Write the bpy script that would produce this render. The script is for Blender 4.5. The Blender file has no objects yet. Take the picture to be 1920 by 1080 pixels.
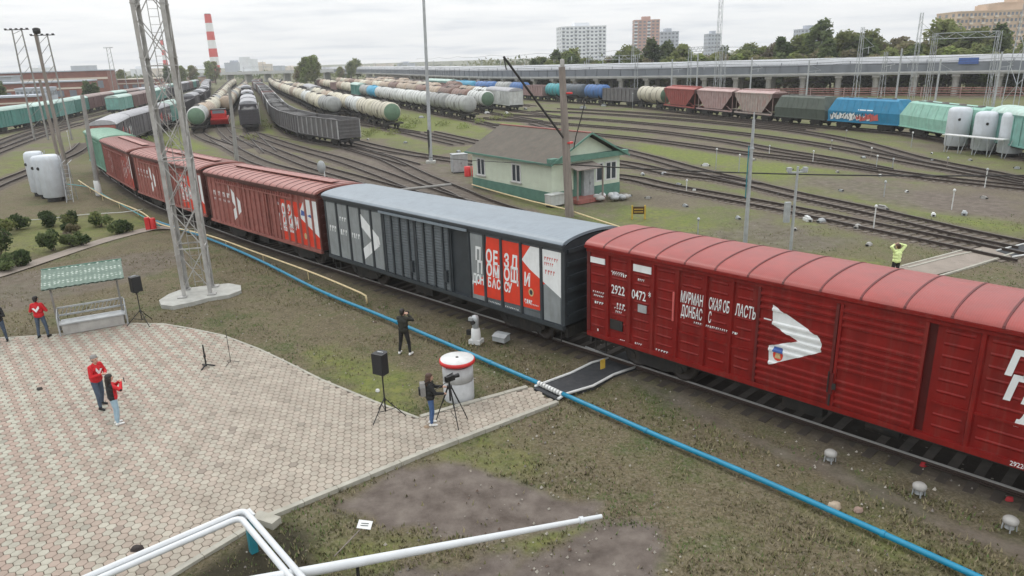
import bpy, bmesh, math, random
import numpy as np
from mathutils import Vector, Matrix
random.seed(7); rng = np.random.default_rng(7)
SC = bpy.context.scene; COL = SC.collection
# ------------------------------------------------------------------ camera
F_PX, TH, RO, CH = 1346.87, 0.31005, -0.031593, 10.514
fw = Vector((0, math.cos(TH), -math.sin(TH))); rt0 = Vector((1, 0, 0)); up0 = rt0.cross(fw)
RT = rt0*math.cos(RO) + up0*math.sin(RO); UP = -rt0*math.sin(RO) + up0*math.cos(RO); FW = fw
cam = bpy.data.cameras.new('camera'); cam.sensor_width = 36; cam.lens = F_PX/1920*36
cam.clip_start = 0.2; cam.clip_end = 12000
co = bpy.data.objects.new('camera', cam); COL.objects.link(co)
mw = Matrix((RT, UP, -FW)).transposed().to_4x4(); mw.translation = (0, 0, CH); co.matrix_world = mw
SC.camera = co
def un(u, v, z=0.0):                       # point of the place seen at photo pixel (u, v) at height z
    d = FW + RT*((u-960)/F_PX) - UP*((v-540)/F_PX); t = (z-CH)/d.z
    return Vector((d.x*t, d.y*t, z))
# ------------------------------------------------------------------ sky, sun, exposure
SUN_EL, SUN_AZ = math.radians(50), math.radians(-32)
w = bpy.data.worlds.new('World'); SC.world = w; w.use_nodes = True
nt = w.node_tree; nt.nodes.clear(); N = nt.nodes.new; LK = nt.links.new
sky = N('ShaderNodeTexSky'); sky.sky_type = 'NISHITA'; sky.sun_disc = False
sky.sun_elevation = SUN_EL; sky.sun_rotation = SUN_AZ; sky.air_density = 1.5; sky.dust_density = 3
geo = N('ShaderNodeNewGeometry'); sep = N('ShaderNodeSeparateXYZ'); LK(geo.outputs['Incoming'], sep.inputs[0])
tc = N('ShaderNodeTexCoord'); LK(tc.outputs['Generated'], sep.inputs[0])
mz = N('ShaderNodeMath'); mz.operation = 'MAXIMUM'; LK(sep.outputs[2], mz.inputs[0]); mz.inputs[1].default_value = 0.0
az = N('ShaderNodeMath'); az.operation = 'ADD'; LK(mz.outputs[0], az.inputs[0]); az.inputs[1].default_value = 0.055
dx = N('ShaderNodeMath'); dx.operation = 'DIVIDE'; LK(sep.outputs[0], dx.inputs[0]); LK(az.outputs[0], dx.inputs[1])
dy = N('ShaderNodeMath'); dy.operation = 'DIVIDE'; LK(sep.outputs[1], dy.inputs[0]); LK(az.outputs[0], dy.inputs[1])
cb = N('ShaderNodeCombineXYZ'); LK(dx.outputs[0], cb.inputs[0]); LK(dy.outputs[0], cb.inputs[1])
nz = N('ShaderNodeTexNoise'); nz.inputs['Scale'].default_value = 0.55; nz.inputs['Detail'].default_value = 7; nz.inputs['Roughness'].default_value = .55
LK(cb.outputs[0], nz.inputs['Vector'])
cr = N('ShaderNodeValToRGB'); e = cr.color_ramp
e.elements[0].position = .33; e.elements[0].color = (.705, .74, .785, 1)
e.elements[1].position = .60; e.elements[1].color = (.925, .935, .94, 1)
k = e.elements.new(.46); k.color = (.85, .87, .89, 1)
LK(nz.outputs['Fac'], cr.inputs[0])
sc_ = N('ShaderNodeVectorMath'); sc_.operation = 'SCALE'; LK(cr.outputs[0], sc_.inputs[0])
zf = N('ShaderNodeMath'); zf.operation = 'MULTIPLY_ADD'; LK(mz.outputs[0], zf.inputs[0]); zf.inputs[1].default_value = 9.8; zf.inputs[2].default_value = 10.5; LK(zf.outputs[0], sc_.inputs['Scale'])   # an overcast sky is brighter overhead
mx = N('ShaderNodeMixRGB'); mx.inputs[0].default_value = .93; LK(sky.outputs[0], mx.inputs[1]); LK(sc_.outputs[0], mx.inputs[2])
bg = N('ShaderNodeBackground'); bg.inputs['Strength'].default_value = 0.1; LK(mx.outputs[0], bg.inputs[0])
wo = N('ShaderNodeOutputWorld'); LK(bg.outputs[0], wo.inputs[0])
sl = bpy.data.lights.new('sun', 'SUN'); sl.energy = .7; sl.angle = math.radians(14); sl.color = (1, .965, .91)
so = bpy.data.objects.new('sun', sl); COL.objects.link(so)
sdir = Vector((math.sin(SUN_AZ)*math.cos(SUN_EL), math.cos(SUN_AZ)*math.cos(SUN_EL), math.sin(SUN_EL)))
so.rotation_euler = sdir.to_track_quat('Z', 'Y').to_euler(); so.location = (0, 0, 60)
SC.view_settings.view_transform = 'Standard'; SC.view_settings.look = 'None'; SC.view_settings.gamma = 1
SC.view_settings.exposure = 0.15; SC.view_settings.use_curve_mapping = False
# ------------------------------------------------------------------ materials
MATS = {}
def nodes(name):
    m = bpy.data.materials.new(name); m.use_nodes = True
    return m, m.node_tree.nodes, m.node_tree.links, m.node_tree.nodes['Principled BSDF']
def mat(name, col, rough=.6, var=.18, scale=3.0, metal=0, bump=0, stretch=(1, 1, 1), dirt=None, dirt_amt=.5, dscale=1.2, obj_rand=0, dust=None, spec=.5):
    if name in MATS: return MATS[name]
    m, n, l, b = nodes(name); MATS[name] = m
    b.inputs['Roughness'].default_value = rough; b.inputs['Metallic'].default_value = metal
    tcx = n.new('ShaderNodeTexCoord'); mp = n.new('ShaderNodeMapping'); mp.inputs['Scale'].default_value = stretch
    l.new(tcx.outputs['Object'], mp.inputs[0])
    t = n.new('ShaderNodeTexNoise'); t.inputs['Scale'].default_value = scale; t.inputs['Detail'].default_value = 6; t.inputs['Roughness'].default_value = .6
    l.new(mp.outputs[0], t.inputs[0])
    r = n.new('ShaderNodeValToRGB'); r.color_ramp.elements[0].position = .3; r.color_ramp.elements[1].position = .7
    r.color_ramp.elements[0].color = tuple(c*(1-var) for c in col)+(1,); r.color_ramp.elements[1].color = tuple(min(1, c*(1+var)) for c in col)+(1,)
    l.new(t.outputs['Fac'], r.inputs[0]); out = r.outputs[0]
    if obj_rand:
        oi = n.new('ShaderNodeObjectInfo'); hs = n.new('ShaderNodeHueSaturation'); l.new(out, hs.inputs['Color'])
        mr = n.new('ShaderNodeMapRange'); l.new(oi.outputs['Random'], mr.inputs[0]); mr.inputs[3].default_value = 1-obj_rand; mr.inputs[4].default_value = 1+obj_rand
        l.new(mr.outputs[0], hs.inputs['Value']); out = hs.outputs[0]
    if dirt:
        t2 = n.new('ShaderNodeTexNoise'); t2.inputs['Scale'].default_value = dscale; t2.inputs['Detail'].default_value = 8; t2.inputs['Roughness'].default_value = .65
        mp2 = n.new('ShaderNodeMapping'); mp2.inputs['Scale'].default_value = (2.2, 2.2, .5); l.new(tcx.outputs['Object'], mp2.inputs[0]); l.new(mp2.outputs[0], t2.inputs[0])
        r2 = n.new('ShaderNodeValToRGB'); r2.color_ramp.elements[0].position = .48; r2.color_ramp.elements[1].position = .72
        r2.color_ramp.elements[1].color = (dirt_amt,)*3+(1,); l.new(t2.outputs['Fac'], r2.inputs[0])
        mm = n.new('ShaderNodeMixRGB'); l.new(r2.outputs[0], mm.inputs[0]); l.new(out, mm.inputs[1]); mm.inputs[2].default_value = tuple(dirt)+(1,); out = mm.outputs[0]
    if dust:
        t3 = n.new('ShaderNodeTexNoise'); t3.inputs['Scale'].default_value = 1.0; t3.inputs['Detail'].default_value = 9; t3.inputs['Roughness'].default_value = .7
        mp3 = n.new('ShaderNodeMapping'); mp3.inputs['Scale'].default_value = (6, 6, .35); l.new(tcx.outputs['Object'], mp3.inputs[0]); l.new(mp3.outputs[0], t3.inputs[0])
        r3 = n.new('ShaderNodeValToRGB'); r3.color_ramp.elements[0].position = .5; r3.color_ramp.elements[1].position = .78; r3.color_ramp.elements[1].color = (.45,)*3+(1,); l.new(t3.outputs['Fac'], r3.inputs[0])
        m3 = n.new('ShaderNodeMixRGB'); l.new(r3.outputs[0], m3.inputs[0]); l.new(out, m3.inputs[1]); m3.inputs[2].default_value = tuple(dust)+(1,); out = m3.outputs[0]
    b.inputs['Specular IOR Level'].default_value = spec
    l.new(out, b.inputs['Base Color'])
    if bump:
        bp = n.new('ShaderNodeBump'); bp.inputs['Strength'].default_value = bump; bp.inputs['Distance'].default_value = .05
        l.new(t.outputs['Fac'], bp.inputs['Height']); l.new(bp.outputs[0], b.inputs['Normal'])
    return m
def wave_bump(m, axis, freq, dist=.02):      # fine pressed corrugation across a sheet
    n, l = m.node_tree.nodes, m.node_tree.links; b = n['Principled BSDF']
    tcx = n.new('ShaderNodeTexCoord'); wv = n.new('ShaderNodeTexWave'); wv.bands_direction = axis
    wv.inputs['Scale'].default_value = freq; l.new(tcx.outputs['Object'], wv.inputs[0])
    bp = n.new('ShaderNodeBump'); bp.inputs['Strength'].default_value = .16; bp.inputs['Distance'].default_value = dist
    l.new(wv.outputs['Fac'], bp.inputs['Height']); l.new(bp.outputs[0], b.inputs['Normal'])
def M(n): return MATS[n]
RUST = (.09, .045, .025)
mat('red_paint', (.195, .0095, .0075), .55, .16, 2, dirt=(.085, .010, .008), dirt_amt=.5, dust=(.20, .07, .055), spec=.25)
mat('red_dark', (.105, .0085, .0075), .55, .18, 3, dirt=(.06, .02, .015))
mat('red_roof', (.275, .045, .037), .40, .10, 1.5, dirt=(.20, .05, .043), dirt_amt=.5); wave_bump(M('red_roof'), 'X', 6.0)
mat('grey_paint', (.115, .132, .143), .55, .14, 2, dirt=(.06, .06, .06), dust=(.2, .19, .18), spec=.3)
mat('grey_light', (.24, .26, .265), .55, .12, 2, dirt=(.12, .12, .11))
mat('grey_dark', (.035, .042, .048), .5, .2, 2)
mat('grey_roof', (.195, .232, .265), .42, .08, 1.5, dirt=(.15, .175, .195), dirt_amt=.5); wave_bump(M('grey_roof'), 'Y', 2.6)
mat('brown_paint', (.30, .112, .094), .6, .2, 2.5, dirt=(.16, .065, .052), dirt_amt=.6, dust=(.36, .22, .19), spec=.3)
mat('brown_dark', (.085, .028, .022), .6, .2, 3)
mat('brown_roof', (.30, .118, .098), .5, .14, 2, dirt=(.22, .10, .085), dirt_amt=.6)
mat('green_paint', (.17, .33, .25), .6, .15, 2, dirt=(.15, .12, .10))
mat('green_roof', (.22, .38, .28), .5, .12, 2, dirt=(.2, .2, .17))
mat('decal_white', (.74, .76, .76), .55, .06, 4, dirt=(.45, .42, .40), dirt_amt=.35)
mat('decal_red', (.66, .045, .018), .5, .08, 3, dirt=(.4, .05, .03), dirt_amt=.4)
mat('decal_pink', (.55, .12, .11), .5, .1); mat('decal_gold', (.55, .42, .22), .5, .2, 20); mat('decal_blue', (.06, .12, .35), .5, .1)
mat('steel_black', (.018, .017, .016), .65, .35, 5, dirt=(.06, .045, .035), dirt_amt=.6)
mat('wheel_steel', (.05, .042, .038), .5, .3, 6, metal=.3)
mat('rail_side', (.042, .028, .022), .7, .25, 8); mat('rail_top', (.10, .085, .075), .45, .2, 5, metal=.4); mat('rail_bright', (.36, .35, .335), .35, .08, 5, metal=.2)
mat('sleeper_shaded', (.062, .050, .040), .85, .3, 2); mat('sleeper', (.13, .108, .088), .85, .35, 2, dirt=(.20, .175, .15), dirt_amt=.5)  # near-track sleepers are darker: shade under the wagons put into their colour
mat('concrete', (.36, .35, .33), .85, .18, 2, bump=.3, dirt=(.22, .2, .18))
mat('concrete_pale', (.39, .39, .36), .85, .14, 2.5, bump=.3, dirt=(.30, .28, .25))
mat('galv', (.40, .42, .43), .5, .18, 3, metal=.3, dirt=(.25, .25, .25))
mat('tower_steel', (.36, .355, .34), .6, .22, 2.5, dirt=(.20, .17, .14), dirt_amt=.6)
mat('pole_grey', (.27, .265, .25), .8, .15, 2, dirt=(.17, .155, .14))
mat('wood_pole', (.24, .205, .18), .85, .2, 2, stretch=(3, 3, .4), dirt=(.13, .11, .10))
mat('black_plastic', (.012, .012, .013), .5, .2, 5); mat('black_mesh', (.02, .02, .021), .85, .3, 40)
mat('blue_pipe', (.006, .20, .335), .38, .12, 2.5, dirt=(.03, .13, .19), dirt_amt=.4)
mat('yellow_pipe', (.62, .50, .28), .5, .14, 3, dirt=(.35, .25, .15))
mat('white_pipe', (.58, .60, .615), .4, .05, 3, dirt=(.5, .5, .48), dirt_amt=.35)
mat('teal_paint', (.02, .19, .24), .5, .2); mat('white_paint', (.62, .63, .62), .55, .08, 3, dirt=(.4, .38, .35), dirt_amt=.4)
mat('tank_white', (.52, .555, .59), .5, .08, 1.5, dirt=(.4, .4, .4), dirt_amt=.4)
mat('sign_red', (.55, .03, .03), .5, .12); mat('sign_yellow', (.50, .33, .05), .55, .2); mat('sign_dark', (.06, .03, .01), .6, .3)
mat('rubber', (.030, .032, .036), .8, .25, 6, bump=.3, dirt=(.07, .07, .07)); mat('kerb', (.35, .335, .285), .85, .16, 3, bump=.3, dirt=(.28, .26, .20))
mat('cloth_red', (.50, .010, .016), .8, .15, 8); mat('cloth_black', (.014, .014, .015), .85, .25, 8); mat('cloth_olive', (.022, .022, .017), .85, .25, 8)
mat('jeans', (.06, .085, .125), .85, .25, 8); mat('jeans_light', (.30, .42, .50), .85, .15, 8); mat('jeans_blue', (.05, .10, .22), .85, .2, 8)
mat('skin', (.50, .30, .22), .6, .06, 4); mat('hair_dark', (.015, .011, .009), .6, .3, 12, stretch=(1, 1, .2)); mat('hair_brown', (.065, .032, .02), .6, .3, 12, stretch=(1, 1, .2))
mat('shoe_white', (.7, .7, .68), .6, .08); mat('hivis', (.70, .82, .36), .6, .1, 5); mat('cloth_grey', (.22, .21, .20), .85, .2, 8); mat('lips', (.35, .10, .09), .5, .05)
mat('asphalt', (.055, .055, .057), .85, .3, 4, bump=.3)
mat('siding', (.58, .64, .52), .7, .07, 1.5, dirt=(.52, .55, .43), dirt_amt=.4); mat('house_green', (.095, .20, .155), .7, .15, 2); mat('house_roof', (.10, .088, .071), .85, .16, 1.2, dirt=(.15, .11, .085), dirt_amt=.5)
mat('glass', (.05, .06, .07), .12, .2, 1); mat('brick_red', (.24, .10, .075), .85, .2, .5, dirt=(.14, .08, .06)); mat('beige_wall', (.52, .40, .30), .85, .1, .2)
mat('white_wall', (.72, .74, .77), .8, .06, .1); mat('rose_wall', (.47, .30, .25), .85, .1, .1); mat('cream_wall', (.62, .55, .47), .85, .08, .1); mat('far_grey', (.42, .45, .50), .85, .1, .1); mat('win_far', (.16, .18, .21), .4, .2, .3)
def sl_n(a, b, k): return a+(b-a)*k
# ------------------------------------------------------------------ mesh builder
class MB:
    def __init__(s): s.v = []; s.f = []; s.m = []; s.mats = []; s.mi = 0; s.sm = []; s.smooth = False
    def use(s, name):
        if name not in s.mats: s.mats.append(name)
        s.mi = s.mats.index(name); return s
    def add(s, vs, fs):
        o = len(s.v); s.v += [tuple(p) for p in vs]
        for f in fs: s.f.append(tuple(i+o for i in f)); s.m.append(s.mi); s.sm.append(s.smooth)
        return s
    def box(s, c, d, rz=0, M4=None):
        hx, hy, hz = d[0]/2, d[1]/2, d[2]/2; cs, sn = math.cos(rz), math.sin(rz)
        vs = []
        for x, y, z in ((-hx, -hy, -hz), (hx, -hy, -hz), (hx, hy, -hz), (-hx, hy, -hz), (-hx, -hy, hz), (hx, -hy, hz), (hx, hy, hz), (-hx, hy, hz)):
            vs.append((c[0]+x*cs-y*sn, c[1]+x*sn+y*cs, c[2]+z))
        return s.add(vs, [(0, 3, 2, 1), (4, 5, 6, 7), (0, 1, 5, 4), (1, 2, 6, 5), (2, 3, 7, 6), (3, 0, 4, 7)])
    def b2(s, x0, x1, y0, y1, z0, z1): return s.box(((x0+x1)/2, (y0+y1)/2, (z0+z1)/2), (x1-x0, y1-y0, z1-z0))
    def tube(s, a, b, r, r2=None, n=8, cap=True):
        a, b = Vector(a), Vector(b); r2 = r if r2 is None else r2; d = (b-a)
        if d.length < 1e-6: return s
        d.normalize(); u = d.orthogonal().normalized(); v = d.cross(u); vs = []
        for p, q in ((a, r), (b, r2)):
            for i in range(n):
                t = 2*math.pi*i/n; vs.append(p+(u*math.cos(t)+v*math.sin(t))*q)
        sm = s.smooth; s.smooth = n > 5
        fs = [(i, (i+1) % n, n+(i+1) % n, n+i) for i in range(n)]; s.add(vs, fs); s.smooth = sm
        if cap:
            s.add(vs[:n], [tuple(range(n-1, -1, -1))]); s.add(vs[n:], [tuple(range(n))])
        return s
    def path(s, pts, r, n=8, closed=False):
        pts = [Vector(p) for p in pts]; k = len(pts); vs = []
        pv = None
        for i, p in enumerate(pts):
            d = (pts[min(i+1, k-1)]-pts[max(i-1, 0)]).normalized()
            u = (Vector((0, 0, 1)).cross(d)) if abs(d.z) < .95 else (pv or d.orthogonal())
            u.normalize(); pv = u; v = d.cross(u); rr = r[i] if isinstance(r, (list, tuple)) else r
            for j in range(n):
                t = 2*math.pi*j/n; vs.append(p+(u*math.cos(t)+v*math.sin(t))*rr)
        fs = [(i*n+j, i*n+(j+1) % n, (i+1)*n+(j+1) % n, (i+1)*n+j) for i in range(k-1) for j in range(n)]
        fs += [tuple(range(n-1, -1, -1)), tuple((k-1)*n+j for j in range(n))]
        sm = s.smooth; s.smooth = True; s.add(vs, fs); s.smooth = sm; return s
    def lathe(s, prof, c=(0, 0, 0), n=20, axis='z', cap=True):
        vs = []
        for r, z in prof:
            for j in range(n):
                t = 2*math.pi*j/n; a, b = r*math.cos(t), r*math.sin(t)
                vs.append((c[0]+a, c[1]+b, c[2]+z) if axis == 'z' else ((c[0]+z, c[1]+a, c[2]+b) if axis == 'x' else (c[0]+b, c[1]+z, c[2]+a)))
        k = len(prof); fs = [(i*n+j, i*n+(j+1) % n, (i+1)*n+(j+1) % n, (i+1)*n+j) for i in range(k-1) for j in range(n)]
        sm = s.smooth; s.smooth = True; s.add(vs, fs); s.smooth = sm
        if cap: s.add(vs[:n], [tuple(range(n-1, -1, -1))]); s.add(vs[-n:], [tuple(range(n))])
        return s
    def extr(s, poly, a, b):            # polygon of 3D points swept from offset a to offset b
        a, b = Vector(a), Vector(b); n = len(poly); P = [Vector(p) for p in poly]
        vs = [p+a for p in P]+[p+b for p in P]
        return s.add(vs, [tuple(range(n-1, -1, -1)), tuple(range(n, 2*n))]+[(i, (i+1) % n, n+(i+1) % n, n+i) for i in range(n)])
    def mesh(s, name):
        me = bpy.data.meshes.new(name); me.from_pydata(s.v, [], s.f)
        for m in s.mats: me.materials.append(MATS[m])
        me.polygons.foreach_set('material_index', s.m); me.polygons.foreach_set('use_smooth', s.sm); me.update(); return me
    def build(s, name, parent=None, loc=None, rz=None):
        o = bpy.data.objects.new(name, s.mesh(name)); COL.objects.link(o)
        if parent: o.parent = parent
        if loc is not None: o.location = loc
        if rz is not None: o.rotation_euler = (0, 0, rz)
        return o
def tag(o, label=None, cat=None, group=None, kind=None):
    if label: o['label'] = label
    if cat: o['category'] = cat
    if group: o['group'] = group
    if kind: o['kind'] = kind
    return o
def thing(name, label, cat, loc=(0, 0, 0), rz=0, group=None):
    o = bpy.data.objects.new(name, None); COL.objects.link(o); o.location = loc; o.rotation_euler = (0, 0, rz); o.empty_display_size = .3
    return tag(o, label, cat, group)
def dup(root, loc, rz, label, group=None, scale=None):
    def cp(o, par):
        c = o.copy(); COL.objects.link(c)
        if par: c.parent = par
        for ch in KIDS[o.name]: cp(ch, c)
        return c
    global KIDS
    KIDS = {}
    def walk(o):
        KIDS[o.name] = list(o.children)
        for ch in o.children: walk(ch)
    walk(root); r = cp(root, None); r.location = loc; r.rotation_euler = (0, 0, rz); r['label'] = label
    if group: r['group'] = group
    if scale: r.scale = scale
    return r
ORD = ['first', 'second', 'third', 'fourth', 'fifth', 'sixth', 'seventh', 'eighth', 'ninth', 'tenth', 'eleventh', 'twelfth', 'thirteenth', 'fourteenth', 'fifteenth', 'sixteenth', 'seventeenth', 'eighteenth', 'nineteenth', 'twentieth',
       'twenty-first', 'twenty-second', 'twenty-third', 'twenty-fourth', 'twenty-fifth', 'twenty-sixth', 'twenty-seventh', 'twenty-eighth', 'twenty-ninth', 'thirtieth', 'thirty-first', 'thirty-second', 'thirty-third', 'thirty-fourth', 'thirty-fifth', 'thirty-sixth', 'thirty-seventh', 'thirty-eighth', 'thirty-ninth', 'fortieth']
_d = ORD[:9]
for tens_, full_ in (('forty', None), ('fifty', 'fiftieth'), ('sixty', 'sixtieth'), ('seventy', 'seventieth'), ('eighty', 'eightieth'), ('ninety', 'ninetieth')): ORD += ([full_] if full_ else [])+[tens_+'-'+x for x in _d]
ORD += ['hundredth']+['hundred-and-'+x for x in ORD[:99]]+['two-hundredth']+['two-hundred-and-'+x for x in ORD[:99]]
TXT = {}
def text(mb, s, size, ox, oz, plane, shear=.0, bold=.0, squeeze=1.0, mir=False):
    """lettering laid flat; plane maps (x right, z up) to a 3D point"""
    key = (s, bold)
    if key not in TXT:
        cu = bpy.data.curves.new('lettering', 'FONT'); cu.body = s; cu.offset = bold; cu.resolution_u = 3
        o = bpy.data.objects.new('lettering', cu); COL.objects.link(o)
        me = bpy.data.meshes.new_from_object(o.evaluated_get(bpy.context.evaluated_depsgraph_get()))
        TXT[key] = ([tuple(v.co) for v in me.vertices], [tuple(p.vertices) for p in me.polygons])
        bpy.data.objects.remove(o); bpy.data.curves.remove(cu); bpy.data.meshes.remove(me)
    vs, fs = TXT[key]
    mb.add([plane(ox+(x*squeeze+y*shear)*size, oz+y*size) for x, y, _ in vs], fs)
    return max([v[0] for v in vs] or [0])*size*squeeze
def clip(poly, lo, hi, ax=1):
    def half(P, val, keep):
        out = []
        for i in range(len(P)):
            a, b = P[i], P[(i+1) % len(P)]; ia, ib = keep(a[ax]), keep(b[ax])
            if ia: out.append(a)
            if ia != ib:
                t = (val-a[ax])/(b[ax]-a[ax]); out.append((a[0]+(b[0]-a[0])*t, a[1]+(b[1]-a[1])*t))
        return out
    P = half(poly, lo, lambda q: q >= lo)
    return half(P, hi, lambda q: q <= hi) if P else P
# ------------------------------------------------------------------ tracks (centre lines on the ground)
def smooth(pts, step=2.0):
    P = [Vector((p[0], p[1])) for p in pts]; out = []
    for i in range(len(P)-1):
        p0, p1, p2, p3 = P[max(i-1, 0)], P[i], P[i+1], P[min(i+2, len(P)-1)]
        n = max(2, int((p2-p1).length/step))
        for k in range(n):
            t = k/n; out.append(.5*((2*p1)+(p2-p0)*t+(2*p0-5*p1+4*p2-p3)*t*t+(3*p1-p0-3*p2+p3)*t**3))
    out.append(P[-1]); return out
def U(*px): return [un(*p) for p in px]
MAIN = smooth([(40, -12.7), (20, 7.95), (3.73, 24.74), (-8.14, 36.5), (-17.65, 46.2), (-28.6, 58.5), (-37.4, 70.4), (-44.4, 80.6), (-50.5, 92), (-55.5, 105), (-59, 119), (-63, 135), (-72, 165), (-97, 240), (-138, 345), (-170, 430)], 1.5)
ROW = {
 'R1': smooth([(-91, 105)]+U((0, 250), (60, 238), (115, 225), (200, 203), (300, 183))+[(-150, 350), (-180, 450)], 4),
 'R1b': smooth([(-86, 150), (-96, 180), (-104, 210), (-120, 262), (-150, 345), (-185, 450)], 4),
 'R3': smooth([(-38, 100)]+U((372, 250), (400, 225), (420, 190), (432, 170))+[(-150, 415)], 4),
 'R4': smooth([(-35, 98), (-42, 112), (-50.6, 131), (-58, 152), (-80, 220), (-115, 330), (-150, 430)], 4),
 'R5': smooth([(-30, 92), (-36, 106), (-43, 123.5), (-52, 150), (-70, 202), (-105, 303), (-145, 427)], 4),
 'R6': smooth([(-10, 76)]+U((655, 277), (575, 262), (532, 240), (512, 210), (493, 178), (480, 165))+[(-140, 430)], 4),
 'R7': smooth([(-14, 112)]+U((625, 222), (570, 197), (520, 172))+[(-135, 430)], 4),
 'R8': smooth(U((860, 272), (775, 252), (735, 243), (660, 218), (610, 200))+[(-70, 258), (-105, 345), (-125, 420)], 4),
 'R9': smooth(U((960, 247), (925, 236), (878, 225), (800, 210), (715, 193), (640, 175), (600, 165))+[(-105, 420)], 4),
 'R10': smooth(U((1010, 228), (920, 213), (850, 200), (760, 183), (690, 172), (630, 162)), 4),
 'R10b': smooth(U((1060, 222), (965, 208), (890, 196), (800, 180), (720, 169), (660, 161)), 4),
 'R10c': smooth(U((1000, 200), (900, 186), (820, 175), (740, 165), (690, 159)), 4),
 'R11': smooth([(47, 52)]+U((1900, 290), (1700, 252), (1560, 240), (1460, 231), (1380, 223), (1310, 215), (1250, 207.5), (1190, 200.5), (1140, 197), (1050, 191), (960, 184), (880, 179), (830, 175), (760, 168), (700, 161)), 4),
 'R12': smooth(U((1130, 176), (1060, 171), (960, 166), (850, 163), (760, 158), (700, 154)), 4)}
YARD = [smooth(U(*q), 2) for q in (
 [(405, 262), (426, 274), (484, 304), (557, 325), (640, 346), (760, 376), (900, 415), (1000, 445)],
 [(440, 256), (476, 269), (536, 293), (591, 314), (661, 334), (724, 352), (800, 372), (900, 402), (1000, 432)],
 [(470, 249), (512, 264), (562, 280), (635, 300), (713, 327), (786, 355), (857, 379), (960, 412), (1080, 450), (1200, 490)],
 [(656, 279), (690, 289), (726, 300), (792, 332), (865, 363), (900, 379), (1000, 412)],
 [(656, 264), (721, 280), (802, 295), (900, 309), (1000, 322), (1163, 333), (1254, 352), (1384, 376), (1488, 396), (1650, 430), (1800, 461), (1925, 488)],
 [(805, 248), (900, 269), (1000, 292), (1160, 306), (1263, 327), (1345, 336), (1410, 348)],
 [(1000, 232), (1078, 254), (1155, 280), (1220, 297), (1310, 322), (1410, 347), (1490, 367), (1650, 402), (1800, 438), (1925, 464)],
 [(900, 232), (1050, 247), (1200, 262), (1300, 275), (1383, 287), (1450, 295), (1587, 312), (1653, 322), (1762, 337), (1935, 356)],
 [(900, 222), (1050, 233), (1200, 245), (1300, 257), (1380, 269), (1460, 284), (1560, 300), (1660, 320)],
 [(930, 215), (1100, 224), (1200, 232), (1300, 242), (1400, 253), (1500, 267), (1598, 283), (1697, 303), (1800, 322), (1935, 347)],
 [(1000, 209), (1100, 213), (1250, 223), (1400, 237), (1500, 248), (1605, 267), (1719, 298), (1850, 325), (1935, 343)],
 [(1050, 204), (1200, 213), (1320, 222), (1420, 232), (1520, 244)],
 [(-60, 372), (0, 345), (70, 317), (140, 286), (160, 268)],
 [(-60, 292), (0, 267), (67, 244), (140, 226), (230, 203)],
 [(-60, 310), (0, 284), (75, 256), (140, 236), (200, 219)],
 [(-60, 302), (0, 276), (70, 250), (140, 231)])]
def frame(pts):
    n = len(pts); out = []
    for i in range(n):
        d = pts[min(i+1, n-1)]-pts[max(i-1, 0)]; d.normalize(); out.append((pts[i], d, Vector((-d.y, d.x))))
    return out
def track(pts, name, label, sleepers=True, ztop=.19, top='rail_top'):
    root = thing(name, label, 'track', (pts[0].x, pts[0].y, 0)); root['kind'] = 'structure'; off = Vector((pts[0].x, pts[0].y, 0))
    fr = frame(pts); mb = MB()
    for sd in (-.79, .79):
        for w0, w1, z0, z1, m in ((-.075, .075, .04, .07, 'rail_side'), (-.015, .015, .07, ztop-.045, 'rail_side'), (-.036 if top == 'rail_top' else -.022, .036 if top == 'rail_top' else .022, ztop-.045, ztop, top)):
            mb.use(m); vs = []
            for p, d, n in fr:
                for ww, zz in ((w0, z0), (w1, z0), (w1, z1), (w0, z1)):
                    q = p+n*(sd+ww); vs.append((q.x-off.x, q.y-off.y, zz))
            mb.add(vs, [(i*4+j, i*4+(j+1) % 4, i*4+4+(j+1) % 4, i*4+4+j) for i in range(len(fr)-1) for j in range(4)])
    mb.build('rails', root)
    if sleepers:
        mb = MB().use('sleeper' if top == 'rail_top' else 'sleeper_shaded'); acc = 0
        for i in range(len(pts)-1):
            a, b = pts[i], pts[i+1]; L = (b-a).length; ang = math.atan2((b-a).y, (b-a).x)
            while acc < L:
                p = a+(b-a)*(acc/L)
                if p.y < 135: mb.box((p.x-off.x, p.y-off.y, (-.055 if top == 'rail_top' else -.082)+random.uniform(-.012, .008)), (.24, 2.7+random.uniform(-.05, .05), .11), ang+random.uniform(-.015, .015))
                acc += .60
            acc -= L
        if mb.v: mb.build('sleepers', root)
    return root
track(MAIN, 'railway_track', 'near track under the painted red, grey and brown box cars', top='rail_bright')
for i, q in enumerate(YARD): track(q, 'railway_track', 'empty yard track, %s of the bare tracks crossing the yard' % ORD[i])
RN = {'R1': 'far left teal wagons', 'R1b': 'brown and teal wagons at far left', 'R3': 'cream tank wagons behind the lattice tower', 'R4': 'red rail vehicle', 'R5': 'dark hopper wagons seen end-on', 'R6': 'long grey gondola train', 'R7': 'tank wagons beside the gondola train', 'R8': 'cream tanks with the green end', 'R9': 'grey tank train in the middle', 'R10': 'tanks behind the grey tank train', 'R10b': 'pale wagon in the middle', 'R10c': 'brown tanks in the middle', 'R11': 'long mixed train in front of the viaduct', 'R12': 'pink coaches'}
for k_, q in ROW.items(): track(q, 'railway_track', 'track under the '+RN[k_])
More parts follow.
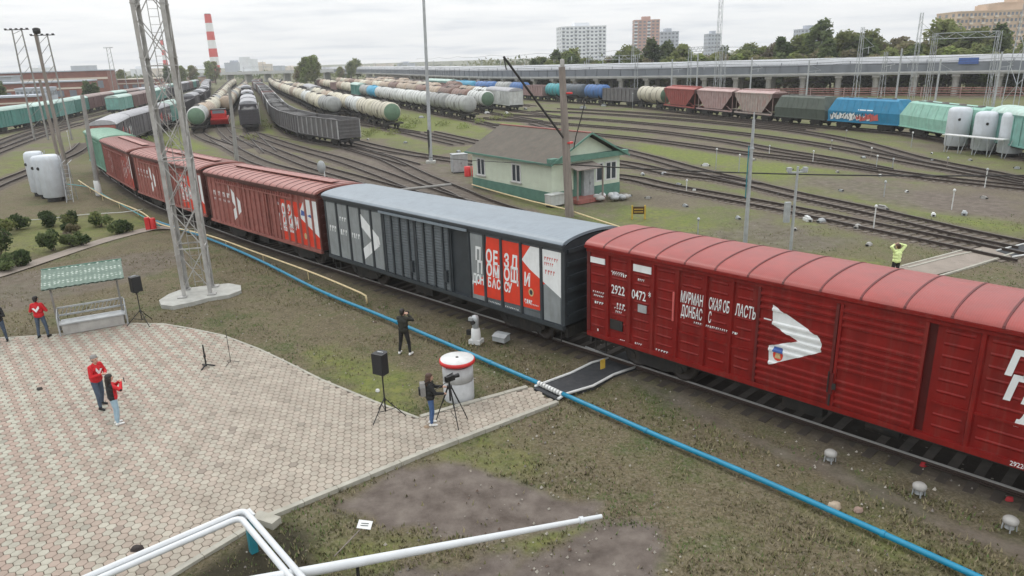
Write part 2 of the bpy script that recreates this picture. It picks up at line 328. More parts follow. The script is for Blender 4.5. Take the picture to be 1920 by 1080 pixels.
# ------------------------------------------------------------------ ground: one sheet, soil / grass / track bed masks on its vertices
def segdist(P, line):
    D = np.full(len(P), 1e9)
    L = np.array([(p.x, p.y) for p in line])
    for a, b in zip(L[:-1], L[1:]):
        lo, hi = np.minimum(a, b)-9, np.maximum(a, b)+9
        ix = np.nonzero((P[:, 0] > lo[0]) & (P[:, 0] < hi[0]) & (P[:, 1] > lo[1]) & (P[:, 1] < hi[1]))[0]
        if not len(ix): continue
        d = b-a; t = np.clip(((P[ix]-a)@d)/(d@d+1e-9), 0, 1); D[ix] = np.minimum(D[ix], np.hypot(*(P[ix]-a-t[:, None]*d).T))
    return D
def polydist(P, poly):                     # signed distance, negative inside
    L = np.array([(p[0], p[1]) for p in poly]); n = len(L); D = np.full(len(P), 1e9); ins = np.zeros(len(P), bool)
    for i in range(n):
        a, b = L[i], L[(i+1) % n]; d = b-a; t = np.clip(((P-a)@d)/(d@d+1e-9), 0, 1)
        D = np.minimum(D, np.hypot(*(P-a-t[:, None]*d).T))
        c = ((a[1] > P[:, 1]) != (b[1] > P[:, 1])) & (P[:, 0] < (b[0]-a[0])*(P[:, 1]-a[1])/((b[1]-a[1]) if abs(b[1]-a[1]) > 1e-9 else 1e-9)+a[0])
        ins ^= c
    return np.where(ins, -D, D)
def vnoise(P, s, seed=0):                  # cheap smooth value noise
    r = np.random.default_rng(seed); T = r.random((256, 256)); Q = P*s; i = np.floor(Q).astype(int); f = Q-i; f = f*f*(3-2*f)
    g = lambda a, b: T[(i[:, 0]+a) % 256, (i[:, 1]+b) % 256]
    return (g(0, 0)*(1-f[:, 0])+g(1, 0)*f[:, 0])*(1-f[:, 1])+(g(0, 1)*(1-f[:, 0])+g(1, 1)*f[:, 0])*f[:, 1]
ang = np.concatenate([np.linspace(-55, 55, 400), np.arange(58, 303, 7)]); rad = 2*1.0138**np.arange(0, 590)
AA, RR = np.meshgrid(np.radians(ang), rad); GX, GY = RR*np.sin(AA), RR*np.cos(AA)
P = np.stack([GX.ravel(), GY.ravel()], 1); na, nr = len(ang), len(rad)
dmain = segdist(P, MAIN); dyard = np.full(len(P), 1e9)
for q in YARD+list(ROW.values()): dyard = np.minimum(dyard, segdist(P, q))
fz = (vnoise(P, .7, 1)-.5)*1.0+(vnoise(P, 2.2, 2)-.5)*.6+(vnoise(P, 6, 3)-.5)*.25
bed = np.clip(1-(np.minimum(dmain+.45, dyard)+fz*1.0-1.25)/1.1, 0, 1)
PATCH = [U((628, 950), (668, 925), (735, 885), (800, 868), (860, 870), (905, 888), (965, 900), (1040, 922), (1135, 940), (1125, 958), (1060, 985), (985, 1003), (915, 1010), (870, 1000), (800, 985), (730, 985), (690, 965)),
         U((960, 1110), (1010, 1050), (1080, 1008), (1150, 985), (1215, 990), (1250, 1040), (1262, 1110)), U((690, 1110), (760, 1066), (860, 1052), (960, 1030), (930, 1070), (900, 1110)),
         U((-40, 530), (30, 512), (130, 498), (230, 478), (330, 468), (360, 490), (300, 510), (235, 530), (100, 560), (-40, 600))]
dirt = np.zeros(len(P))
for i, pl in enumerate(PATCH):
    sdv = polydist(P, pl); dirt = np.maximum(dirt, np.clip(.5-(sdv+fz*.55)/.35, 0, 1)*(1 if i < 3 else .6))
trail = smooth(U((1180, 705), (1260, 745), (1350, 790), (1450, 838), (1560, 880), (1700, 945), (1800, 985), (1960, 1045)), 1)
dirt = np.maximum(dirt, .7*np.clip(1-(segdist(P, trail)+fz*.5-.10)/.5, 0, 1))
for pl in (U((1400, 410), (1440, 408), (1500, 430), (1590, 450), (1500, 480), (1420, 470), (1330, 440)), U((1500, 330), (1600, 335), (1720, 350), (1900, 375), (1920, 410), (1780, 400), (1600, 370), (1480, 345)), U((560, 290), (700, 270), (900, 330), (880, 370), (700, 330))):
    dirt = np.maximum(dirt, .75*np.clip(.5-(polydist(P, pl)+fz*2.5)/2.5, 0, 1))
GREEN = [([(1190, 262), (1300, 280), (1450, 303), (1560, 316), (1480, 338), (1340, 314), (1200, 288)], 2, .95), ([(1180, 385), (1400, 432), (1560, 482), (1660, 500), (1500, 505), (1300, 455), (1160, 412)], 1.5, .8), ([(1420, 330), (1520, 352), (1640, 392), (1900, 438), (1900, 415), (1760, 400), (1640, 372), (1500, 340)], 1.5, .8), ([(430, 225), (540, 228), (575, 268), (470, 268), (430, 255)], 4, .9), ([(640, 222), (760, 212), (900, 226), (970, 218), (1040, 205), (1100, 208), (900, 250), (780, 264), (680, 256)], 4, .8), ([(240, 290), (300, 250), (400, 248), (420, 272), (330, 302)], 4, .8), ([(-60, 350), (0, 305), (140, 268), (145, 290), (0, 350)], 3, .75), ([(540, 660), (620, 650), (760, 700), (770, 775), (690, 750), (600, 705)], .8, .75), ([(0, 410), (280, 400), (290, 425), (100, 470), (0, 500)], 1.5, .6), ([(1480, 930), (1640, 970), (1780, 1030), (1900, 1060), (1700, 1060), (1560, 1000)], .6, .6), ([(1120, 985), (1060, 1000), (1000, 1025), (960, 1015), (1040, 985)], .25, .9), ([(830, 850), (960, 800), (1010, 870), (960, 890), (880, 862)], .6, .5), ([(540, 1040), (640, 1000), (760, 1010), (720, 1050), (600, 1075)], .5, .6), ([(1500, 248), (1700, 268), (1760, 290), (1650, 275), (1500, 256)], 2, .6), ([(600, 330), (800, 345), (1000, 405), (1200, 470), (1000, 460), (700, 370)], 3, .5)]
green = np.zeros(len(P))
for pl, sc_g, am in GREEN: green = np.maximum(green, am*np.clip(.5-(polydist(P, U(*pl))+fz*sc_g*1.6)/(sc_g*1.3), 0, 1))
wet = np.clip(.5-(polydist(P, U((460, 1010), (540, 985), (600, 1015), (620, 1110), (300, 1110)))+fz*.5)/.6, 0, 1)
far = np.clip((P[:, 1]-34-.9*np.maximum(0, 3-P[:, 0]))/10, 0, 1)*np.clip((P[:, 0]+70)/10, 0, 1); far = np.where(P[:, 1] > 95, 1, far)
far = np.where((dmain < 6) & (P[:, 1] < 60), far*.4, far)
z = (vnoise(P, .25, 5)-.5)*.06+(vnoise(P, 1.4, 6)-.5)*.035; z *= np.clip(RR.ravel()/12, .2, 1)*np.clip(1-bed, 0, 1); z = np.where(RR.ravel() > 160, 0, z); z -= .035
dgap = np.clip(1-np.abs(dmain-3.0)/1.2, 0, 1)*.05; z -= dgap
verts = np.stack([P[:, 0], P[:, 1], z], 1); verts = np.vstack([verts, [[0, 0, -.03]]])
idx = np.arange(na*nr).reshape(nr, na); q0 = idx[:-1, :]; nxt = np.roll(idx, -1, 1)
faces = np.stack([idx[:-1].ravel(), nxt[:-1].ravel(), nxt[1:].ravel(), idx[1:].ravel()], 1)[:, ::-1]
me = bpy.data.meshes.new('ground'); me.vertices.add(len(verts)); me.vertices.foreach_set('co', verts.ravel())
tri = [(len(verts)-1, int(idx[0, (j+1) % na]), int(idx[0, j])) for j in range(na)]
nl = faces.size+3*len(tri); me.loops.add(nl); me.loops.foreach_set('vertex_index', np.concatenate([faces.ravel(), np.array(tri).ravel()]).astype(np.int32))
me.polygons.add(len(faces)+len(tri)); me.polygons.foreach_set('loop_start', np.concatenate([np.arange(len(faces))*4, faces.size+3*np.arange(len(tri))]).astype(np.int32))
me.update(calc_edges=True); me.validate()
for nm, arr in (('bed', bed), ('dirt', dirt), ('wet', wet), ('green', green*np.clip(1-bed*.8, 0, 1)), ('wagon_shade', np.clip(1.2-(dmain+fz*.25)/1.0, 0, .9)), ('yard', far)):  # includes a mask for painted shade along the near track
    a = me.attributes.new(nm, 'FLOAT', 'POINT'); a.data.foreach_set('value', np.append(arr, 0).astype(np.float32))
m, n, l, b = nodes('ground_soil'); b.inputs['Roughness'].default_value = .95; b.inputs['Specular IOR Level'].default_value = .15
tcg = n.new('ShaderNodeTexCoord')
def noise(scale, detail=6, rough=.6, vec=None):
    t = n.new('ShaderNodeTexNoise'); t.inputs['Scale'].default_value = scale; t.inputs['Detail'].default_value = detail; t.inputs['Roughness'].default_value = rough
    l.new(vec or tcg.outputs['Object'], t.inputs[0]); return t.outputs['Fac']
def ramp(src, stops):
    r = n.new('ShaderNodeValToRGB'); el = r.color_ramp.elements; el[0].position, el[0].color = stops[0][0], tuple(stops[0][1])+(1,); el[1].position, el[1].color = stops[-1][0], tuple(stops[-1][1])+(1,)
    for p_, c_ in stops[1:-1]: x = el.new(p_); x.color = tuple(c_)+(1,)
    l.new(src, r.inputs[0]); return r.outputs[0]
def mix(f, a_, b_, mode='MIX'):
    x = n.new('ShaderNodeMixRGB'); x.blend_type = mode
    for s_, v_ in ((0, f), (1, a_), (2, b_)):
        if hasattr(v_, 'is_output'): l.new(v_, x.inputs[s_])
        else: x.inputs[s_].default_value = v_ if s_ == 0 else tuple(v_)+(1,)
    return x.outputs[0]
def attr(nm): a = n.new('ShaderNodeAttribute'); a.attribute_name = nm; return a.outputs['Fac']
near = ramp(noise(.36, 10, .70), [(.32, (.052, .088, .024)), (.42, (.098, .103, .042)), (.50, (.148, .122, .074)), (.57, (.110, .088, .054)), (.63, (.090, .098, .038)), (.72, (.048, .084, .022))])
near = mix(ramp(noise(9, 6, .75), [(.42, (0, 0, 0)), (.66, (.85, .85, .85))]), near, (.215, .185, .135))
near = mix(ramp(noise(16, 5, .75), [(.44, (0, 0, 0)), (.62, (.7, .7, .7))]), near, (.052, .048, .024))
yard = ramp(noise(.07, 10, .66), [(.34, (.115, .096, .074)), (.43, (.150, .130, .092)), (.50, (.115, .140, .046)), (.58, (.140, .142, .066)), (.68, (.155, .185, .052))])
yard = mix(ramp(noise(.9, 8, .7), [(.42, (0, 0, 0)), (.68, (.75, .75, .75))]), yard, (.115, .094, .07))
yard = mix(ramp(noise(5, 6, .7), [(.5, (0, 0, 0)), (.66, (.5, .5, .5))]), yard, (.23, .21, .14))
colr = mix(attr('yard'), near, yard)
gr_ = n.new('ShaderNodeMath'); gr_.operation = 'MULTIPLY'; l.new(attr('green'), gr_.inputs[0]); l.new(ramp(noise(1.3, 8, .7), [(.30, (.25, .25, .25)), (.58, (1, 1, 1))]), gr_.inputs[1])
colr = mix(gr_.outputs[0], colr, ramp(noise(2.6, 8, .7), [(.3, (.085, .125, .03)), (.5, (.145, .175, .045)), (.7, (.215, .215, .06))]))
bedc = ramp(noise(3.5, 8, .72), [(.3, (.09, .071, .056)), (.52, (.135, .111, .088)), (.72, (.20, .172, .142))])
colr = mix(attr('bed'), colr, bedc)
dc = ramp(noise(1.6, 9, .62), [(.28, (.085, .068, .057)), (.5, (.135, .112, .097)), (.75, (.20, .172, .148))])
colr = mix(attr('wagon_shade'), colr, mix(noise(5, 6, .7), (.014, .012, .010), (.038, .031, .025)))  # shade beneath the near train painted into the bed colour
colr = mix(attr('dirt'), colr, dc)
colr = mix(attr('wet'), colr, mix(noise(7, 5, .7), (.02, .018, .012), (.055, .048, .03)))
vor = n.new('ShaderNodeTexVoronoi'); vor.inputs['Scale'].default_value = 3.3; l.new(tcg.outputs['Object'], vor.inputs[0])
st = n.new('ShaderNodeMath'); st.operation = 'LESS_THAN'; st.inputs[1].default_value = .11; l.new(vor.outputs['Distance'], st.inputs[0])
st2 = n.new('ShaderNodeMath'); st2.operation = 'MULTIPLY'; l.new(st.outputs[0], st2.inputs[0]); sp_ = ramp(noise(.8, 3), [(.47, (0, 0, 0)), (.6, (.7, .7, .7))]); l.new(sp_, st2.inputs[1])
colr = mix(st2.outputs[0], colr, (.33, .30, .25))
l.new(colr, b.inputs['Base Color'])
bp = n.new('ShaderNodeBump'); bp.inputs['Strength'].default_value = .55; bp.inputs['Distance'].default_value = .06; l.new(noise(14, 8, .75), bp.inputs['Height']); l.new(bp.outputs[0], b.inputs['Normal'])
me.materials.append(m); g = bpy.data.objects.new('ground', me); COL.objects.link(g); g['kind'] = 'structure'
me.polygons.foreach_set('use_smooth', [True]*len(me.polygons))
def sheet(name, pts, zb, matname, thick=.1, rootkind='structure'):
    mb = MB().use(matname); mb.extr([(p[0], p[1], 0) for p in pts], (0, 0, zb-thick), (0, 0, zb)); o = mb.build(name); o['kind'] = rootkind; return o
# ------------------------------------------------------------------ plaza of hexagonal pavers
PZ = [(-40, 26.5), (-26, 27.6), (-19.2, 28.3), (-16.9, 29.4), (-15.2, 29.2), (-13.8, 28.55), (-12, 27.6), (-10, 26), (-8.4, 24.5), (-6.8, 22.95), (-4.6, 21.1), (-3.0, 19.85), (-1.9, 20.5), (.43, 21.75), (1.28, 20.72), (-2.57, 17.98), (-6.2, 15.1), (-7.74, 13.0), (-17, 4.5), (-40, 4.5)]
a0 = math.radians(40); ex, ey = np.array([math.cos(a0), math.sin(a0)]), np.array([-math.sin(a0), math.cos(a0)])
HW = .235; pts = []
for i in range(-180, 155):
    for j in range(-140, 215):
        c = ex*(i*HW+(j % 2)*HW/2)+ey*(j*HW*.866); pts.append((c[0], c[1], i, j))
pts = np.array(pts); C2 = pts[:, :2]; keep = (polydist(C2, PZ) < .03) & (C2[:, 1] > 5) & (C2[:, 0] > -33)
pts = pts[keep]; hv = []; hf = []; hc = []
ha = np.radians(30+60*np.arange(6))+a0; tint = vnoise(pts[:, :2], .12, 8); sat = np.clip((-pts[:, 0]-7.0)/6+(tint-.5)*1.2, .12, .85)
for (x, y, i, j), s_ in zip(pts, sat):
    o = len(hv); r_ = HW/math.sqrt(3); zz = .035+random.uniform(-.003, .003); tx, ty = random.uniform(-.006, .006), random.uniform(-.006, .006)
    for q, h_ in ((.955, -.03), (.93, -.007), (.87, 0)):
        for t in ha:
            dx_, dy_ = math.cos(t)*r_*q, math.sin(t)*r_*q; hv.append((x+dx_, y+dy_, zz+h_+dx_*tx+dy_*ty))
    hf += [(o+12, o+13, o+14, o+15, o+16, o+17)]+[(o+k*6+a_, o+k*6+(a_+1) % 6, o+k*6+6+(a_+1) % 6, o+k*6+6+a_) for k in (0, 1) for a_ in range(6)]
    pale = np.array((.375, .37, .305)); pink = np.array((.325, .238, .195)); mid = np.array((.37, .325, .268)); sel = pale if int(i) % 2 == 0 else pink
    c = mid*(1-s_)+sel*s_; c = c*random.uniform(.92, 1.07)
    if random.random() < .03: c = c*.72
    hc += [tuple(c)+(1,)]*13
me = bpy.data.meshes.new('plaza_paving'); me.from_pydata(hv, [], hf); ca = me.color_attributes.new('tint', 'FLOAT_COLOR', 'CORNER')
cols = []
for p_, c_ in zip(me.polygons, hc): cols += list(c_)*len(p_.vertices)
ca.data.foreach_set('color', cols)
m, n, l, b = nodes('paver'); b.inputs['Roughness'].default_value = .85; tcg = n.new('ShaderNodeTexCoord'); at = n.new('ShaderNodeVertexColor'); at.layer_name = 'tint'
c1 = mix(ramp(noise(1.1, 9, .68), [(.44, (0, 0, 0)), (.70, (.75, .75, .75))]), at.outputs[0], (.23, .195, .155)); c1 = mix(ramp(noise(22, 5, .7), [(.5, (0, 0, 0)), (.75, (.35, .35, .35))]), c1, (.24, .205, .165)); l.new(c1, b.inputs['Base Color'])
me.materials.append(m); o = bpy.data.objects.new('plaza_paving', me); COL.objects.link(o); o['kind'] = 'structure'
mat('joint', (.115, .085, .065), .95, .35, 3); sheet('plaza_bed', PZ, .012, 'joint')
def kerb(pts, name, label, w_=.16, h_=.07, mname='kerb'):
    mb = MB().use(mname)
    for a, b_ in zip(pts[:-1], pts[1:]):
        a, b_ = Vector(a[:2]), Vector(b_[:2]); L = (b_-a).length; k = max(1, round(L/1.0)); an = math.atan2((b_-a).y, (b_-a).x)
        for i in range(k):
            p = a+(b_-a)*((i+.5)/k); mb.box((p.x, p.y, h_/2-.06+random.uniform(-.004, .004)), (L/k-.012, w_, h_+.12), an+random.uniform(-.004, .004))
    return tag(mb.build(name), label, 'kerb', kind='structure')
off = Vector((.64, -.77))*.06
kerb([(-16.9, 4.4), (-7.68, 12.95), (-6.15, 15.05), (-2.5, 17.93), (1.33, 20.68)], 'kerb_edging', 'pale kerb along the plaza edge')
kerb([(p_[0]*.997, p_[1]+.03) for p_ in PZ[1:12]], 'kerb_edging', 'thin flush kerb along the curved upper edge of the plaza', .09, .042)
kerb([(-2.95, 19.95), (-1.9, 20.58), (.40, 21.83)], 'kerb_edging', 'short kerb along the upper side of the paved path')
kerb([un(480, 972), un(520, 985)], 'kerb_edging', 'short loose kerb block by the pipe corner', .3, .14)
# curved concrete path on the left, road and crossings
def strip(name, pts, w_, zb, mname):
    fr = frame(smooth(pts, .8)); L_ = [(p+n_*w_/2) for p, d, n_ in fr]; R_ = [(p-n_*w_/2) for p, d, n_ in fr]; k = len(fr); mb = MB().use(mname)
    mb.add([(q.x, q.y, zb) for q in L_+R_], [(i, i+1, k+i+1, k+i) for i in range(k-1)]); o = mb.build(name); o['kind'] = 'structure'
    if o.data.polygons[0].normal.z < 0: o.data.flip_normals()
    return o
mat('path_concrete', (.25, .212, .178), .9, .12, 1.5, bump=.2, dirt=(.2, .17, .14))
strip('footpath', [un(-90, 540), un(0, 515), un(100, 482), un(200, 450), un(290, 428), un(330, 427)], 1.15, .03, 'path_concrete')
strip('service_road', [un(1640, 540), un(1700, 513), un(1800, 488), un(1890, 468)], 1.9, .03, 'path_concrete')
mat('white_line', (.62, .62, .58), .7, .15, 6)
for k_, px in enumerate(([(1690, 500), (1760, 482), (1812, 468)], [(1750, 522), (1830, 498), (1905, 474)], [(1702, 503), (1790, 480), (1840, 470)])):
    kerb([un(*p) for p in px], 'kerb_edging', 'thin pale kerb edging the service road behind the red wagon, %s from the left' % ORD[k_], .12, .06)
# ------------------------------------------------------------------ rolling stock (local x along the wagon, -y the side seen, z from rail top)
RAIL = .19
def bogie(parent, x, detail=2):
    mb = MB().use('steel_black')
    for y in (-1.02, 1.02):
        mb.extr([(x-1.25, y-.07, .55), (x-.95, y-.07, .38), (x-.45, y-.07, .25), (x+.45, y-.07, .25), (x+.95, y-.07, .38), (x+1.25, y-.07, .55), (x+1.2, y-.07, .68), (x+.5, y-.07, .80), (x-.5, y-.07, .80), (x-1.2, y-.07, .68)], (0, 0, 0), (0, .14, 0))
        for dx_ in (-.925, .925): mb.lathe([(.15, -.09), (.15, .09)], (x+dx_, y, .475), 10, 'y')
        for dx_ in (-.16, 0, .16): mb.tube((x+dx_, y-.09*np.sign(-y)*-1, .36), (x+dx_, y-.09*np.sign(-y)*-1, .70), .06, n=6)
    mb.b2(x-.22, x+.22, -1.1, 1.1, .55, .85)
    if detail == 0:
        for dx_ in (-.925, .925):
            for y in (-.79, .79): mb.lathe([(.475, -.06), (.475, .06)], (x+dx_, y, .475), 12, 'y')
        return mb.build('bogie', parent)
    o = mb.build('bogie', parent)
    for dx_ in (-.925, .925):
        w_ = MB().use('wheel_steel'); w_.tube((x+dx_, -.85, .475), (x+dx_, .85, .475), .085, n=8)
        for sy in (-1, 1):
            w_.lathe([(.16, -.08), (.36, -.03), (.40, -.065), (.475, -.065), (.48, .04), (.51, .045), (.51, .07), (.16, .07)], (x+dx_, sy*.76, .475), 24, 'y')
        w_.build('wheelset', o)
    return o
def chassis(parent, L, zf=1.0, detail=2, m='steel_black', bx=None):
    mb = MB().use(m); h = L/2
    mb.b2(-h, h, -.22, .22, zf-.35, zf-.02)
    for y in (-1.35, 1.35): mb.b2(-h, h, y-.06, y+.06, zf-.18, zf-.02)
    for x in np.linspace(-h+.15, h-.15, 7): mb.b2(x-.07, x+.07, -1.36, 1.36, zf-.2, zf-.04)
    mb.use('steel_black')
    for sx in (-1, 1): mb.b2(sx*h-.05+sx*.05, sx*(h)+.05+sx*.05, -1.35, 1.35, zf-.4, zf-.02); mb.b2(min(sx*h, sx*(h+.55)), max(sx*h, sx*(h+.55)), -.14, .14, zf-.42, zf-.12)
    if detail:
        mb.lathe([(.0, -.45), (.2, -.43), (.2, .43), (.0, .45)], (1.2, -.75, zf-.5), 12, 'x', False); mb.b2(-1.6, -.4, -.9, -.5, zf-.75, zf-.3); mb.b2(-h+3, h-3, .5, .56, zf-.55, zf-.45)
        for sx in (-1, 1): mb.tube((sx*(h-.2), -1.36, zf-.1), (sx*(h-.2), -1.36, zf-.65), .025, n=5); mb.tube((sx*(h-.65), -1.36, zf-.1), (sx*(h-.65), -1.36, zf-.65), .025, n=5); mb.tube((sx*(h-.2), -1.36, zf-.62), (sx*(h-.65), -1.36, zf-.62), .025, n=5)
    mb.build('underframe', parent); bx = h-2.5 if bx is None else bx
    for sx in (-1, 1): bogie(parent, sx*bx, detail)
def box_car(L, label, group, c, zs=1.07, ze=4.06, rise=.62, hw=1.5, ribs=(), door=None, door_ribs=(), corr=False, groove=None, ends='end', band=None, roofribs=1.03, rail=False, mid=None):
    t = thing(c.get('name', 'box_car'), label, 'box car', group=group); h = L/2; X = lambda s: s-h
    mb = MB(); pan, rib = c['panel'], c['rib']
    d0, d1 = door if door else (h, h)
    mb.use(pan)
    for sy in (-1, 1):
        for a, b_ in ((0, d0), (d1, L)):
            y0, y1 = sorted((sy*(hw-.03), sy*(hw-.09))); mb.b2(X(a), X(b_), y0, y1, zs, ze)
        y0, y1 = sorted((sy*(hw-.12), sy*(hw-.18)))
        mb.use(c.get('recess', rib)).b2(X(d0)+.003, X(d1)-.003, y0, y1, zs+.01, ze-.01); mb.use(rib)
        for s_ in ribs:
            y0, y1 = sorted((sy*(hw-.031), sy*(hw+.045))); mb.extr([(X(s_)-.075, y0 if sy > 0 else y1, zs+.02), (X(s_)-.045, y1 if sy > 0 else y0, zs+.02), (X(s_)+.045, y1 if sy > 0 else y0, zs+.02), (X(s_)+.075, y0 if sy > 0 else y1, zs+.02)], (0, 0, 0), (0, 0, ze-zs-.05))
        y0, y1 = sorted((sy*(hw-.1), sy*(hw+.06))); mb.b2(X(0), X(L), y0, y1, zs-.13, zs+.0195)          # sill
        mb.use(c.get('trim', rib)); mb.b2(X(-.03), X(L+.03), y0, y1, ze-.03, ze+.07)
        mb.extr([(X(-.06), sy*(hw-.05), ze+.07), (X(-.06), sy*(hw+.13), ze+.10), (X(-.06), sy*(hw+.13), ze+.19), (X(-.06), sy*(hw-.05), ze+.22)], (0, 0, 0), (L+.12, 0, 0)); mb.use(rib)
        if mid:
            for a, b_ in ((ribs[3] if len(ribs) > 3 else d0-2, d0), (d1, L-.1)):
                y0, y1 = sorted((sy*(hw-.032), sy*(hw+.02))); mb.b2(X(a)+.1, X(b_)-.02, y0, y1, mid-.035, mid+.035)
        if groove:
            edges = [0]+[s_ for s_ in ribs if s_ < d0]+[d0]; e2 = [d1]+[s_ for s_ in ribs if s_ > d1]+[L]
            mb.use(pan)
            for ed in (edges, e2):
                for a, b_ in zip(ed[:-1], ed[1:]):
                    for z_ in np.arange(zs+.28, ze-.1, groove):
                        y0, y1 = sorted((sy*(hw-.032), sy*(hw-.008))); mb.extr([(X(a)+.17, y0 if sy > 0 else y1, z_-.045), (X(a)+.17, y1 if sy > 0 else y0, z_-.012), (X(a)+.17, y1 if sy > 0 else y0, z_+.012), (X(a)+.17, y0 if sy > 0 else y1, z_+.045)], (0, 0, 0), (max(.1, b_-a-.34), 0, 0))
            mb.use(rib)
        if rail:                                                    # door rail under the eave with its hangers
            y0, y1 = sorted((sy*(hw+.05), sy*(hw+.11))); mb.b2(X(d0-3.2), X(d1+1.8), y0, y1, ze-.30, ze-.24)
            for s_ in np.arange(d0-3.1, d1+1.8, .28): mb.b2(X(s_)-.03, X(s_)+.03, min(sy*(hw-.03), sy*(hw+.1)), max(sy*(hw-.03), sy*(hw+.1)), ze-.23, ze-.08)
    # ends with pressed ribs
    arch = lambda k, w_=hw: (w_*math.cos(k), ze+.16+rise*math.sin(k)**1.0)
    mb.use(c.get(ends, rib))
    for sx in (-1, 1):
        x = sx*h; poly = [(x-.04, -hw+.092, zs), (x-.04, hw-.092, zs)]+[(x-.04, (hw-.092)*math.cos(k), ze+.05+rise*math.sin(k)) for k in np.linspace(0, math.pi, 13)]
        mb.extr(poly, (-.02 if sx > 0 else .02, 0, 0), (.04 if sx > 0 else .04, 0, 0))
        for z_ in np.arange(zs+.35, ze, .48): mb.b2(min(x, x+sx*.075), max(x, x+sx*.075), -hw+.2, hw-.2, z_-.07, z_+.07)
        for y in (-hw+.05, hw-.05): mb.b2(min(x-sx*.09, x+sx*.05), max(x-sx*.09, x+sx*.05), y-.05, y+.05, zs+.021, ze-.035)
        mb.tube((x+sx*.1, hw-.35, zs-.1), (x+sx*.1, hw-.35, ze), .02, n=5); mb.tube((x+sx*.1, hw-.75, zs-.1), (x+sx*.1, hw-.75, ze), .02, n=5)
        for z_ in np.arange(zs, ze, .33): mb.tube((x+sx*.1, hw-.35, z_), (x+sx*.1, hw-.75, z_), .015, n=4)
    mb.build('body', t)
    # roof: barrel vault
    mb = MB().use(c['roof']); mb.smooth = True; K = 16; rw = hw+.11
    ks = np.linspace(0, math.pi, K+1); sec = [(-rw*math.cos(k), ze+.205+rise*math.sin(k)) for k in ks]
    xs = [-h-.06, h+.06]
    vs = [(x, y, z_) for x in xs for y, z_ in sec]; mb.add(vs, [(i, i+1, K+1+i+1, K+1+i) for i in range(K)])
    mb.smooth = False
    for x in (-h-.058, h+.058):
        mb.add([(x, y, z_) for y, z_ in sec]+[(x, y*.93, z_-.10) for y, z_ in sec], [(i, i+1, K+2+i, K+1+i) for i in range(K)])
    if roofribs:
        mb.use(c.get('roofrib', c['rib']))
        for s_ in np.arange(roofribs*.73, L, roofribs):
            sec2 = [(-(rw+.015)*math.cos(k), ze+.205+(rise+.022)*math.sin(k)) for k in ks]
            for i in range(K):
                a, b_ = sec2[i], sec2[i+1]; mb.add([(X(s_)-.022, a[0], a[1]), (X(s_)+.022, a[0], a[1]), (X(s_)+.022, b_[0], b_[1]), (X(s_)-.022, b_[0], b_[1]), (X(s_)-.035, a[0], a[1]-.03), (X(s_)+.035, a[0], a[1]-.03), (X(s_)+.035, b_[0], b_[1]-.03), (X(s_)-.035, b_[0], b_[1]-.03)], [(0, 1, 2, 3), (0, 3, 7, 4), (1, 5, 6, 2)])
    mb.build('roof', t)
    if c.get('walk'):
        w_ = MB().use(c['walk'])
        zt = ze+.205+rise; w_.b2(-h+1.6, h-.5, -.26, .26, zt+.08, zt+.11)
        for x in np.arange(-h+1.8, h-.5, 1.1): w_.b2(x-.03, x+.03, -.24, .24, zt-.02, zt+.08)
        w_.build('roof_walkway', t)
    chassis(t, L-.1, zs-.06)
    return t
def PL(L, y):                                # plane of the visible side: s along the wagon from its left end, z over rail
    return lambda s, z: (s-L/2, y, z)
def quadsheet(mb, poly, plane, ribs=(), half=.07):
    """flat decal cut into the panels between the ribs"""
    ed = sorted(list(ribs)+[-99, 999])
    for a, b_ in zip(ed[:-1], ed[1:]):
        q = clip(poly, a+half, b_-half, 0)
        if len(q) > 2:
            mb.add([plane(*p) for p in q], [tuple(range(len(q)))])
def strokes(mb, s0, s1, z, h_, plane, n_, seed):
    r = random.Random(seed); x = s0; st = (s1-s0)/n_
    for i in range(n_):
        w_ = st*r.uniform(.45, .8); a, b_ = x, x+w_
        if r.random() < .85:
            mb.add([plane(a, z), plane(a+w_*.4, z), plane(a+w_*.4, z+h_), plane(a, z+h_)], [(0, 1, 2, 3)]); mb.add([plane(a+w_*.4, z+h_*.6), plane(b_, z+h_*.6), plane(b_, z+h_), plane(a+w_*.4, z+h_)], [(0, 1, 2, 3)])
        else: mb.add([plane(a, z), plane(b_, z), plane(b_, z+h_), plane(a, z+h_)], [(0, 1, 2, 3)])
        x += st
def corr_door(t, x0, x1, y, zs, ze, mname, pitch=.205, amp=.045, flats=()):
    """door leaf with horizontal pressed ridges; returns the profile (z, y) list"""
    prof = []; z_ = zs
    while z_ < ze-.02:
        zc = z_+pitch
        flat = any(a < z_+pitch/2 < b_ for a, b_ in flats)
        a_ = 0 if flat else amp
        prof += [(z_, y), (z_+pitch*.38, y), (z_+pitch*.5, y-a_), (z_+pitch*.78, y-a_), (z_+pitch*.95, y)]; z_ = zc
    prof = [p for p in prof if p[0] < ze]+[(ze, y)]
    return prof
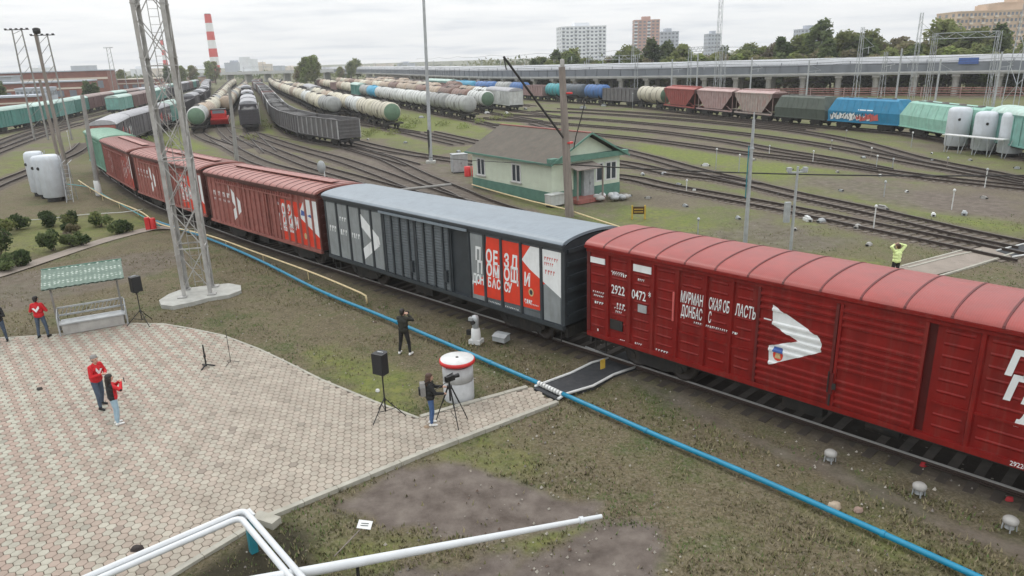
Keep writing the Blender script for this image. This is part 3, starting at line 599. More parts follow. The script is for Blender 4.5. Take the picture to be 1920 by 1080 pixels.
def door_mesh(t, x0, x1, prof, mname, thick=.05, sgn=1, frame_m=None):
    mb = MB().use(mname); k = len(prof)
    vs = [(x0, p[1]*sgn, p[0]) for p in prof]+[(x1, p[1]*sgn, p[0]) for p in prof]
    mb.add(vs, [(i, i+1, k+i+1, k+i) if sgn < 0 else (i, k+i, k+i+1, i+1) for i in range(k-1)])
    yb = prof[0][1]; y0, y1 = sorted((yb*sgn+.004*sgn*(1 if yb < 0 else -1)*-1, (yb+.06)*sgn))
    mb.b2(x0, x1, min((yb+.006)*sgn, (yb+.06)*sgn), max((yb+.006)*sgn, (yb+.06)*sgn), prof[0][0], prof[-1][0])
    mb.use(frame_m or mname)
    for x in (x0+.035, x1-.035): mb.b2(x-.04, x+.04, min((yb-.055)*sgn, (yb+.0)*sgn), max((yb-.055)*sgn, (yb+.0)*sgn), prof[0][0]+.002, prof[-1][0]-.002)
    return mb.build('door', t)
def drape(mb, poly, prof, L, eps=.006):
    """white shape that follows the ridges of a corrugated door (poly convex, in s, z)"""
    for (za, ya), (zb, yb) in zip(prof[:-1], prof[1:]):
        q = clip(poly, za, zb, 1)
        if len(q) < 3: continue
        f = lambda z_: ya+(yb-ya)*((z_-za)/(zb-za+1e-9))
        mb.add([(s_-L/2, f(z_)-eps, z_) for s_, z_ in q], [tuple(range(len(q)))])
def place(o, a, b_, L=None):
    """a wagon between two ends of its centre line, on the rails"""
    a, b_ = Vector(a[:2]), Vector(b_[:2]); c = (a+b_)/2; o.location = (c.x, c.y, RAIL); d = b_-a; o.rotation_euler = (0, 0, math.atan2(d.y, d.x))
    if L: o.scale = (d.length/L, 1, 1)
    return o
d0 = Vector((math.cos(math.radians(-45.9)), math.sin(math.radians(-45.9)))); n0 = Vector((-d0.y, d0.x))
Z = lambda z_: z_-RAIL                       # heights read over the ground
# --- red box car, nearest
L = 17.0; RB = [.86, 1.77, 2.68, 3.58, 4.55, 5.42, 11.74, 13.05, 14.1, 15.1, 16.1]
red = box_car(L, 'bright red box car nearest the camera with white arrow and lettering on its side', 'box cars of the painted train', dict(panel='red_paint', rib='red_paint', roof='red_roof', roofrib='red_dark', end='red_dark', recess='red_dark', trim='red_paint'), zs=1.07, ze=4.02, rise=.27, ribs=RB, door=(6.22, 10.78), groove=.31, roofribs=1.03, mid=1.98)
P0 = Vector((2.62, 23.66))+n0*1.52; place(red, P0, P0+d0*L)
pr = corr_door(red, 0, 0, -1.535, 1.1, 4.0, 'red_paint', pitch=.2, amp=.05, flats=((3.05, 3.25), (1.85, 2.05)))
for sg in (1, -1):
    dl = door_mesh(red, 6.25-L/2, 8.49-L/2, pr, 'red_paint', sgn=sg, frame_m='red_dark'); dr = door_mesh(red, 8.52-L/2, 10.6-L/2, pr, 'red_paint', sgn=sg)
    mb = MB().use('red_dark'); y = -1.62*sg
    mb.box((8.5-L/2, y, 1.75), (.10, .06, .6)); mb.use('steel_black').tube((8.44-L/2, y-.05*sg, 1.5), (8.44-L/2, y-.05*sg, 2.1), .02, n=6); mb.box((8.6-L/2, y-.04*sg, 1.7), (.09, .05, .16)); mb.tube((8.5-L/2, y, 1.1), (8.5-L/2, y, 1.45), .025, n=6)
    mb.build('door_latch', dl)
pl = PL(L, -1.497)
mb = MB().use('decal_white')
for a, b_, nm in ((1.0, 1.66, '2922'), (1.84, 2.48, '0472')): text(mb, nm, .44, a, Z(2.88), pl, bold=.012, squeeze=.64)
text(mb, '*', .44, 2.5, Z(2.92), pl, bold=.012, squeeze=.5)
pt = PL(L, -1.552)
mb.build('lettering', red)
mb = MB().use('decal_white')
for s_, w_, z_, x_ in (('МУРМАН', .78, 3.16, 3.68), ('СКАЯ ОБ', .68, 3.16, 4.66), ('ЛАСТЬ', .64, 3.16, 5.53), ('ДОНБАС', .74, 2.72, 3.72), ('С', .10, 2.72, 4.67)):
    tmp = MB().use('decal_white'); wd = text(tmp, s_, 1, 0, 0, lambda x, z: (x, 0, z), bold=.012); text(mb, s_, .50, x_, Z(z_), pl, shear=.04, bold=.016, squeeze=w_/wd/.50)
mb.build('lettering', red)
mb = MB().use('decal_white')
strokes(mb, 4.2, 5.7, Z(2.56), .07, pl, 22, 1)
for s_, w_, z_, h_, k_ in ((.22, .5, 2.74, .07, 6), (.26, .45, 2.62, .06, 6), (.3, .4, 2.36, .09, 4), (1.05, .6, 3.52, .10, 7), (1.0, .55, 3.62, .04, 6), (1.25, .35, 2.42, .16, 3), (1.15, .5, 2.36, .05, 5), (1.2, .28, 2.22, .08, 4), (2.08, .28, 3.52, .08, 4), (.42, .1, 1.36, .09, 1), (1.4, .22, 1.25, .06, 3), (2.02, .3, 1.3, .07, 4), (2.85, .5, 1.3, .07, 5)): strokes(mb, s_, s_+w_, Z(z_), h_, pl, k_, int(s_*100+z_*10))
mb.build('lettering', red)
mb = MB().use('decal_white')
for nm, s_, z_, sz in (('ПОЕЗД', 12.22, 3.34, .80), ('ПОМОЩИ', 12.28, 2.74, .80), ('ДОНБАССУ', 12.62, 2.24, .58)): text(mb, nm, sz, s_, Z(z_), pl, shear=.18, bold=.05, squeeze=.92)
text(mb, '29220472', .17, 12.68, Z(1.17), PL(L, -1.568), bold=.01, squeeze=.8)
mb.build('lettering', red)
mb = MB().use('decal_white')
drape(mb, [(6.68, Z(3.75)), (6.72, Z(3.17)), (7.48, Z(2.86)), (8.13, Z(2.72)), (8.12, Z(3.02)), (7.98, Z(3.16))][::-1], pr, L)
drape(mb, [(6.66, Z(2.52)), (6.70, Z(1.94)), (8.13, Z(2.70)), (7.49, Z(2.87))][::-1] if False else [(6.70, Z(1.94)), (8.13, Z(2.72)), (7.47, Z(2.86)), (6.66, Z(2.52))], pr, L, .007)
mb.add([(6.45-L/2, -1.548, Z(3.27)), (6.7-L/2, -1.60, Z(3.29)), (6.7-L/2, -1.60, Z(3.33)), (6.45-L/2, -1.548, Z(3.31))], [(0, 1, 2, 3)])
mb.build('arrow_emblem', red)
mb = MB().use('decal_red'); cx, cz = 6.95, Z(2.30)
drape(mb, [(cx+.15*math.cos(k), cz+.18*math.sin(k)) for k in np.linspace(0, 2*math.pi, 13)[:-1]], pr, L, .012); mb.use('decal_blue'); drape(mb, [(cx-.16, cz+.09), (cx+.16, cz+.09), (cx+.12, cz+.24), (cx-.12, cz+.24)], pr, L, .016)
mb.use('decal_gold'); drape(mb, [(cx-.09, cz-.1), (cx+.09, cz-.1), (cx+.06, cz+.06), (cx-.06, cz+.06)], pr, L, .017); mb.build('crest', red)
mb = MB().use('decal_white'); mb.b2(.1-L/2, .72-L/2, -1.50, -1.466, Z(3.80), Z(4.0)); mb.build('plate', red); mb = MB().use('decal_white'); mb.b2(1.88-L/2, 2.58-L/2, -1.50, -1.466, Z(3.82), Z(4.05)); mb.build('plate', red)
mb = MB().use('galv'); mb.b2(2.1-L/2, 2.44-L/2, -1.50, -1.466, Z(2.46), Z(2.72)); mb.build('plate', red); mb = MB().use('steel_black'); mb.b2(.98-L/2, 1.5-L/2, -1.52, -1.466, Z(1.6), Z(1.95)); mb.build('document_box', red)
mb = MB().use('decal_pink'); mb.tube((3.49-L/2, -1.575, Z(2.5)), (3.49-L/2, -1.575, Z(3.45)), .035, n=6); mb.build('door_stop', red)
# --- grey box car
L = 15.85; GB = [1.07, 2.1, 3.12, 4.02, 4.95, 10.85, 11.75, 12.7, 13.75, 14.78]
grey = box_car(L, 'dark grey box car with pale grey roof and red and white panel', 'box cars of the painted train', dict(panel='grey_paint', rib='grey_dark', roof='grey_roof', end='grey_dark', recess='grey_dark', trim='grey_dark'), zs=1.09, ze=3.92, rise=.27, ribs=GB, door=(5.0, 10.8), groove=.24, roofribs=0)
P1 = Vector((-9.25, 35.42))+n0*1.55; place(grey, P1, P1+d0*L)
pg = corr_door(grey, 0, 0, -1.49, 1.12, 3.88, 'grey_paint', pitch=.12, amp=.018)
for sg in (1, -1):
    for a, b_ in ((5.05, 7.35), (7.38, 9.68)):
        o = door_mesh(grey, a-L/2, b_-L/2, pg, 'grey_paint', sgn=sg, frame_m='grey_dark'); q = MB().use('grey_dark')
        for s_ in np.arange(a+.62, b_-.3, .63): q.b2(s_-L/2-.045, s_-L/2+.045, min(-1.57*sg, -1.49*sg), max(-1.57*sg, -1.49*sg), 1.13, 3.87)
        q.b2(b_-.3-L/2, b_-.2-L/2, min(-1.62*sg, -1.49*sg), max(-1.62*sg, -1.49*sg), 1.5, 2.0); q.build('door_post', o)
q = MB().use('grey_roof'); q.b2(4.9-L/2, 10.9-L/2, -1.66, -1.60, 3.88, 3.98); q.build('door_rail', grey)
pl = PL(L, -1.445); mb = MB().use('grey_light')
for a, b_ in ((.12, .98), (1.16, 2.01), (2.2, 3.02), (3.22, 3.92), (4.12, 4.85), (10.95, 11.65), (14.88, 15.7)): mb.add([(a-L/2, -1.4945, Z(1.33)), (b_-L/2, -1.4945, Z(1.33)), (b_-L/2, -1.4945, Z(4.0)), (a-L/2, -1.4945, Z(4.0))], [(0, 1, 2, 3)]); mb.build('light_panel', grey); mb = MB().use('grey_light')
mb = MB().use('decal_red'); quadsheet(mb, [(11.0, Z(1.5)), (14.7, Z(1.62)), (14.7, Z(4.0)), (11.9, Z(4.0)), (11.7, Z(2.4)), (11.05, Z(1.95))], PL(L, -1.4955), GB); quadsheet(mb, [(14.7, Z(2.6)), (15.05, Z(2.75)), (14.7, Z(3.05))], PL(L, -1.4955), GB); mb.build('red_panel', grey)
mb = MB().use('decal_white'); quadsheet(mb, [(13.80, Z(3.42)), (14.2, Z(3.12)), (15.72, Z(2.33)), (15.74, Z(4.0)), (14.25, Z(4.0))], PL(L, -1.499), GB, .07)
quadsheet(mb, [(3.14, Z(3.8)), (3.15, Z(3.15)), (4.2, Z(2.45)), (4.62, Z(2.5)), (4.55, Z(2.85))], PL(L, -1.499), GB, .07); quadsheet(mb, [(3.18, Z(2.1)), (3.25, Z(1.58)), (4.6, Z(2.45)), (3.95, Z(2.58))], PL(L, -1.500), GB, .07)
mb.build('arrow_emblem', grey)
mb = MB().use('decal_white'); pl = PL(L, -1.504)
for row, z_, sz in (((('П', 11.2), ('О', 11.82), ('Е', 12.22), ('З', 12.83), ('Д', 13.2)), 2.98, .72), ((('П', 11.28), ('О', 11.82), ('М', 12.18), ('О', 12.80), ('Щ', 13.16), ('И', 13.88)), 2.46, .68), ((('Д', 10.98), ('О', 11.21), ('Н', 11.43), ('Б', 11.88), ('А', 12.13), ('С', 12.38), ('С', 12.80), ('У', 13.02)), 2.0, .52)):
    for ch, s_ in row: text(mb, ch, sz, s_, Z(z_), pl, shear=.06, bold=.036, squeeze=.62 if sz < .6 else .66)
    mb.build('lettering', grey); mb = MB().use('decal_white')
strokes(mb, 13.9, 14.35, Z(1.80), .13, pl, 4, 5); strokes(mb, 13.95, 14.65, Z(1.74), .06, pl, 9, 6); strokes(mb, .3, .95, Z(2.55), .3, PL(L, -1.498), 3, 7); strokes(mb, 1.3, 1.95, Z(2.5), .28, PL(L, -1.498), 3, 8); strokes(mb, 2.3, 3.0, Z(2.5), .24, PL(L, -1.498), 4, 9); strokes(mb, 1.3, 1.95, Z(3.2), .2, PL(L, -1.498), 3, 18); strokes(mb, 11.9, 12.6, Z(1.36), .05, pl, 8, 3); strokes(mb, 12.85, 13.6, Z(1.36), .05, pl, 8, 4)
mb.build('lettering', grey)
mb = MB().use('decal_pink'); strokes(mb, 14.95, 15.65, Z(3.62), .12, pl, 6, 11); strokes(mb, 14.95, 15.4, Z(3.42), .12, pl, 5, 12); strokes(mb, 14.98, 15.5, Z(3.1), .16, pl, 4, 13); mb.build('lettering', grey)
mb = MB().use('decal_gold'); mb.add([pl(14.25+.13*math.cos(k), Z(2.24)+.16*math.sin(k)) for k in np.linspace(0, 6.28, 13)[:-1]], [tuple(range(12))]); mb.use('grey_dark'); mb.add([(14.25-L/2+.08*math.cos(k), -1.507, Z(2.24)+.10*math.sin(k)) for k in np.linspace(0, 6.28, 11)[:-1]], [tuple(range(10))]); mb.build('roundel', grey)
mb = MB().use('decal_white'); mb.lathe([(.09, -.02), (.09, .02)], (L/2+.62, -.55, .85), 12, 'x'); mb.build('brake_hose_tap', grey)
# --- three brown box cars and the green one
L = 13.3; BB = list(np.arange(.62, 4.6, .66))+[9.35, 10.02, 10.7, 11.38, 12.05, 12.7]
def brown(label, decal, cols, i):
    t = box_car(L, label, 'box cars of the painted train', cols, zs=1.09, ze=3.86, rise=.30, ribs=BB, door=(4.75, 9.15), groove=None, roofribs=.74, rail=True)
    pb = corr_door(t, 0, 0, -1.49, 1.12, 3.6, 'x', pitch=.3, amp=.012)
    for sg in (1, -1):
        for a, b_ in ((4.8, 7.9), (8.15, 9.1)):
            o = door_mesh(t, a-L/2, b_-L/2, pb, cols['panel'], sgn=sg); q = MB().use(cols['rib'])
            for s_ in np.arange(a+.5, b_-.2, .58): q.b2(s_-L/2-.05, s_-L/2+.05, min(-1.565*sg, -1.49*sg), max(-1.565*sg, -1.49*sg), 1.13, 3.58)
            q.build('door_post', o)
    if decal:
        pl = PL(L, -1.474); mb = MB().use('decal_red'); quadsheet(mb, [(9.15, Z(1.35)), (13.2, Z(1.35)), (13.2, Z(2.2)), (11.9, Z(3.6)), (9.15, Z(3.6))], pl, BB, .065); mb.build('red_panel', t)
        mb = MB().use('decal_white'); quadsheet(mb, [(11.2, Z(2.9)), (13.2, Z(1.95)), (13.2, Z(3.85)), (12.0, Z(3.85))], PL(L, -1.477), BB, .065); quadsheet(mb, [(3.0, Z(3.75)), (3.05, Z(2.95)), (3.8, Z(2.35)), (4.45, Z(2.3)), (4.4, Z(2.85))], PL(L, -1.477), BB, .065); quadsheet(mb, [(3.3, Z(2.25)), (3.35, Z(1.6)), (4.45, Z(2.3)), (4.0, Z(2.6))], PL(L, -1.478), BB, .065); mb.build('arrow_emblem', t)
        mb = MB().use('decal_white'); pp = PL(L, -1.482)
        for row, z_, sz in (((('П', 8.95), ('О', 9.45), ('Е', 9.76), ('З', 10.12), ('Д', 10.40)), 2.76, .80), ((('П', 9.02), ('О', 9.45), ('М', 9.72), ('О', 10.12), ('Щ', 10.42), ('И', 10.82)), 2.20, .74), ((('Д', 8.85), ('О', 9.05), ('Н', 9.42), ('Б', 9.64), ('А', 9.84), ('С', 10.1), ('С', 10.32), ('У', 10.5)), 1.86, .46)):
            for ch, s_ in row: text(mb, ch, sz, s_, Z(z_), pp, shear=.06, bold=.06, squeeze=.58)
        for k_, s_ in enumerate((.72, 1.38, 2.04, 2.62)): strokes(mb, s_+.08, s_+.46, Z(2.92), .28, pp, 2, k_+20); strokes(mb, s_+.08, s_+.4, Z(2.6), .14, pp, 2, k_+30)
        mb.build('lettering', t)
        mb = MB().use('decal_blue'); mb.add([pp(11.5, Z(2.95)), pp(11.95, Z(2.95)), pp(12.1, Z(3.15)), pp(11.6, Z(3.25))], [(0, 1, 2, 3)]); mb.add([pp(12.15, Z(3.0)), pp(12.6, Z(2.9)), pp(12.5, Z(3.1))], [(0, 1, 2)]); mb.use('decal_gold'); mb.add([pp(11.75+.13*math.cos(k), Z(1.85)+.18*math.sin(k)) for k in np.linspace(0, 6.28, 11)[:-1]], [tuple(range(10))]); mb.build('emblem', t)
    return t
BC = dict(panel='brown_paint', rib='brown_paint', roof='brown_roof', roofrib='brown_dark', end='brown_dark', recess='brown_dark', trim='brown_dark', walk='brown_roof')
br = brown('brown box car coupled behind the grey box car, with red panel and worn pink roof', True, BC, 0)
def Nn(a): a = math.radians(a); return Vector((-math.sin(a), math.cos(a)))*1.53
ENDS = [((-18.95, 45.3), (-9.95, 36.2), -45.5), ((-29.6, 57.3), (-19.9, 46.55), -48), ((-38.2, 68.8), (-30.4, 58.35), -52)]
place(br, Vector(ENDS[0][0])+Nn(-45.5), Vector(ENDS[0][1])+Nn(-45.5), None)
for (a, b_, an), lb in zip(ENDS[1:], ('brown box car half hidden by the lattice tower', 'brown box car coupled to the green box car')):
    o = dup(br, (0, 0, 0), 0, lb, 'box cars of the painted train'); place(o, Vector(a)+Nn(an), Vector(b_)+Nn(an), L)
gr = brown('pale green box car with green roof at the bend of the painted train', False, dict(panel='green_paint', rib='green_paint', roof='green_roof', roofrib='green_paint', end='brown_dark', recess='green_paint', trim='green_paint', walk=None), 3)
place(gr, Vector((-46.0, 80.0))+Nn(-54), Vector((-38.9, 70.1))+Nn(-54), L)
# ------------------------------------------------------------------ wagons standing in the yard
for nm, c_, dr in (('tank_cream', (.62, .58, .46), (.34, .28, .2)), ('tank_tan', (.46, .36, .27), (.2, .15, .11)), ('tank_grey', (.36, .37, .36), (.18, .17, .15)), ('tank_pale', (.60, .62, .60), (.36, .34, .3)), ('tank_blue', (.05, .15, .38), (.08, .10, .14)), ('tank_sky', (.07, .36, .56), (.10, .2, .26)), ('tank_teal', (.06, .36, .40), (.1, .2, .2)), ('tank_dark', (.08, .10, .12), (.05, .05, .05)), ('tank_brown', (.22, .13, .10), (.1, .07, .06)),
                   ('gon_grey', (.15, .145, .145), (.09, .07, .06)), ('gon_pale', (.46, .46, .455), (.2, .18, .17)), ('gon_dark', (.06, .055, .062), (.05, .04, .035)), ('gon_rose', (.36, .24, .23), (.2, .15, .14)), ('hop_dark', (.10, .045, .038), (.05, .035, .03)), ('hop_red', (.36, .085, .07), (.2, .09, .07)), ('hop_rose', (.46, .33, .31), (.3, .10, .08)), ('hop_pale', (.42, .36, .32), (.34, .07, .05)),
                   ('cov_green', (.075, .095, .075), (.05, .05, .04)), ('cov_blue', (.02, .25, .45), (.04, .16, .25)), ('cov_mint', (.30, .56, .46), (.22, .33, .27)), ('wag_teal', (.085, .27, .23), (.13, .17, .15)), ('wag_mint', (.17, .36, .32), (.18, .22, .20)), ('wag_roof', (.45, .60, .54), (.35, .38, .35)), ('wag_grey', (.13, .12, .13), (.08, .07, .07)), ('wag_groof', (.40, .40, .42), (.25, .24, .24)), ('wag_brown', (.16, .085, .08), (.09, .06, .055)), ('wag_broof', (.30, .22, .20), (.2, .15, .13)), ('coach_pink', (.62, .52, .53), (.4, .33, .32)), ('coach_red', (.48, .06, .06), (.3, .1, .1)), ('end_green', (.12, .20, .13), (.08, .13, .09)), ('hatch', (.10, .09, .08), (.06, .05, .05)), ('loco_red', (.60, .025, .02), (.35, .03, .02)), ('coal', (.015, .014, .014), (.05, .045, .04))):
    mat(nm, tuple(v*.86 for v in c_), .6, .14, 1.6, dirt=tuple(v*.86 for v in dr), dirt_amt=.6, obj_rand=.16)
def tank_car(m, L=12.0, endm=None, band='hatch', label='', det=0):
    t = thing('tank_wagon', label, 'tank wagon'); h = L/2-.55; r = 1.5; cz = 2.62
    mb = MB().use(m); prof = [(0.02, -h), (.6, -h+.06), (1.05, -h+.2), (1.35, -h+.42), (1.5, -h+.7), (1.5, h-.7), (1.35, h-.42), (1.05, h-.2), (.6, h-.06), (.02, h)]
    mb.lathe(prof[3:7] if endm else prof, (0, 0, cz), 22, 'x', cap=False); mb.build('tank', t)
    if endm:
        e_ = MB().use(endm); e_.lathe(prof[:4], (0, 0, cz), 22, 'x', cap=False); e_.build('tank_end', t); e_ = MB().use(endm); e_.lathe(prof[6:], (0, 0, cz), 22, 'x', cap=False); e_.build('tank_end', t)
    b_ = MB().use(band)
    for x in (-h*.62, -h*.22, h*.22, h*.62): b_.lathe([(1.49, -.06), (1.525, -.06), (1.525, .06), (1.49, .06)], (x, 0, cz), 22, 'x', cap=False)
    b_.build('strap', t)
    d_ = MB().use(band); d_.lathe([(.36, 0), (.36, .22), (.30, .27), (.02, .3)], (0, 0, cz+1.44), 14); d_.b2(-1.3, 1.3, -.42, -.36, cz+1.55, cz+1.6); d_.b2(-1.3, 1.3, .36, .42, cz+1.55, cz+1.6)
    for x in (-1.2, 1.2): d_.b2(x-.03, x+.03, -.42, .42, cz+1.4, cz+1.58)
    d_.tube((.5, -1.45, cz-.9), (.5, -1.52, cz+.2), .03, n=5); d_.tube((.95, -1.45, cz-.9), (.95, -1.52, cz+.2), .03, n=5); d_.tube((.5, -1.5, cz+.2), (.5, -.5, cz+1.5), .03, n=5); d_.tube((.95, -1.5, cz+.2), (.95, -.5, cz+1.5), .03, n=5)
    d_.build('hatch', t)
    f = MB().use('steel_black')
    f.b2(-L/2, L/2, -.3, .3, .75, 1.02)
    for sx in (-1, 1): f.b2(sx*L/2-.12, sx*L/2+.12, -1.45, 1.45, .8, 1.05); f.extr([(sx*(L/2-2.6), -1.1, 1.0), (sx*(L/2-2.6), 1.1, 1.0), (sx*(L/2-2.6), 1.3, 1.75), (sx*(L/2-2.6), .7, 1.25), (sx*(L/2-2.6), -.7, 1.25), (sx*(L/2-2.6), -1.3, 1.75)], (-.3, 0, 0), (.3, 0, 0)); f.b2(min(sx*L/2, sx*(L/2+.5)), max(sx*L/2, sx*(L/2+.5)), -.13, .13, .8, 1.0)
    f.b2(-L/2, L/2, -1.42, -1.36, .95, 1.03); f.b2(-L/2, L/2, 1.36, 1.42, .95, 1.03)
    f.build('underframe', t)
    for sx in (-1, 1): bogie(t, sx*(L/2-2.1), det)
    return t
def gondola(m, L=13.9, label='', load=True, det=0, ribm=None):
    t = thing('open_wagon', label, 'open wagon'); h = L/2; mb = MB().use(m)
    for sy in (-1, 1):
        y0, y1 = sorted((sy*1.48, sy*1.42)); mb.b2(-h, h, y0, y1, 1.1, 3.4)
        y0, y1 = sorted((sy*1.41, sy*1.58)); mb.b2(-h-.05, h+.05, y0, y1, 3.401, 3.52); mb.b2(-h, h, y0, y1, 1.0, 1.099)
        mb.use(ribm or m)
        for x in np.linspace(-h+.1, h-.1, 9): y0, y1 = sorted((sy*1.481, sy*1.60)); mb.b2(x-.09, x+.09, y0, y1, 1.101, 3.4)
        mb.use(m)
    for sx in (-1, 1):
        x0, x1 = sorted((sx*h, sx*(h-.06))); mb.b2(x0, x1, -1.415, 1.415, 1.1, 3.45)
        for z_ in (1.5, 1.95, 2.4, 2.85, 3.3): x0, x1 = sorted((sx*(h+.001), sx*(h+.09))); mb.b2(x0, x1, -1.40, 1.40, z_-.07, z_+.07)
    mb.build('body', t)
    mb = MB().use('coal' if load else 'hatch'); n_ = 14
    vs = [(-h+.07+(L-.14)*i/n_, -1.41+2.82*j/4, (2.9+random.uniform(-.25, .2)+(.3 if 0 < j < 4 else -.1)) if load else 1.5) for i in range(n_+1) for j in range(5)]
    mb.add(vs, [(i*5+j, (i+1)*5+j, (i+1)*5+j+1, i*5+j+1) for i in range(n_) for j in range(4)]); mb.build('load' if load else 'wagon_floor', t)
    chassis(t, L-.2, 1.0, det); return t
def hopper(m, L=12.0, label='', det=0):
    t = thing('hopper_wagon', label, 'hopper wagon'); h = L/2; mb = MB().use(m); a, b_ = h-.2, h-3.0
    prof = [(-a, 4.1), (a, 4.1), (a, 3.55), (b_, 1.3), (-b_, 1.3), (-a, 3.55)]
    for sy in (-1, 1):
        y0, y1 = sorted((sy*1.5, sy*1.44)); mb.extr([(x, 0, z_) for x, z_ in prof], (0, y0, 0), (0, y1, 0))
        for x in np.linspace(-a+.2, a-.2, 15):
            zb = 1.35 if abs(x) < b_ else 1.3+(abs(x)-b_)*(3.55-1.3)/(a-b_)
            y0, y1 = sorted((sy*1.501, sy*1.57)); mb.b2(x-.05, x+.05, y0, y1, zb+.05, 3.98)
        y0, y1 = sorted((sy*1.43, sy*1.62)); mb.b2(-a-.03, a+.03, y0, y1, 3.985, 4.14)
    mb.build('body', t); mb = MB().use('hop_dark')
    for sx in (-1, 1):
        mb.extr([(sx*a, -1.44, 4.1), (sx*a, 1.44, 4.1), (sx*b_, 1.44, 1.35), (sx*b_, -1.44, 1.35)], (0, 0, 0), (-.06*sx, 0, 0)); mb.b2(min(sx*a, sx*(a+.12)), max(sx*a, sx*(a+.12)), -1.44, 1.44, 3.5, 4.12)
    mb.build('end_slope', t)
    rf = MB().use('hop_rose' if m != 'hop_red' else 'hop_red'); sec = [(-1.5, 4.1), (-.9, 4.35), (0, 4.45), (.9, 4.35), (1.5, 4.1)]
    rf.add([(x, y, z_) for x in (-a, a) for y, z_ in sec], [(i, i+1, 6+i, 5+i) for i in range(4)]+[(4, 3, 2, 1, 0), (5, 6, 7, 8, 9)]); rf.b2(-a+.6, a-.6, -.3, .3, 4.42, 4.6); rf.build('roof', t)
    f = MB().use(m)
    for sx in (-1, 1):
        for y in (-1.2, 1.2): f.tube((sx*(h-.3), y, 1.0), (sx*(h-.3), y, 3.6), .06, n=5); f.tube((sx*(h-.3), y, 1.2), (sx*(b_-.1), y, 2.2), .05, n=5)
    f.b2(-h, h, -1.45, -1.37, .98, 1.2); f.b2(-h, h, 1.37, 1.45, .98, 1.2); f.build('end_frame', t)
    chassis(t, L-.1, 1.0, det); return t
def cov_hopper(m, L=12.0, label='', det=0, graff=False):
    t = thing('covered_hopper_wagon', label, 'covered hopper'); h = L/2-.1; mb = MB().use(m)
    def ring(x, k=1): return [(x, -1.42, 1.05), (x, -1.56, 2.3), (x, -1.15*k, 3.75*1), (x, -.9*k, 3.95), (x, .9*k, 3.95), (x, 1.15*k, 3.75), (x, 1.56, 2.3), (x, 1.42, 1.05)]
    R0 = [(-h, y, z_) for _, y, z_ in ring(0)]; R1 = [(h, y, z_) for _, y, z_ in ring(0)]
    R0 = [(-h+max(0, z_-2.3)*.55, y, z_) for _, y, z_ in R0]; R1 = [(h-max(0, z_-2.3)*.55, y, z_) for _, y, z_ in R1]
    mb.add(R0+R1, [tuple(range(7, -1, -1)), tuple(range(8, 16))]+[(i, (i+1) % 8, 8+(i+1) % 8, 8+i) for i in range(8)])
    mb.b2(-h-.05, h+.05, -1.5, 1.5, .92, 1.05)
    for x in np.linspace(-h+1.9, h-1.9, 8):
        for sy in (-1, 1): mb.extr([(x-.05, sy*1.43, 1.06), (x-.05, sy*1.585, 2.3), (x-.05, sy*1.18, 3.75), (x-.05, sy*1.1, 3.73), (x-.05, sy*1.5, 2.3), (x-.05, sy*1.38, 1.06)], (0, 0, 0), (.1, 0, 0))
    mb.build('body', t); q = MB().use('hatch')
    for x in np.linspace(-h+2.4, h-2.4, 4): q.lathe([(.33, 0), (.33, .12), (.02, .16)], (x, 0, 3.94), 12)
    q.b2(-h+1.6, h-1.6, -.75, -.5, 3.98, 4.02); q.build('hatch', t)
    if graff:
        r = random.Random(4); 
        for mm, lo, hi in (('decal_white', -h+.5, 1.0), ('decal_pink', -1.0, h-4.0), ('grey_dark', -h+.5, h-4.0)):
            g_ = MB().use(mm); x = lo; eps = {'decal_white': .035, 'decal_pink': .045, 'grey_dark': .055}[mm]
            yy = lambda z_: -1.42-.14*(z_-1.05)/1.25-.012-eps
            while x < hi:
                w_ = r.uniform(.4, 1.0) if mm != 'grey_dark' else r.uniform(.05, .12); zb, zt = r.uniform(1.1, 1.4), r.uniform(1.75, 2.25); sh = r.uniform(-.3, .3)
                g_.add([(x, yy(zb), zb), (x+w_, yy(zb+.1), zb+.1), (x+w_+sh, yy(zt), zt), (x+w_*.4+sh, yy(zt-.25), zt-.25), (x+sh*.5, yy(zt-.05), zt-.05)], [(0, 1, 2, 3, 4)]); x += w_*r.uniform(.75, 1.05) if mm != 'grey_dark' else r.uniform(.35, .8)
            g_.build('graffiti', t)
        g_ = MB().use('decal_white'); g_.add([(-.8, -1.51, 2.5), (1.6, -1.51, 2.5), (1.6, -1.475, 2.62), (-.8, -1.475, 2.62)], [(0, 1, 2, 3)]); g_.build('lettering', t)
    chassis(t, L-.1, 1.0, det); return t
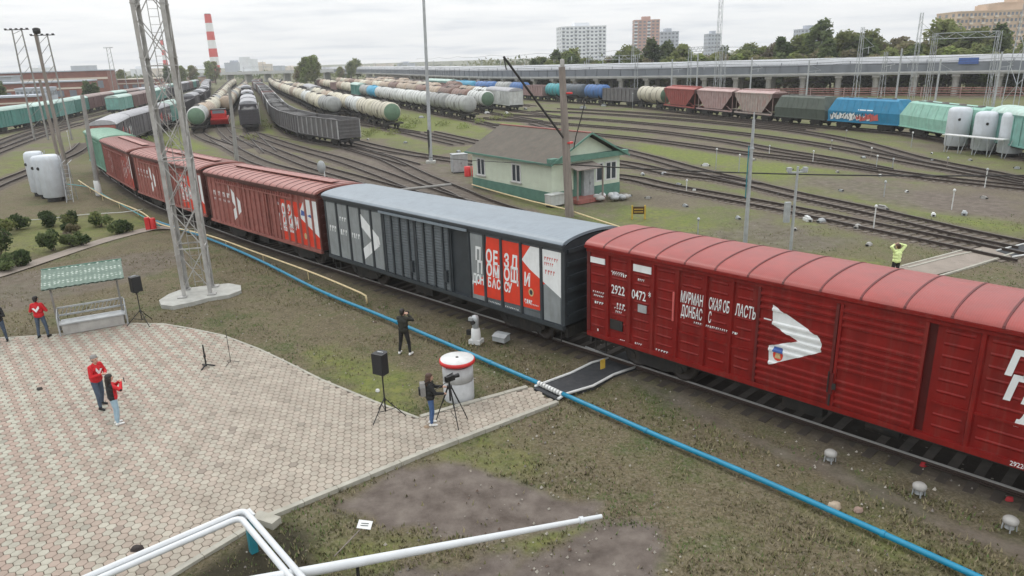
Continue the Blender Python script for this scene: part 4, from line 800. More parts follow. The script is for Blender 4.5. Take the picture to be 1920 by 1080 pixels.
def wagon(m, roofm, L=14.7, label='', endm=None, det=0, ribs=12, h_=3.75, graff=False, name='covered_wagon', cat='covered wagon', windows=False):
    t = thing(name, label, cat); h = L/2; mb = MB().use(m); mb.b2(-h, h, -1.46, 1.46, 1.08, h_)
    for x in np.linspace(-h+.1, h-.1, ribs):
        for sy in (-1, 1):
            if abs(x) > .9 or windows: y0, y1 = sorted((sy*1.461, sy*1.53)); mb.b2(x-.06, x+.06, y0, y1, 1.1, h_-.05)
    for sy in (-1, 1): y0, y1 = sorted((sy*1.461, sy*1.55)); mb.b2(-h, h, y0, y1, h_-.045, h_+.05); mb.b2(-h, h, y0, y1, .95, 1.09)
    if endm:
        mb.use(endm)
        for sx in (-1, 1): x0, x1 = sorted((sx*(h+.002), sx*(h+.05))); mb.b2(x0, x1, -1.46, 1.46, 1.05, h_)
    mb.build('body', t)
    if not windows:
        d_ = MB().use(m); 
        for sy in (-1, 1):
            y0, y1 = sorted((sy*1.462, sy*1.56)); d_.b2(-.1, 1.9, y0, y1, 1.15, h_-.1)
            for z_ in np.arange(1.4, h_-.2, .3): d_.b2(-.05, 1.85, min(sy*1.561, sy*1.59), max(sy*1.561, sy*1.59), z_-.06, z_+.06)
        d_.build('door', t)
    else:
        w_ = MB().use('win_far')
        for sy in (-1, 1):
            for x in np.linspace(-h+1.5, h-1.5, 10): y0, y1 = sorted((sy*1.462, sy*1.475)); w_.b2(x-.55, x+.55, y0, y1, 2.3, 3.1)
        w_.build('window', t)
    rf = MB().use(roofm); rf.smooth = True; K = 10; sec = [(-1.57*math.cos(k), h_+.06+.62*math.sin(k)) for k in np.linspace(0, math.pi, K+1)]
    rf.add([(x, y, z_) for x in (-h-.04, h+.04) for y, z_ in sec], [(i, i+1, K+2+i, K+1+i) for i in range(K)]); rf.smooth = False; rf.add([(-h-.04, y, z_) for y, z_ in sec], [tuple(range(K, -1, -1))]); rf.add([(h+.04, y, z_) for y, z_ in sec], [tuple(range(K+1))])
    for x in np.arange(-h+.9, h, 1.1):
        for i in range(K):
            a, b_ = sec[i], sec[i+1]; rf.add([(x-.03, a[0], a[1]+.02), (x+.03, a[0], a[1]+.02), (x+.03, b_[0], b_[1]+.02), (x-.03, b_[0], b_[1]+.02)], [(0, 1, 2, 3)])
    rf.build('roof', t)
    if graff:
        r = random.Random(graff)
        for mm, e_ in (('decal_white', .02), ('decal_pink', .03), ('gon_grey', .04)):
            g_ = MB().use(mm); x = -h+.4
            while x < h-.8:
                w_ = r.uniform(.2, .7); zb, zt = r.uniform(1.15, 1.6), r.uniform(2.2, 3.3); sh = r.uniform(-.3, .3)
                if r.random() < .6: g_.add([(x, -1.54-e_, zb), (x+w_, -1.54-e_, zb+.1), (x+w_+sh, -1.54-e_, zt), (x+w_*.4+sh, -1.54-e_, zt-.35), (x+sh*.5, -1.54-e_, zt-.1)], [(0, 1, 2, 3, 4)])
                x += w_*r.uniform(1, 2.2)
            g_.build('graffiti', t)
    chassis(t, L-.1, 1.0, det); return t
PROTO = {}
def proto(k):
    if k in PROTO: return PROTO[k]
    T = {'cream': lambda: tank_car('tank_cream'), 'creamg': lambda: tank_car('tank_cream', endm='end_green'), 'tan': lambda: tank_car('tank_tan'), 'tgrey': lambda: tank_car('tank_grey'), 'pale': lambda: tank_car('tank_pale'), 'paleg': lambda: tank_car('tank_pale', endm='end_green'), 'blue': lambda: tank_car('tank_blue', band='tank_dark'), 'sky': lambda: tank_car('tank_sky', band='tank_sky'), 'tteal': lambda: tank_car('tank_teal'), 'tdark': lambda: tank_car('tank_dark'), 'tbrown': lambda: tank_car('tank_brown'),
         'gon': lambda: gondola('gon_grey'), 'gonw': lambda: gondola('gon_grey', ribm='gon_pale'), 'gonp': lambda: gondola('gon_pale'), 'gond': lambda: gondola('gon_dark'), 'gonr': lambda: gondola('gon_rose', load=False), 'hred': lambda: hopper('hop_red'), 'hrose': lambda: hopper('hop_rose'), 'hpale': lambda: hopper('hop_pale'),
         'cgreen': lambda: cov_hopper('cov_green'), 'cblue': lambda: cov_hopper('cov_blue', graff=True), 'cmint': lambda: cov_hopper('cov_mint'), 'cgrey': lambda: cov_hopper('gon_dark'),
         'teal': lambda: wagon('wag_teal', 'wag_roof'), 'mint': lambda: wagon('wag_mint', 'wag_roof'), 'wgrey': lambda: wagon('wag_grey', 'wag_groof', endm='brown_paint', graff=5), 'wgrey2': lambda: wagon('wag_grey', 'wag_groof'), 'wbrown': lambda: wagon('wag_brown', 'wag_broof'), 'wdark': lambda: wagon('gon_dark', 'wag_groof', h_=3.6), 'white': lambda: wagon('tank_pale', 'wag_groof'),
         'pink': lambda: wagon('coach_pink', 'wag_groof', L=23.6, ribs=2, windows=True, name='passenger_coach', cat='coach'), 'pinkr': lambda: wagon('coach_red', 'coach_pink', L=23.6, ribs=2, windows=True, name='passenger_coach', cat='coach')}
    PROTO[k] = [T[k](), False]; return PROTO[k]
DESC = {'cream': 'cream tank wagon', 'creamg': 'cream tank wagon with green end', 'tan': 'tan tank wagon', 'tgrey': 'grey tank wagon', 'pale': 'whitish tank wagon', 'paleg': 'whitish tank wagon with green end', 'blue': 'dark blue tank wagon', 'sky': 'bright blue tank wagon', 'tteal': 'teal tank wagon', 'tdark': 'blackish tank wagon', 'tbrown': 'brown tank wagon', 'gon': 'grey open wagon', 'gonw': 'grey open wagon with pale ribs', 'gonp': 'pale grey open wagon', 'gond': 'dark open wagon', 'gonr': 'faded rose open wagon', 'hred': 'red hopper wagon', 'hrose': 'faded rose hopper wagon', 'hpale': 'pale hopper wagon stained red', 'cgreen': 'dark green covered hopper', 'cblue': 'bright blue covered hopper with graffiti', 'cmint': 'mint green covered hopper', 'cgrey': 'dark grey covered hopper', 'teal': 'teal covered wagon', 'mint': 'light teal covered wagon', 'wgrey': 'dark grey covered wagon with graffiti', 'wgrey2': 'dark grey covered wagon', 'wbrown': 'purple brown covered wagon', 'wdark': 'blackish covered wagon with pale roof', 'white': 'whitish covered wagon', 'pink': 'pale pink coach', 'pinkr': 'red coach with pink roof'}
def put(k, a, b_, label, group, L=None, flip=False):
    p = proto(k)
    if not p[1]: o = p[0]; p[1] = True; o['label'] = label; o['group'] = group
    else: o = dup(p[0], (0, 0, 0), 0, label, group)
    if flip: a, b_ = b_, a
    return place(o, a, b_, L)
LEN = {'gon': 14.4, 'gonw': 14.4, 'gonp': 14.4, 'gond': 14.4, 'gonr': 14.4, 'teal': 15.3, 'mint': 15.3, 'wgrey': 15.3, 'wgrey2': 15.3, 'wbrown': 15.3, 'wdark': 15.3, 'white': 15.3, 'pink': 24.4, 'pinkr': 24.4}
def at_arc(line, s):
    for a, b_ in zip(line[:-1], line[1:]):
        L = (b_-a).length
        if s <= L: return a+(b_-a)*(s/L)
        s -= L
    return None
def arc_of(line, p):
    best = (1e9, 0); acc = 0
    for a, b_ in zip(line[:-1], line[1:]):
        d = b_-a; t = max(0, min(1, (p-a).dot(d)/max(1e-9, d.dot(d)))); q = a+d*t
        if (p-q).length < best[0]: best = ((p-q).length, acc+t*d.length)
        acc += d.length
    return best[1]
def fill(row, start_px, kinds, group, line=None, flip=False, maxn=60, what=None, ymax=440):
    line = line or ROW[row]; s = arc_of(line, un(*start_px).to_2d()) if len(start_px) == 2 else arc_of(line, Vector(start_px[:2])); i = 0; cnt = 0
    while i < maxn:
        k = kinds[i] if i < len(kinds) else kinds[len(kinds)-1-((i*7) % min(4, len(kinds)))]
        L = LEN.get(k, 12.6); g_ = .9
        a, b_ = at_arc(line, s+g_/2), at_arc(line, s+L-g_/2)
        if a is None or b_ is None or b_.y > ymax: break
        put(k, b_, a, '%s, %s from near end, %s' % (DESC[k], ORD[i], what or group), group, None, flip)
        s += L; i += 1
# row by row, near end first
fill('R1', (-94.5, 134, 0), ['teal', 'teal', 'mint', 'teal', 'wbrown', 'wbrown', 'teal', 'wbrown', 'wgrey2', 'wgrey2', 'wbrown', 'teal'], 'leftmost teal wagon row', maxn=18)
fill('R1b', (-97, 183, 0), ['mint', 'wbrown', 'wbrown', 'mint', 'mint', 'wgrey2', 'gond', 'gond', 'gond', 'gond'], 'second far-left row', maxn=16)
fill(None, (-50.8, 92.5, 0), ['wgrey', 'wgrey2', 'wgrey', 'mint', 'gond', 'gond', 'wgrey2', 'gond', 'wgrey2', 'gond'], 'row beyond green box car', line=MAIN, maxn=22, flip=True)
fill('R3', (372, 251), ['paleg', 'tan', 'cream', 'cream', 'tgrey', 'cream', 'cream', 'cream', 'tan', 'cream', 'cream'], 'row behind lattice tower', maxn=24)
fill('R4', (-62, 165, 0), ['tan', 'cream', 'tan', 'tgrey', 'cream', 'tan'], 'row behind red rail vehicle', maxn=16)
fill('R5', (465, 248), ['gond', 'wdark', 'white', 'cgrey', 'tdark', 'wdark', 'pale', 'gond', 'gond'], 'row seen end-on', maxn=12)
fill('R6', (649, 279), ['gonw', 'gon', 'gon', 'gon', 'gonp', 'gon', 'gon', 'gonp', 'gonr', 'gon', 'gonp'], 'long grey open-wagon train', maxn=24)
fill('R7', (630, 224), ['tgrey', 'cream', 'cream', 'pale', 'cream', 'cream', 'tan', 'cream', 'cream'], 'row beside open-wagon train', maxn=22)
fill('R8', (738, 245), ['creamg', 'cream', 'pale', 'cream', 'cream', 'tan', 'cream', 'cream', 'white', 'wgrey2', 'gond', 'cream', 'tan', 'gonp'], 'green-ended cream tank row', maxn=22)
fill('R9', (880, 227), ['tgrey', 'tgrey', 'pale', 'pale', 'pale', 'pale', 'sky', 'tgrey', 'teal', 'cream', 'cream', 'tan', 'gonr'], 'middle grey tank row', maxn=20)
fill('R10', (918, 213), ['paleg', 'tbrown', 'tbrown', 'tan', 'tbrown', 'tan', 'tan', 'tbrown', 'tan', 'cream', 'tan'], 'behind middle grey tank row', maxn=17)
fill('R10b', (965, 209), ['white', 'pale', 'tan', 'tbrown', 'gonr', 'tan', 'cream', 'tan', 'tan'], 'row led by whitish wagon', maxn=14)
fill('R10c', (860, 181), ['tbrown', 'gonr', 'gon', 'gonp', 'gon', 'tan', 'gonr'], 'brown row below viaduct', maxn=12)
fill('R12', (1060, 172), ['pink', 'pinkr', 'pink', 'pink', 'pink', 'pink'], 'pink coach row', maxn=8, ymax=520)
# the long mixed train: every wagon between two points read along its rail line
S11 = [((1995, 330), (1884, 285), 'mint'), ((1878, 283), (1706, 252.6), 'cmint'), ((1700, 252), (1563, 240.3), 'cblue'), ((1559, 240), (1464, 231.4), 'cgreen'), ((1460, 231), (1388, 224), 'hpale'), ((1384, 223.6), (1318, 216), 'hrose'), ((1314, 215.6), (1256, 208.4), 'hred'), ((1253, 208), (1200, 201.8), 'creamg'), ((1197, 201.4), (1141, 197.1), 'gon'), ((1139, 197), (1100, 194.6), 'blue'), ((1098, 194.4), (1060, 191.7), 'tdark'), ((1058, 191.6), (1028, 189.5), 'tteal'), ((1026, 189.3), (990, 186.5), 'gonr'), ((988, 186.3), (962, 184.2), 'blue'), ((960, 184), (934, 182.4), 'tgrey'), ((933, 182.3), (896, 180), 'blue'), ((894, 179.9), (854, 177), 'sky'), ((853, 176.9), (806, 173), 'mint'), ((804, 172.7), (772, 169.3), 'gonr')]
used = {}
for pa, pb_, k in S11:
    used[k] = used.get(k, 0)+1
    lb = DESC[k]+{1: ' in the long mixed train before the viaduct', 2: ' farther left in the long mixed train', 3: ' farthest left in the long mixed train'}[used[k]]
    a, b_ = un(*pa), un(*pb_); ia, ib = arc_of(ROW['R11'], a.to_2d()), arc_of(ROW['R11'], b_.to_2d())
    put(k, at_arc(ROW['R11'], max(ia, ib)), at_arc(ROW['R11'], min(ia, ib)), lb, 'long mixed train in front of the viaduct', LEN.get(k, 12.8)-.8)
fill('R11', (770, 169), ['gonp', 'gonr', 'gon', 'tan', 'gonp'], 'tail of mixed train', maxn=8)
# red rail vehicle: platform, cab, buffer beam
t = thing('rail_snow_plough', 'red rail vehicle with cab facing the camera beside the tank wagons', 'rail vehicle'); mb = MB().use('loco_red'); mb.b2(-5, 5, -1.5, 1.5, 1.0, 1.35); mb.extr([(5.0, -1.55, .35), (5.0, 1.55, .35), (5.35, 1.55, .9), (5.35, -1.55, .9)], (-.2, 0, 0), (.1, 0, .3)); mb.build('platform', t)
mb = MB().use('loco_red'); mb.extr([(1.2, -1.3, 1.351), (4.2, -1.3, 1.351), (4.2, -1.3, 2.2), (3.8, -1.3, 2.85), (1.2, -1.3, 2.85)], (0, 0, 0), (0, 2.6, 0)); mb.build('cab', t); mb = MB().use('steel_black'); mb.b2(1.1, 3.9, -1.35, 1.35, 2.851, 2.98); mb.build('roof', t)
mb = MB().use('glass'); mb.extr([(4.17, -1.05, 2.25), (4.17, 1.05, 2.25), (3.84, 1.05, 2.78), (3.84, -1.05, 2.78)], (.02, 0, 0), (.05, 0, 0)); mb.build('windscreen', t)
mb = MB().use('steel_black'); mb.b2(-4.9, 4.9, -1.2, 1.2, .6, .999); mb.b2(-4.5, .8, -1.2, 1.2, 1.351, 2.3); mb.build('engine_box', t); bogie(t, -3, 0); bogie(t, 3, 0)
place(t, (-56.5, 146.5), (-51.4, 131.8))
# ------------------------------------------------------------------ people
def person(label, loc, face, h=1.76, jacket='cloth_red', legs='jeans', shoe='cloth_black', hair='hair_dark', hands=((-.2, .3, 1.1), (.2, .3, 1.1)), stance=.12, step=0, lean=(0, 0), look=0, longhair=False, inner=None, inner_y=.06, inner_w=.05, cap=None, hood=False, fem=False):
    """front is local +y; one continuous body from a voxel remesh of tapered limbs, hair and clothing added as parts"""
    k = h/1.76; caps = []
    def c(a, b_, ra, rb, m): caps.append((np.array(a)*k, np.array(b_)*k, ra*k, rb*k, m))
    lx, ly = lean; tx = lambda z_: (lx*max(0, z_-.9), ly*max(0, z_-.9))
    def T(x, y, z_): o = tx(z_); return (x+o[0], y+o[1], z_)
    sw = .175 if not fem else .155; hw_ = .095
    for s_ in (-1, 1):
        fy = step*s_*.5; hip, kn, an = (s_*hw_, 0, .90), (s_*(hw_+stance*.35), fy*.5+.03, .49), (s_*(hw_*.6+stance*.8), fy-.02, .09)
        c(hip, kn, .098, .068, legs); c(kn, an, .068, .048, legs); c(an, (an[0], an[1], .06), .05, .05, shoe); c((an[0], an[1]-.04, .04), (an[0]+s_*.02, an[1]+.16, .035), .043, .036, shoe)
    c((-.06, 0, .93), (.06, 0, .93), .115, .115, legs)
    c(T(-.05, 0, .98), T(.05, 0, .98), .145, .145, jacket); c(T(-.07, 0, 1.15), T(.07, 0, 1.15), .132, .132, jacket); c(T(-.085, .0, 1.30), T(.085, 0, 1.30), .128, .128, jacket); c(T(-sw+.03, 0, 1.42), T(sw-.03, 0, 1.42), .07, .07, jacket)
    for a_ in (.98, 1.07, 1.22): c(T(0, .005, a_), T(0, .005, a_+.1), .148, .148, jacket)
    c(T(0, 0, 1.43), T(0, .01, 1.53), .058, .052, 'skin'); c(T(0, -.015, 1.44), T(0, -.01, 1.475), .075, .066, jacket)
    hc = np.array(T(0, .02, 1.63)); lk = np.array((math.sin(look), math.cos(look), -.12))
    def H(dx_, dy_, dz): return tuple(hc+np.array((math.cos(look)*dx_+math.sin(look)*dy_, -math.sin(look)*dx_+math.cos(look)*dy_, dz)))
    c(H(0, -.015, .035), H(0, .01, .03), .096, .092, 'skin'); c(H(0, .035, -.055), H(0, .04, -.06), .062, .058, 'skin'); c(H(0, .10, .0), H(0, .113, -.022), .012, .016, 'skin')
    for s_ in (-1, 1): c(H(s_*.092, -.005, .0), H(s_*.096, -.008, .02), .016, .018, 'skin'); c(H(s_*.034, .088, .016), H(s_*.034, .09, .016), .011, .011, 'hair_dark')
    c(H(-.02, .094, -.052), H(.02, .094, -.052), .009, .009, 'lips')
    for s_, hd in zip((-1, 1), hands):
        sh = np.array(T(s_*sw, 0, 1.41)); hd = np.array(hd, float); d = hd-sh; L = np.linalg.norm(d); ua, fa = .30, .27
        if L > ua+fa-.005: hd = sh+d/L*(ua+fa-.005); d = hd-sh; L = np.linalg.norm(d)
        a_ = (ua*ua-fa*fa+L*L)/(2*L); hh = math.sqrt(max(0, ua*ua-a_*a_)); pole = np.array((s_*.75, -.55, -.6)); u = d/L; pole = pole-u*(pole@u); pole /= np.linalg.norm(pole)
        el = sh+u*a_+pole*hh
        c(sh, el, .072, .060, jacket); c(el, hd, .060, .042, jacket); f = (hd-el)/np.linalg.norm(hd-el)
        pal = hd+f*.075; c(hd-f*.01, pal, .028, .034, 'skin'); side = np.cross(f, np.array((0, 0, 1.)));  side = side/np.linalg.norm(side) if np.linalg.norm(side) > .1 else np.array((1., 0, 0)); nrm = np.cross(side, f)
        for q, (o_, ln) in enumerate(((-.030, .065), (-.010, .078), (.010, .074), (.029, .058))):
            b0 = pal+side*o_; b1 = b0+f*ln*.55-nrm*.006; b2 = b1+f*ln*.40-nrm*.028; c(b0, b1, .0095, .009, 'skin'); c(b1, b2, .009, .008, 'skin')
        tb = hd+f*.025-side*s_*.028; c(tb, tb+f*.035-side*s_*.03-nrm*.01, .012, .010, 'skin'); c(tb+f*.035-side*s_*.03-nrm*.01, tb+f*.062-side*s_*.032-nrm*.025, .010, .009, 'skin')
    def tess(cl, vox):
        mb = MB()
        for a, b_, ra, rb, m in cl:
            d = b_-a; L = np.linalg.norm(d); u = d/L if L > 1e-6 else np.array((0, 0, 1.)); o = np.cross(u, (0.3, .5, .8)); o /= np.linalg.norm(o); v = np.cross(u, o); vs = []; n_ = 10
            rings = [(-ra*.95, ra*.3), (-ra*.7, ra*.71), (-ra*.3, ra*.95), (0, ra), (L, rb), (L+rb*.3, rb*.95), (L+rb*.7, rb*.71), (L+rb*.95, rb*.3)]
            for t_, r_ in rings:
                for j in range(n_): an = 2*math.pi*j/n_; vs.append(a+u*t_+(o*math.cos(an)+v*math.sin(an))*r_)
            mb.add(vs, [(i*n_+j, i*n_+(j+1) % n_, (i+1)*n_+(j+1) % n_, (i+1)*n_+j) for i in range(7) for j in range(n_)]+[tuple(range(n_-1, -1, -1)), tuple(range(7*n_, 8*n_))])
        o = bpy.data.objects.new('tmp', mb.mesh('tmp')); COL.objects.link(o); r = o.modifiers.new('r', 'REMESH'); r.mode = 'VOXEL'; r.voxel_size = vox; r.use_smooth_shade = True
        sm_ = o.modifiers.new('s', 'SMOOTH'); sm_.factor = .5; sm_.iterations = 2
        dg = bpy.context.evaluated_depsgraph_get(); me = bpy.data.meshes.new_from_object(o.evaluated_get(dg)); bpy.data.objects.remove(o); return me
    me = tess(caps, .0105*k); t = thing('person', label, 'person', loc, face)
    nf = len(me.polygons); cen = np.empty(nf*3); me.polygons.foreach_get('center', cen); cen = cen.reshape(-1, 3); best = np.full(nf, 1e9); mi = np.zeros(nf, int); ms = sorted(set(q[4] for q in caps))
    for a, b_, ra, rb, m in caps:
        d = b_-a; tt = np.clip(((cen-a)@d)/(d@d+1e-12), 0, 1); dist = np.linalg.norm(cen-a-tt[:, None]*d, axis=1)-(ra+(rb-ra)*tt); up = dist < best; best[up] = dist[up]; mi[up] = ms.index(m)
    if inner: front = (mi == ms.index(jacket)) & (cen[:, 1] > inner_y*k) & (abs(cen[:, 0]) < inner_w*k) & (cen[:, 2] > .9*k); ms = ms+[inner]; mi[front] = len(ms)-1
    me.materials.clear()
    for m_ in ms: me.materials.append(MATS[m_])
    me.polygons.foreach_set('material_index', mi.astype(np.int32)); me.polygons.foreach_set('use_smooth', [True]*nf); me.name = 'body'
    o = bpy.data.objects.new('body', me); COL.objects.link(o); o.parent = t
    hcaps = []
    for a, b_, ra, rb in ((H(0, -.03, .055), H(0, .0, .06), .102, .098), (H(0, -.05, .0), H(0, -.055, -.03), .088, .075))+(((H(-.04, -.07, -.02), H(-.04, -.10, -.24), .065, .05), (H(.04, -.07, -.02), H(.04, -.10, -.26), .065, .05), (H(.085, .0, .02), H(.075, -.02, -.16), .03, .03), (H(-.085, .0, .02), H(-.075, -.02, -.16), .03, .03)) if longhair else ()):
        hcaps.append((np.array(a)*k, np.array(b_)*k, ra*k, rb*k, hair))
    me = tess(hcaps, .014*k); me.materials.clear(); me.materials.append(MATS[cap or hair]); me.name = 'hair'; o = bpy.data.objects.new('cap' if cap else 'hair', me); COL.objects.link(o); o.parent = t
    return t, k, T
def gp(u, v, z=0): p = un(u, v, z); return (p.x, p.y, z)
PZH = .035
def onp(u, v): p = un(u, v, PZH); return (p.x, p.y, PZH)
def chev(t, k, T, y, sgn, s=1):
    mb = MB().use('decal_white'); P_ = lambda x, z_: tuple(np.array(T(x, y, z_))*k)
    mb.extr([P_(-.13*s, 1.30), P_(-.05*s, 1.32), P_(0, 1.24), P_(.13*s, 1.40), P_(.15*s, 1.30), P_(.01, 1.13)], (0, 0, 0), (0, .012*sgn, 0)); mb.build('jacket_emblem', t)
t, k, T = person('person in red jacket with white tick on the back by the shelter', onp(83, 632), .15, 1.78, hands=((-.12, .22, 1.2), (.12, .22, 1.18)), cap='hair_dark', stance=.16); chev(t, k, T, -.155, -1)
person('person in black jacket over red at the left edge of the photo', onp(6, 641), 3.6, 1.76, jacket='cloth_black', inner='cloth_red', hands=((-.05, .24, 1.18), (.1, .24, 1.22)), hair='hair_brown', stance=.1, step=.15)
t, k, T = person('person in red hooded jacket looking down beside the woman with a phone', onp(192, 763), -1.9, 1.84, hands=((-.10, .30, 1.15), (.08, .32, 1.18)), legs='jeans', cap='cloth_grey', stance=.14, step=.3, lean=(0, .12)); chev(t, k, T, .158, 1, .8)
mb = MB().use('white_paint'); mb.box((-.01*k, .41*k, 1.15*k), (.15, .11, .008)); mb.build('paper', t)
t, k, T = person('woman with long dark hair in black and red jacket and pale jeans', onp(222, 795), -.85, 1.68, jacket='cloth_black', inner='cloth_red', inner_y=.02, inner_w=.34, legs='jeans_light', shoe='shoe_white', longhair=True, hands=((-.10, .30, 1.40), (.10, .30, 1.42)), fem=True, stance=.04)
mb = MB().use('black_plastic'); mb.box((0, .42*k, 1.45*k), (.08, .012, .15)); mb.build('phone', t)
t, k, T = person('person in dark olive jacket filming the train beside the blue pipe', gp(760, 664), -.35, 1.80, jacket='cloth_olive', legs='cloth_black', shoe='shoe_white', hands=((-.08, .30, 1.45), (.08, .30, 1.45)), stance=.2)
mb = MB().use('black_plastic'); mb.box((0, .40*k, 1.50*k), (.16, .012, .08)); mb.build('phone', t)
t, k, T = person('woman with backpack and brown hair standing behind the camera tripod', onp(810, 796), -1.35, 1.68, jacket='cloth_black', legs='jeans_blue', shoe='shoe_white', hair='hair_brown', longhair=True, hands=((-.1, .42, 1.22), (.16, .40, 1.1)), fem=True, stance=.06)
mb = MB().use('cloth_grey'); mb.extr([(-.14, -.13, 1.02), (.14, -.13, 1.02), (.15, -.13, 1.3), (.09, -.13, 1.42), (-.09, -.13, 1.42), (-.15, -.13, 1.3)], (0, 0, 0), (0, -.15, 0)); mb.use('cloth_black'); mb.box((0, -.30, 1.15), (.2, .05, .2)); [mb.path([(s_*.09, -.14, 1.4), (s_*.10, .0, 1.47), (s_*.11, .13, 1.36), (s_*.12, .12, 1.2), (s_*.13, -.05, 1.06)], .018, 6) for s_ in (-1, 1)]; mb.build('backpack', t)
person('person in yellow-green safety vest with raised arms beyond the red box car', gp(1676, 526), .2, 1.78, jacket='hivis', legs='cloth_black', hair='hair_brown', hands=((-.14, .12, 1.70), (.14, .12, 1.72)))
# ------------------------------------------------------------------ stage gear
def tripod_speaker(label, loc, rz, hs):
    t = thing('loudspeaker_stand', label, 'speaker', loc, rz)
    mb = MB().use('black_plastic'); mb.tube((0, 0, .2), (0, 0, hs-.1), .022, n=8); mb.tube((0, 0, .55), (0, 0, .66), .04, n=8); mb.build('pole', t)
    for i in range(3):
        an = i*2.094+.5; l_ = MB().use('black_plastic'); l_.tube((math.cos(an)*.03, math.sin(an)*.03, .62), (math.cos(an)*.62, math.sin(an)*.62, .02), .016, n=6); l_.tube((math.cos(an)*.02, math.sin(an)*.02, .22), (math.cos(an)*.34, math.sin(an)*.34, .32), .012, n=6); l_.build('leg', t)
    mb = MB().use('black_plastic'); w_, d_, h_ = .20, .19, .33; z0 = hs-.12
    mb.extr([(-w_, -d_, z0), (w_, -d_, z0), (w_, d_*.4, z0), (w_*.6, d_, z0), (-w_*.6, d_, z0), (-w_, d_*.4, z0)], (0, 0, 0), (0, 0, h_*2)); mb.b2(-.06, .06, -.06, .06, z0-.08, z0-.001); mb.build('speaker_cabinet', t)
    g_ = MB().use('black_mesh'); g_.b2(-w_+.02, w_-.02, -d_-.012, -d_-.001, z0+.03, z0+2*h_-.03); g_.build('grille', t); q = MB().use('galv'); q.b2(-.1, .1, -.02, .02, z0+2*h_+.001, z0+2*h_+.03); q.build('handle', t)
    return t
tripod_speaker('black loudspeaker on a tripod stand at the plaza edge near the woman with the backpack', onp(724, 782), -.5, 1.62); tripod_speaker('black loudspeaker on a tripod stand beside the bench shelter', onp(268, 608), .9, 1.62)
def stand(label, u, v, h_, thin):
    t = thing('microphone_stand', label, 'stand', onp(u, v)); mb = MB().use('black_plastic'); mb.tube((0, 0, .03), (0, 0, h_), thin, n=6); mb.tube((0, 0, h_), (.05, -.1, h_+.12), thin, n=6); mb.tube((0, 0, h_*.5), (0, 0, h_*.5+.08), thin*1.6, n=6); mb.build('pole', t)
    for i in range(3): an = i*2.094+.3; l_ = MB().use('black_plastic'); l_.tube((0, 0, .1), (math.cos(an)*.3, math.sin(an)*.3, .01), thin, n=5); l_.build('leg', t)
    return t
stand('short thick black stand alone on the plaza paving', 387, 688, .78, .030); stand('tall thin microphone stand on the plaza paving', 433, 681, 1.25, .011)
t = thing('camera_tripod', 'video camera on black tripod beside the concrete well', 'tripod', onp(847, 793)); mb = MB().use('black_plastic')
for i, an in enumerate((-2.6, -.2, 1.35)): l_ = MB().use('black_plastic'); a_ = (math.cos(an), math.sin(an)); l_.tube((a_[0]*.05, a_[1]*.05, 1.2), (a_[0]*.28, a_[1]*.28, .62), .024, n=6); l_.tube((a_[0]*.28, a_[1]*.28, .64), (a_[0]*.52, a_[1]*.52, .01), .016, n=6); l_.build('leg', t)
mb.tube((0, 0, .75), (0, 0, 1.35), .028, n=8); mb.lathe([(.08, 1.15), (.08, 1.25)], n=10)
for an in (-2.6, -.2, 1.35): mb.tube((0, 0, .4), (math.cos(an)*.4, math.sin(an)*.4, .3), .008, n=5)
mb.build('centre_column', t); q = MB().use('black_plastic'); q.box((0, .03, 1.47), (.12, .30, .16)); q.lathe([(.055, .18), (.07, .34)], (0, 0, 1.48), 12, 'y'); q.box((.10, -.08, 1.56), (.07, .16, .07)); q.tube((0, -.1, 1.38), (-.1, -.5, 1.2), .012, n=6); q.tube((-.02, -.06, 1.56), (-.02, .16, 1.60), .02, n=6); q.build('video_camera', t); t.rotation_euler = (0, 0, -.9)
# ------------------------------------------------------------------ concrete well with red and white cap
t = thing('concrete_well', 'concrete well ring with red and white round cap', 'well', gp(861, 742)); mat('ring_concrete', (.44, .45, .455), .85, .14, 2.5, bump=.3, dirt=(.30, .30, .29)); mb = MB().use('ring_concrete'); mb.lathe([(.50, -.05), (.50, .6), (.487, .605), (.487, .615), (.50, .62), (.50, 1.12), (.42, 1.12)], n=32); mb.build('ring', t)
mb = MB().use('black_mesh'); mb.lathe([(.36, 1.121), (.36, 1.22)], n=24); mb.build('vent_gap', t); mb = MB().use('sign_red'); mb.lathe([(.50, 1.20), (.58, 1.22), (.58, 1.31), (.55, 1.33)], n=36, cap=True); c_ = mb.build('cap', t)
mb = MB().use('white_paint'); mb.lathe([(.545, 1.331), (.54, 1.345), (.02, 1.375)], n=36); mb.use('steel_black').lathe([(.05, 1.371), (.05, 1.385)], n=10); mb.build('lid', c_)
for i in range(3): an = i*2.1+3.9; mb = MB().use('sign_red'); mb.tube((math.cos(an)*.44, math.sin(an)*.44, 1.1), (math.cos(an)*.5, math.sin(an)*.5, 1.23), .02, n=6); mb.build('bracket', t)
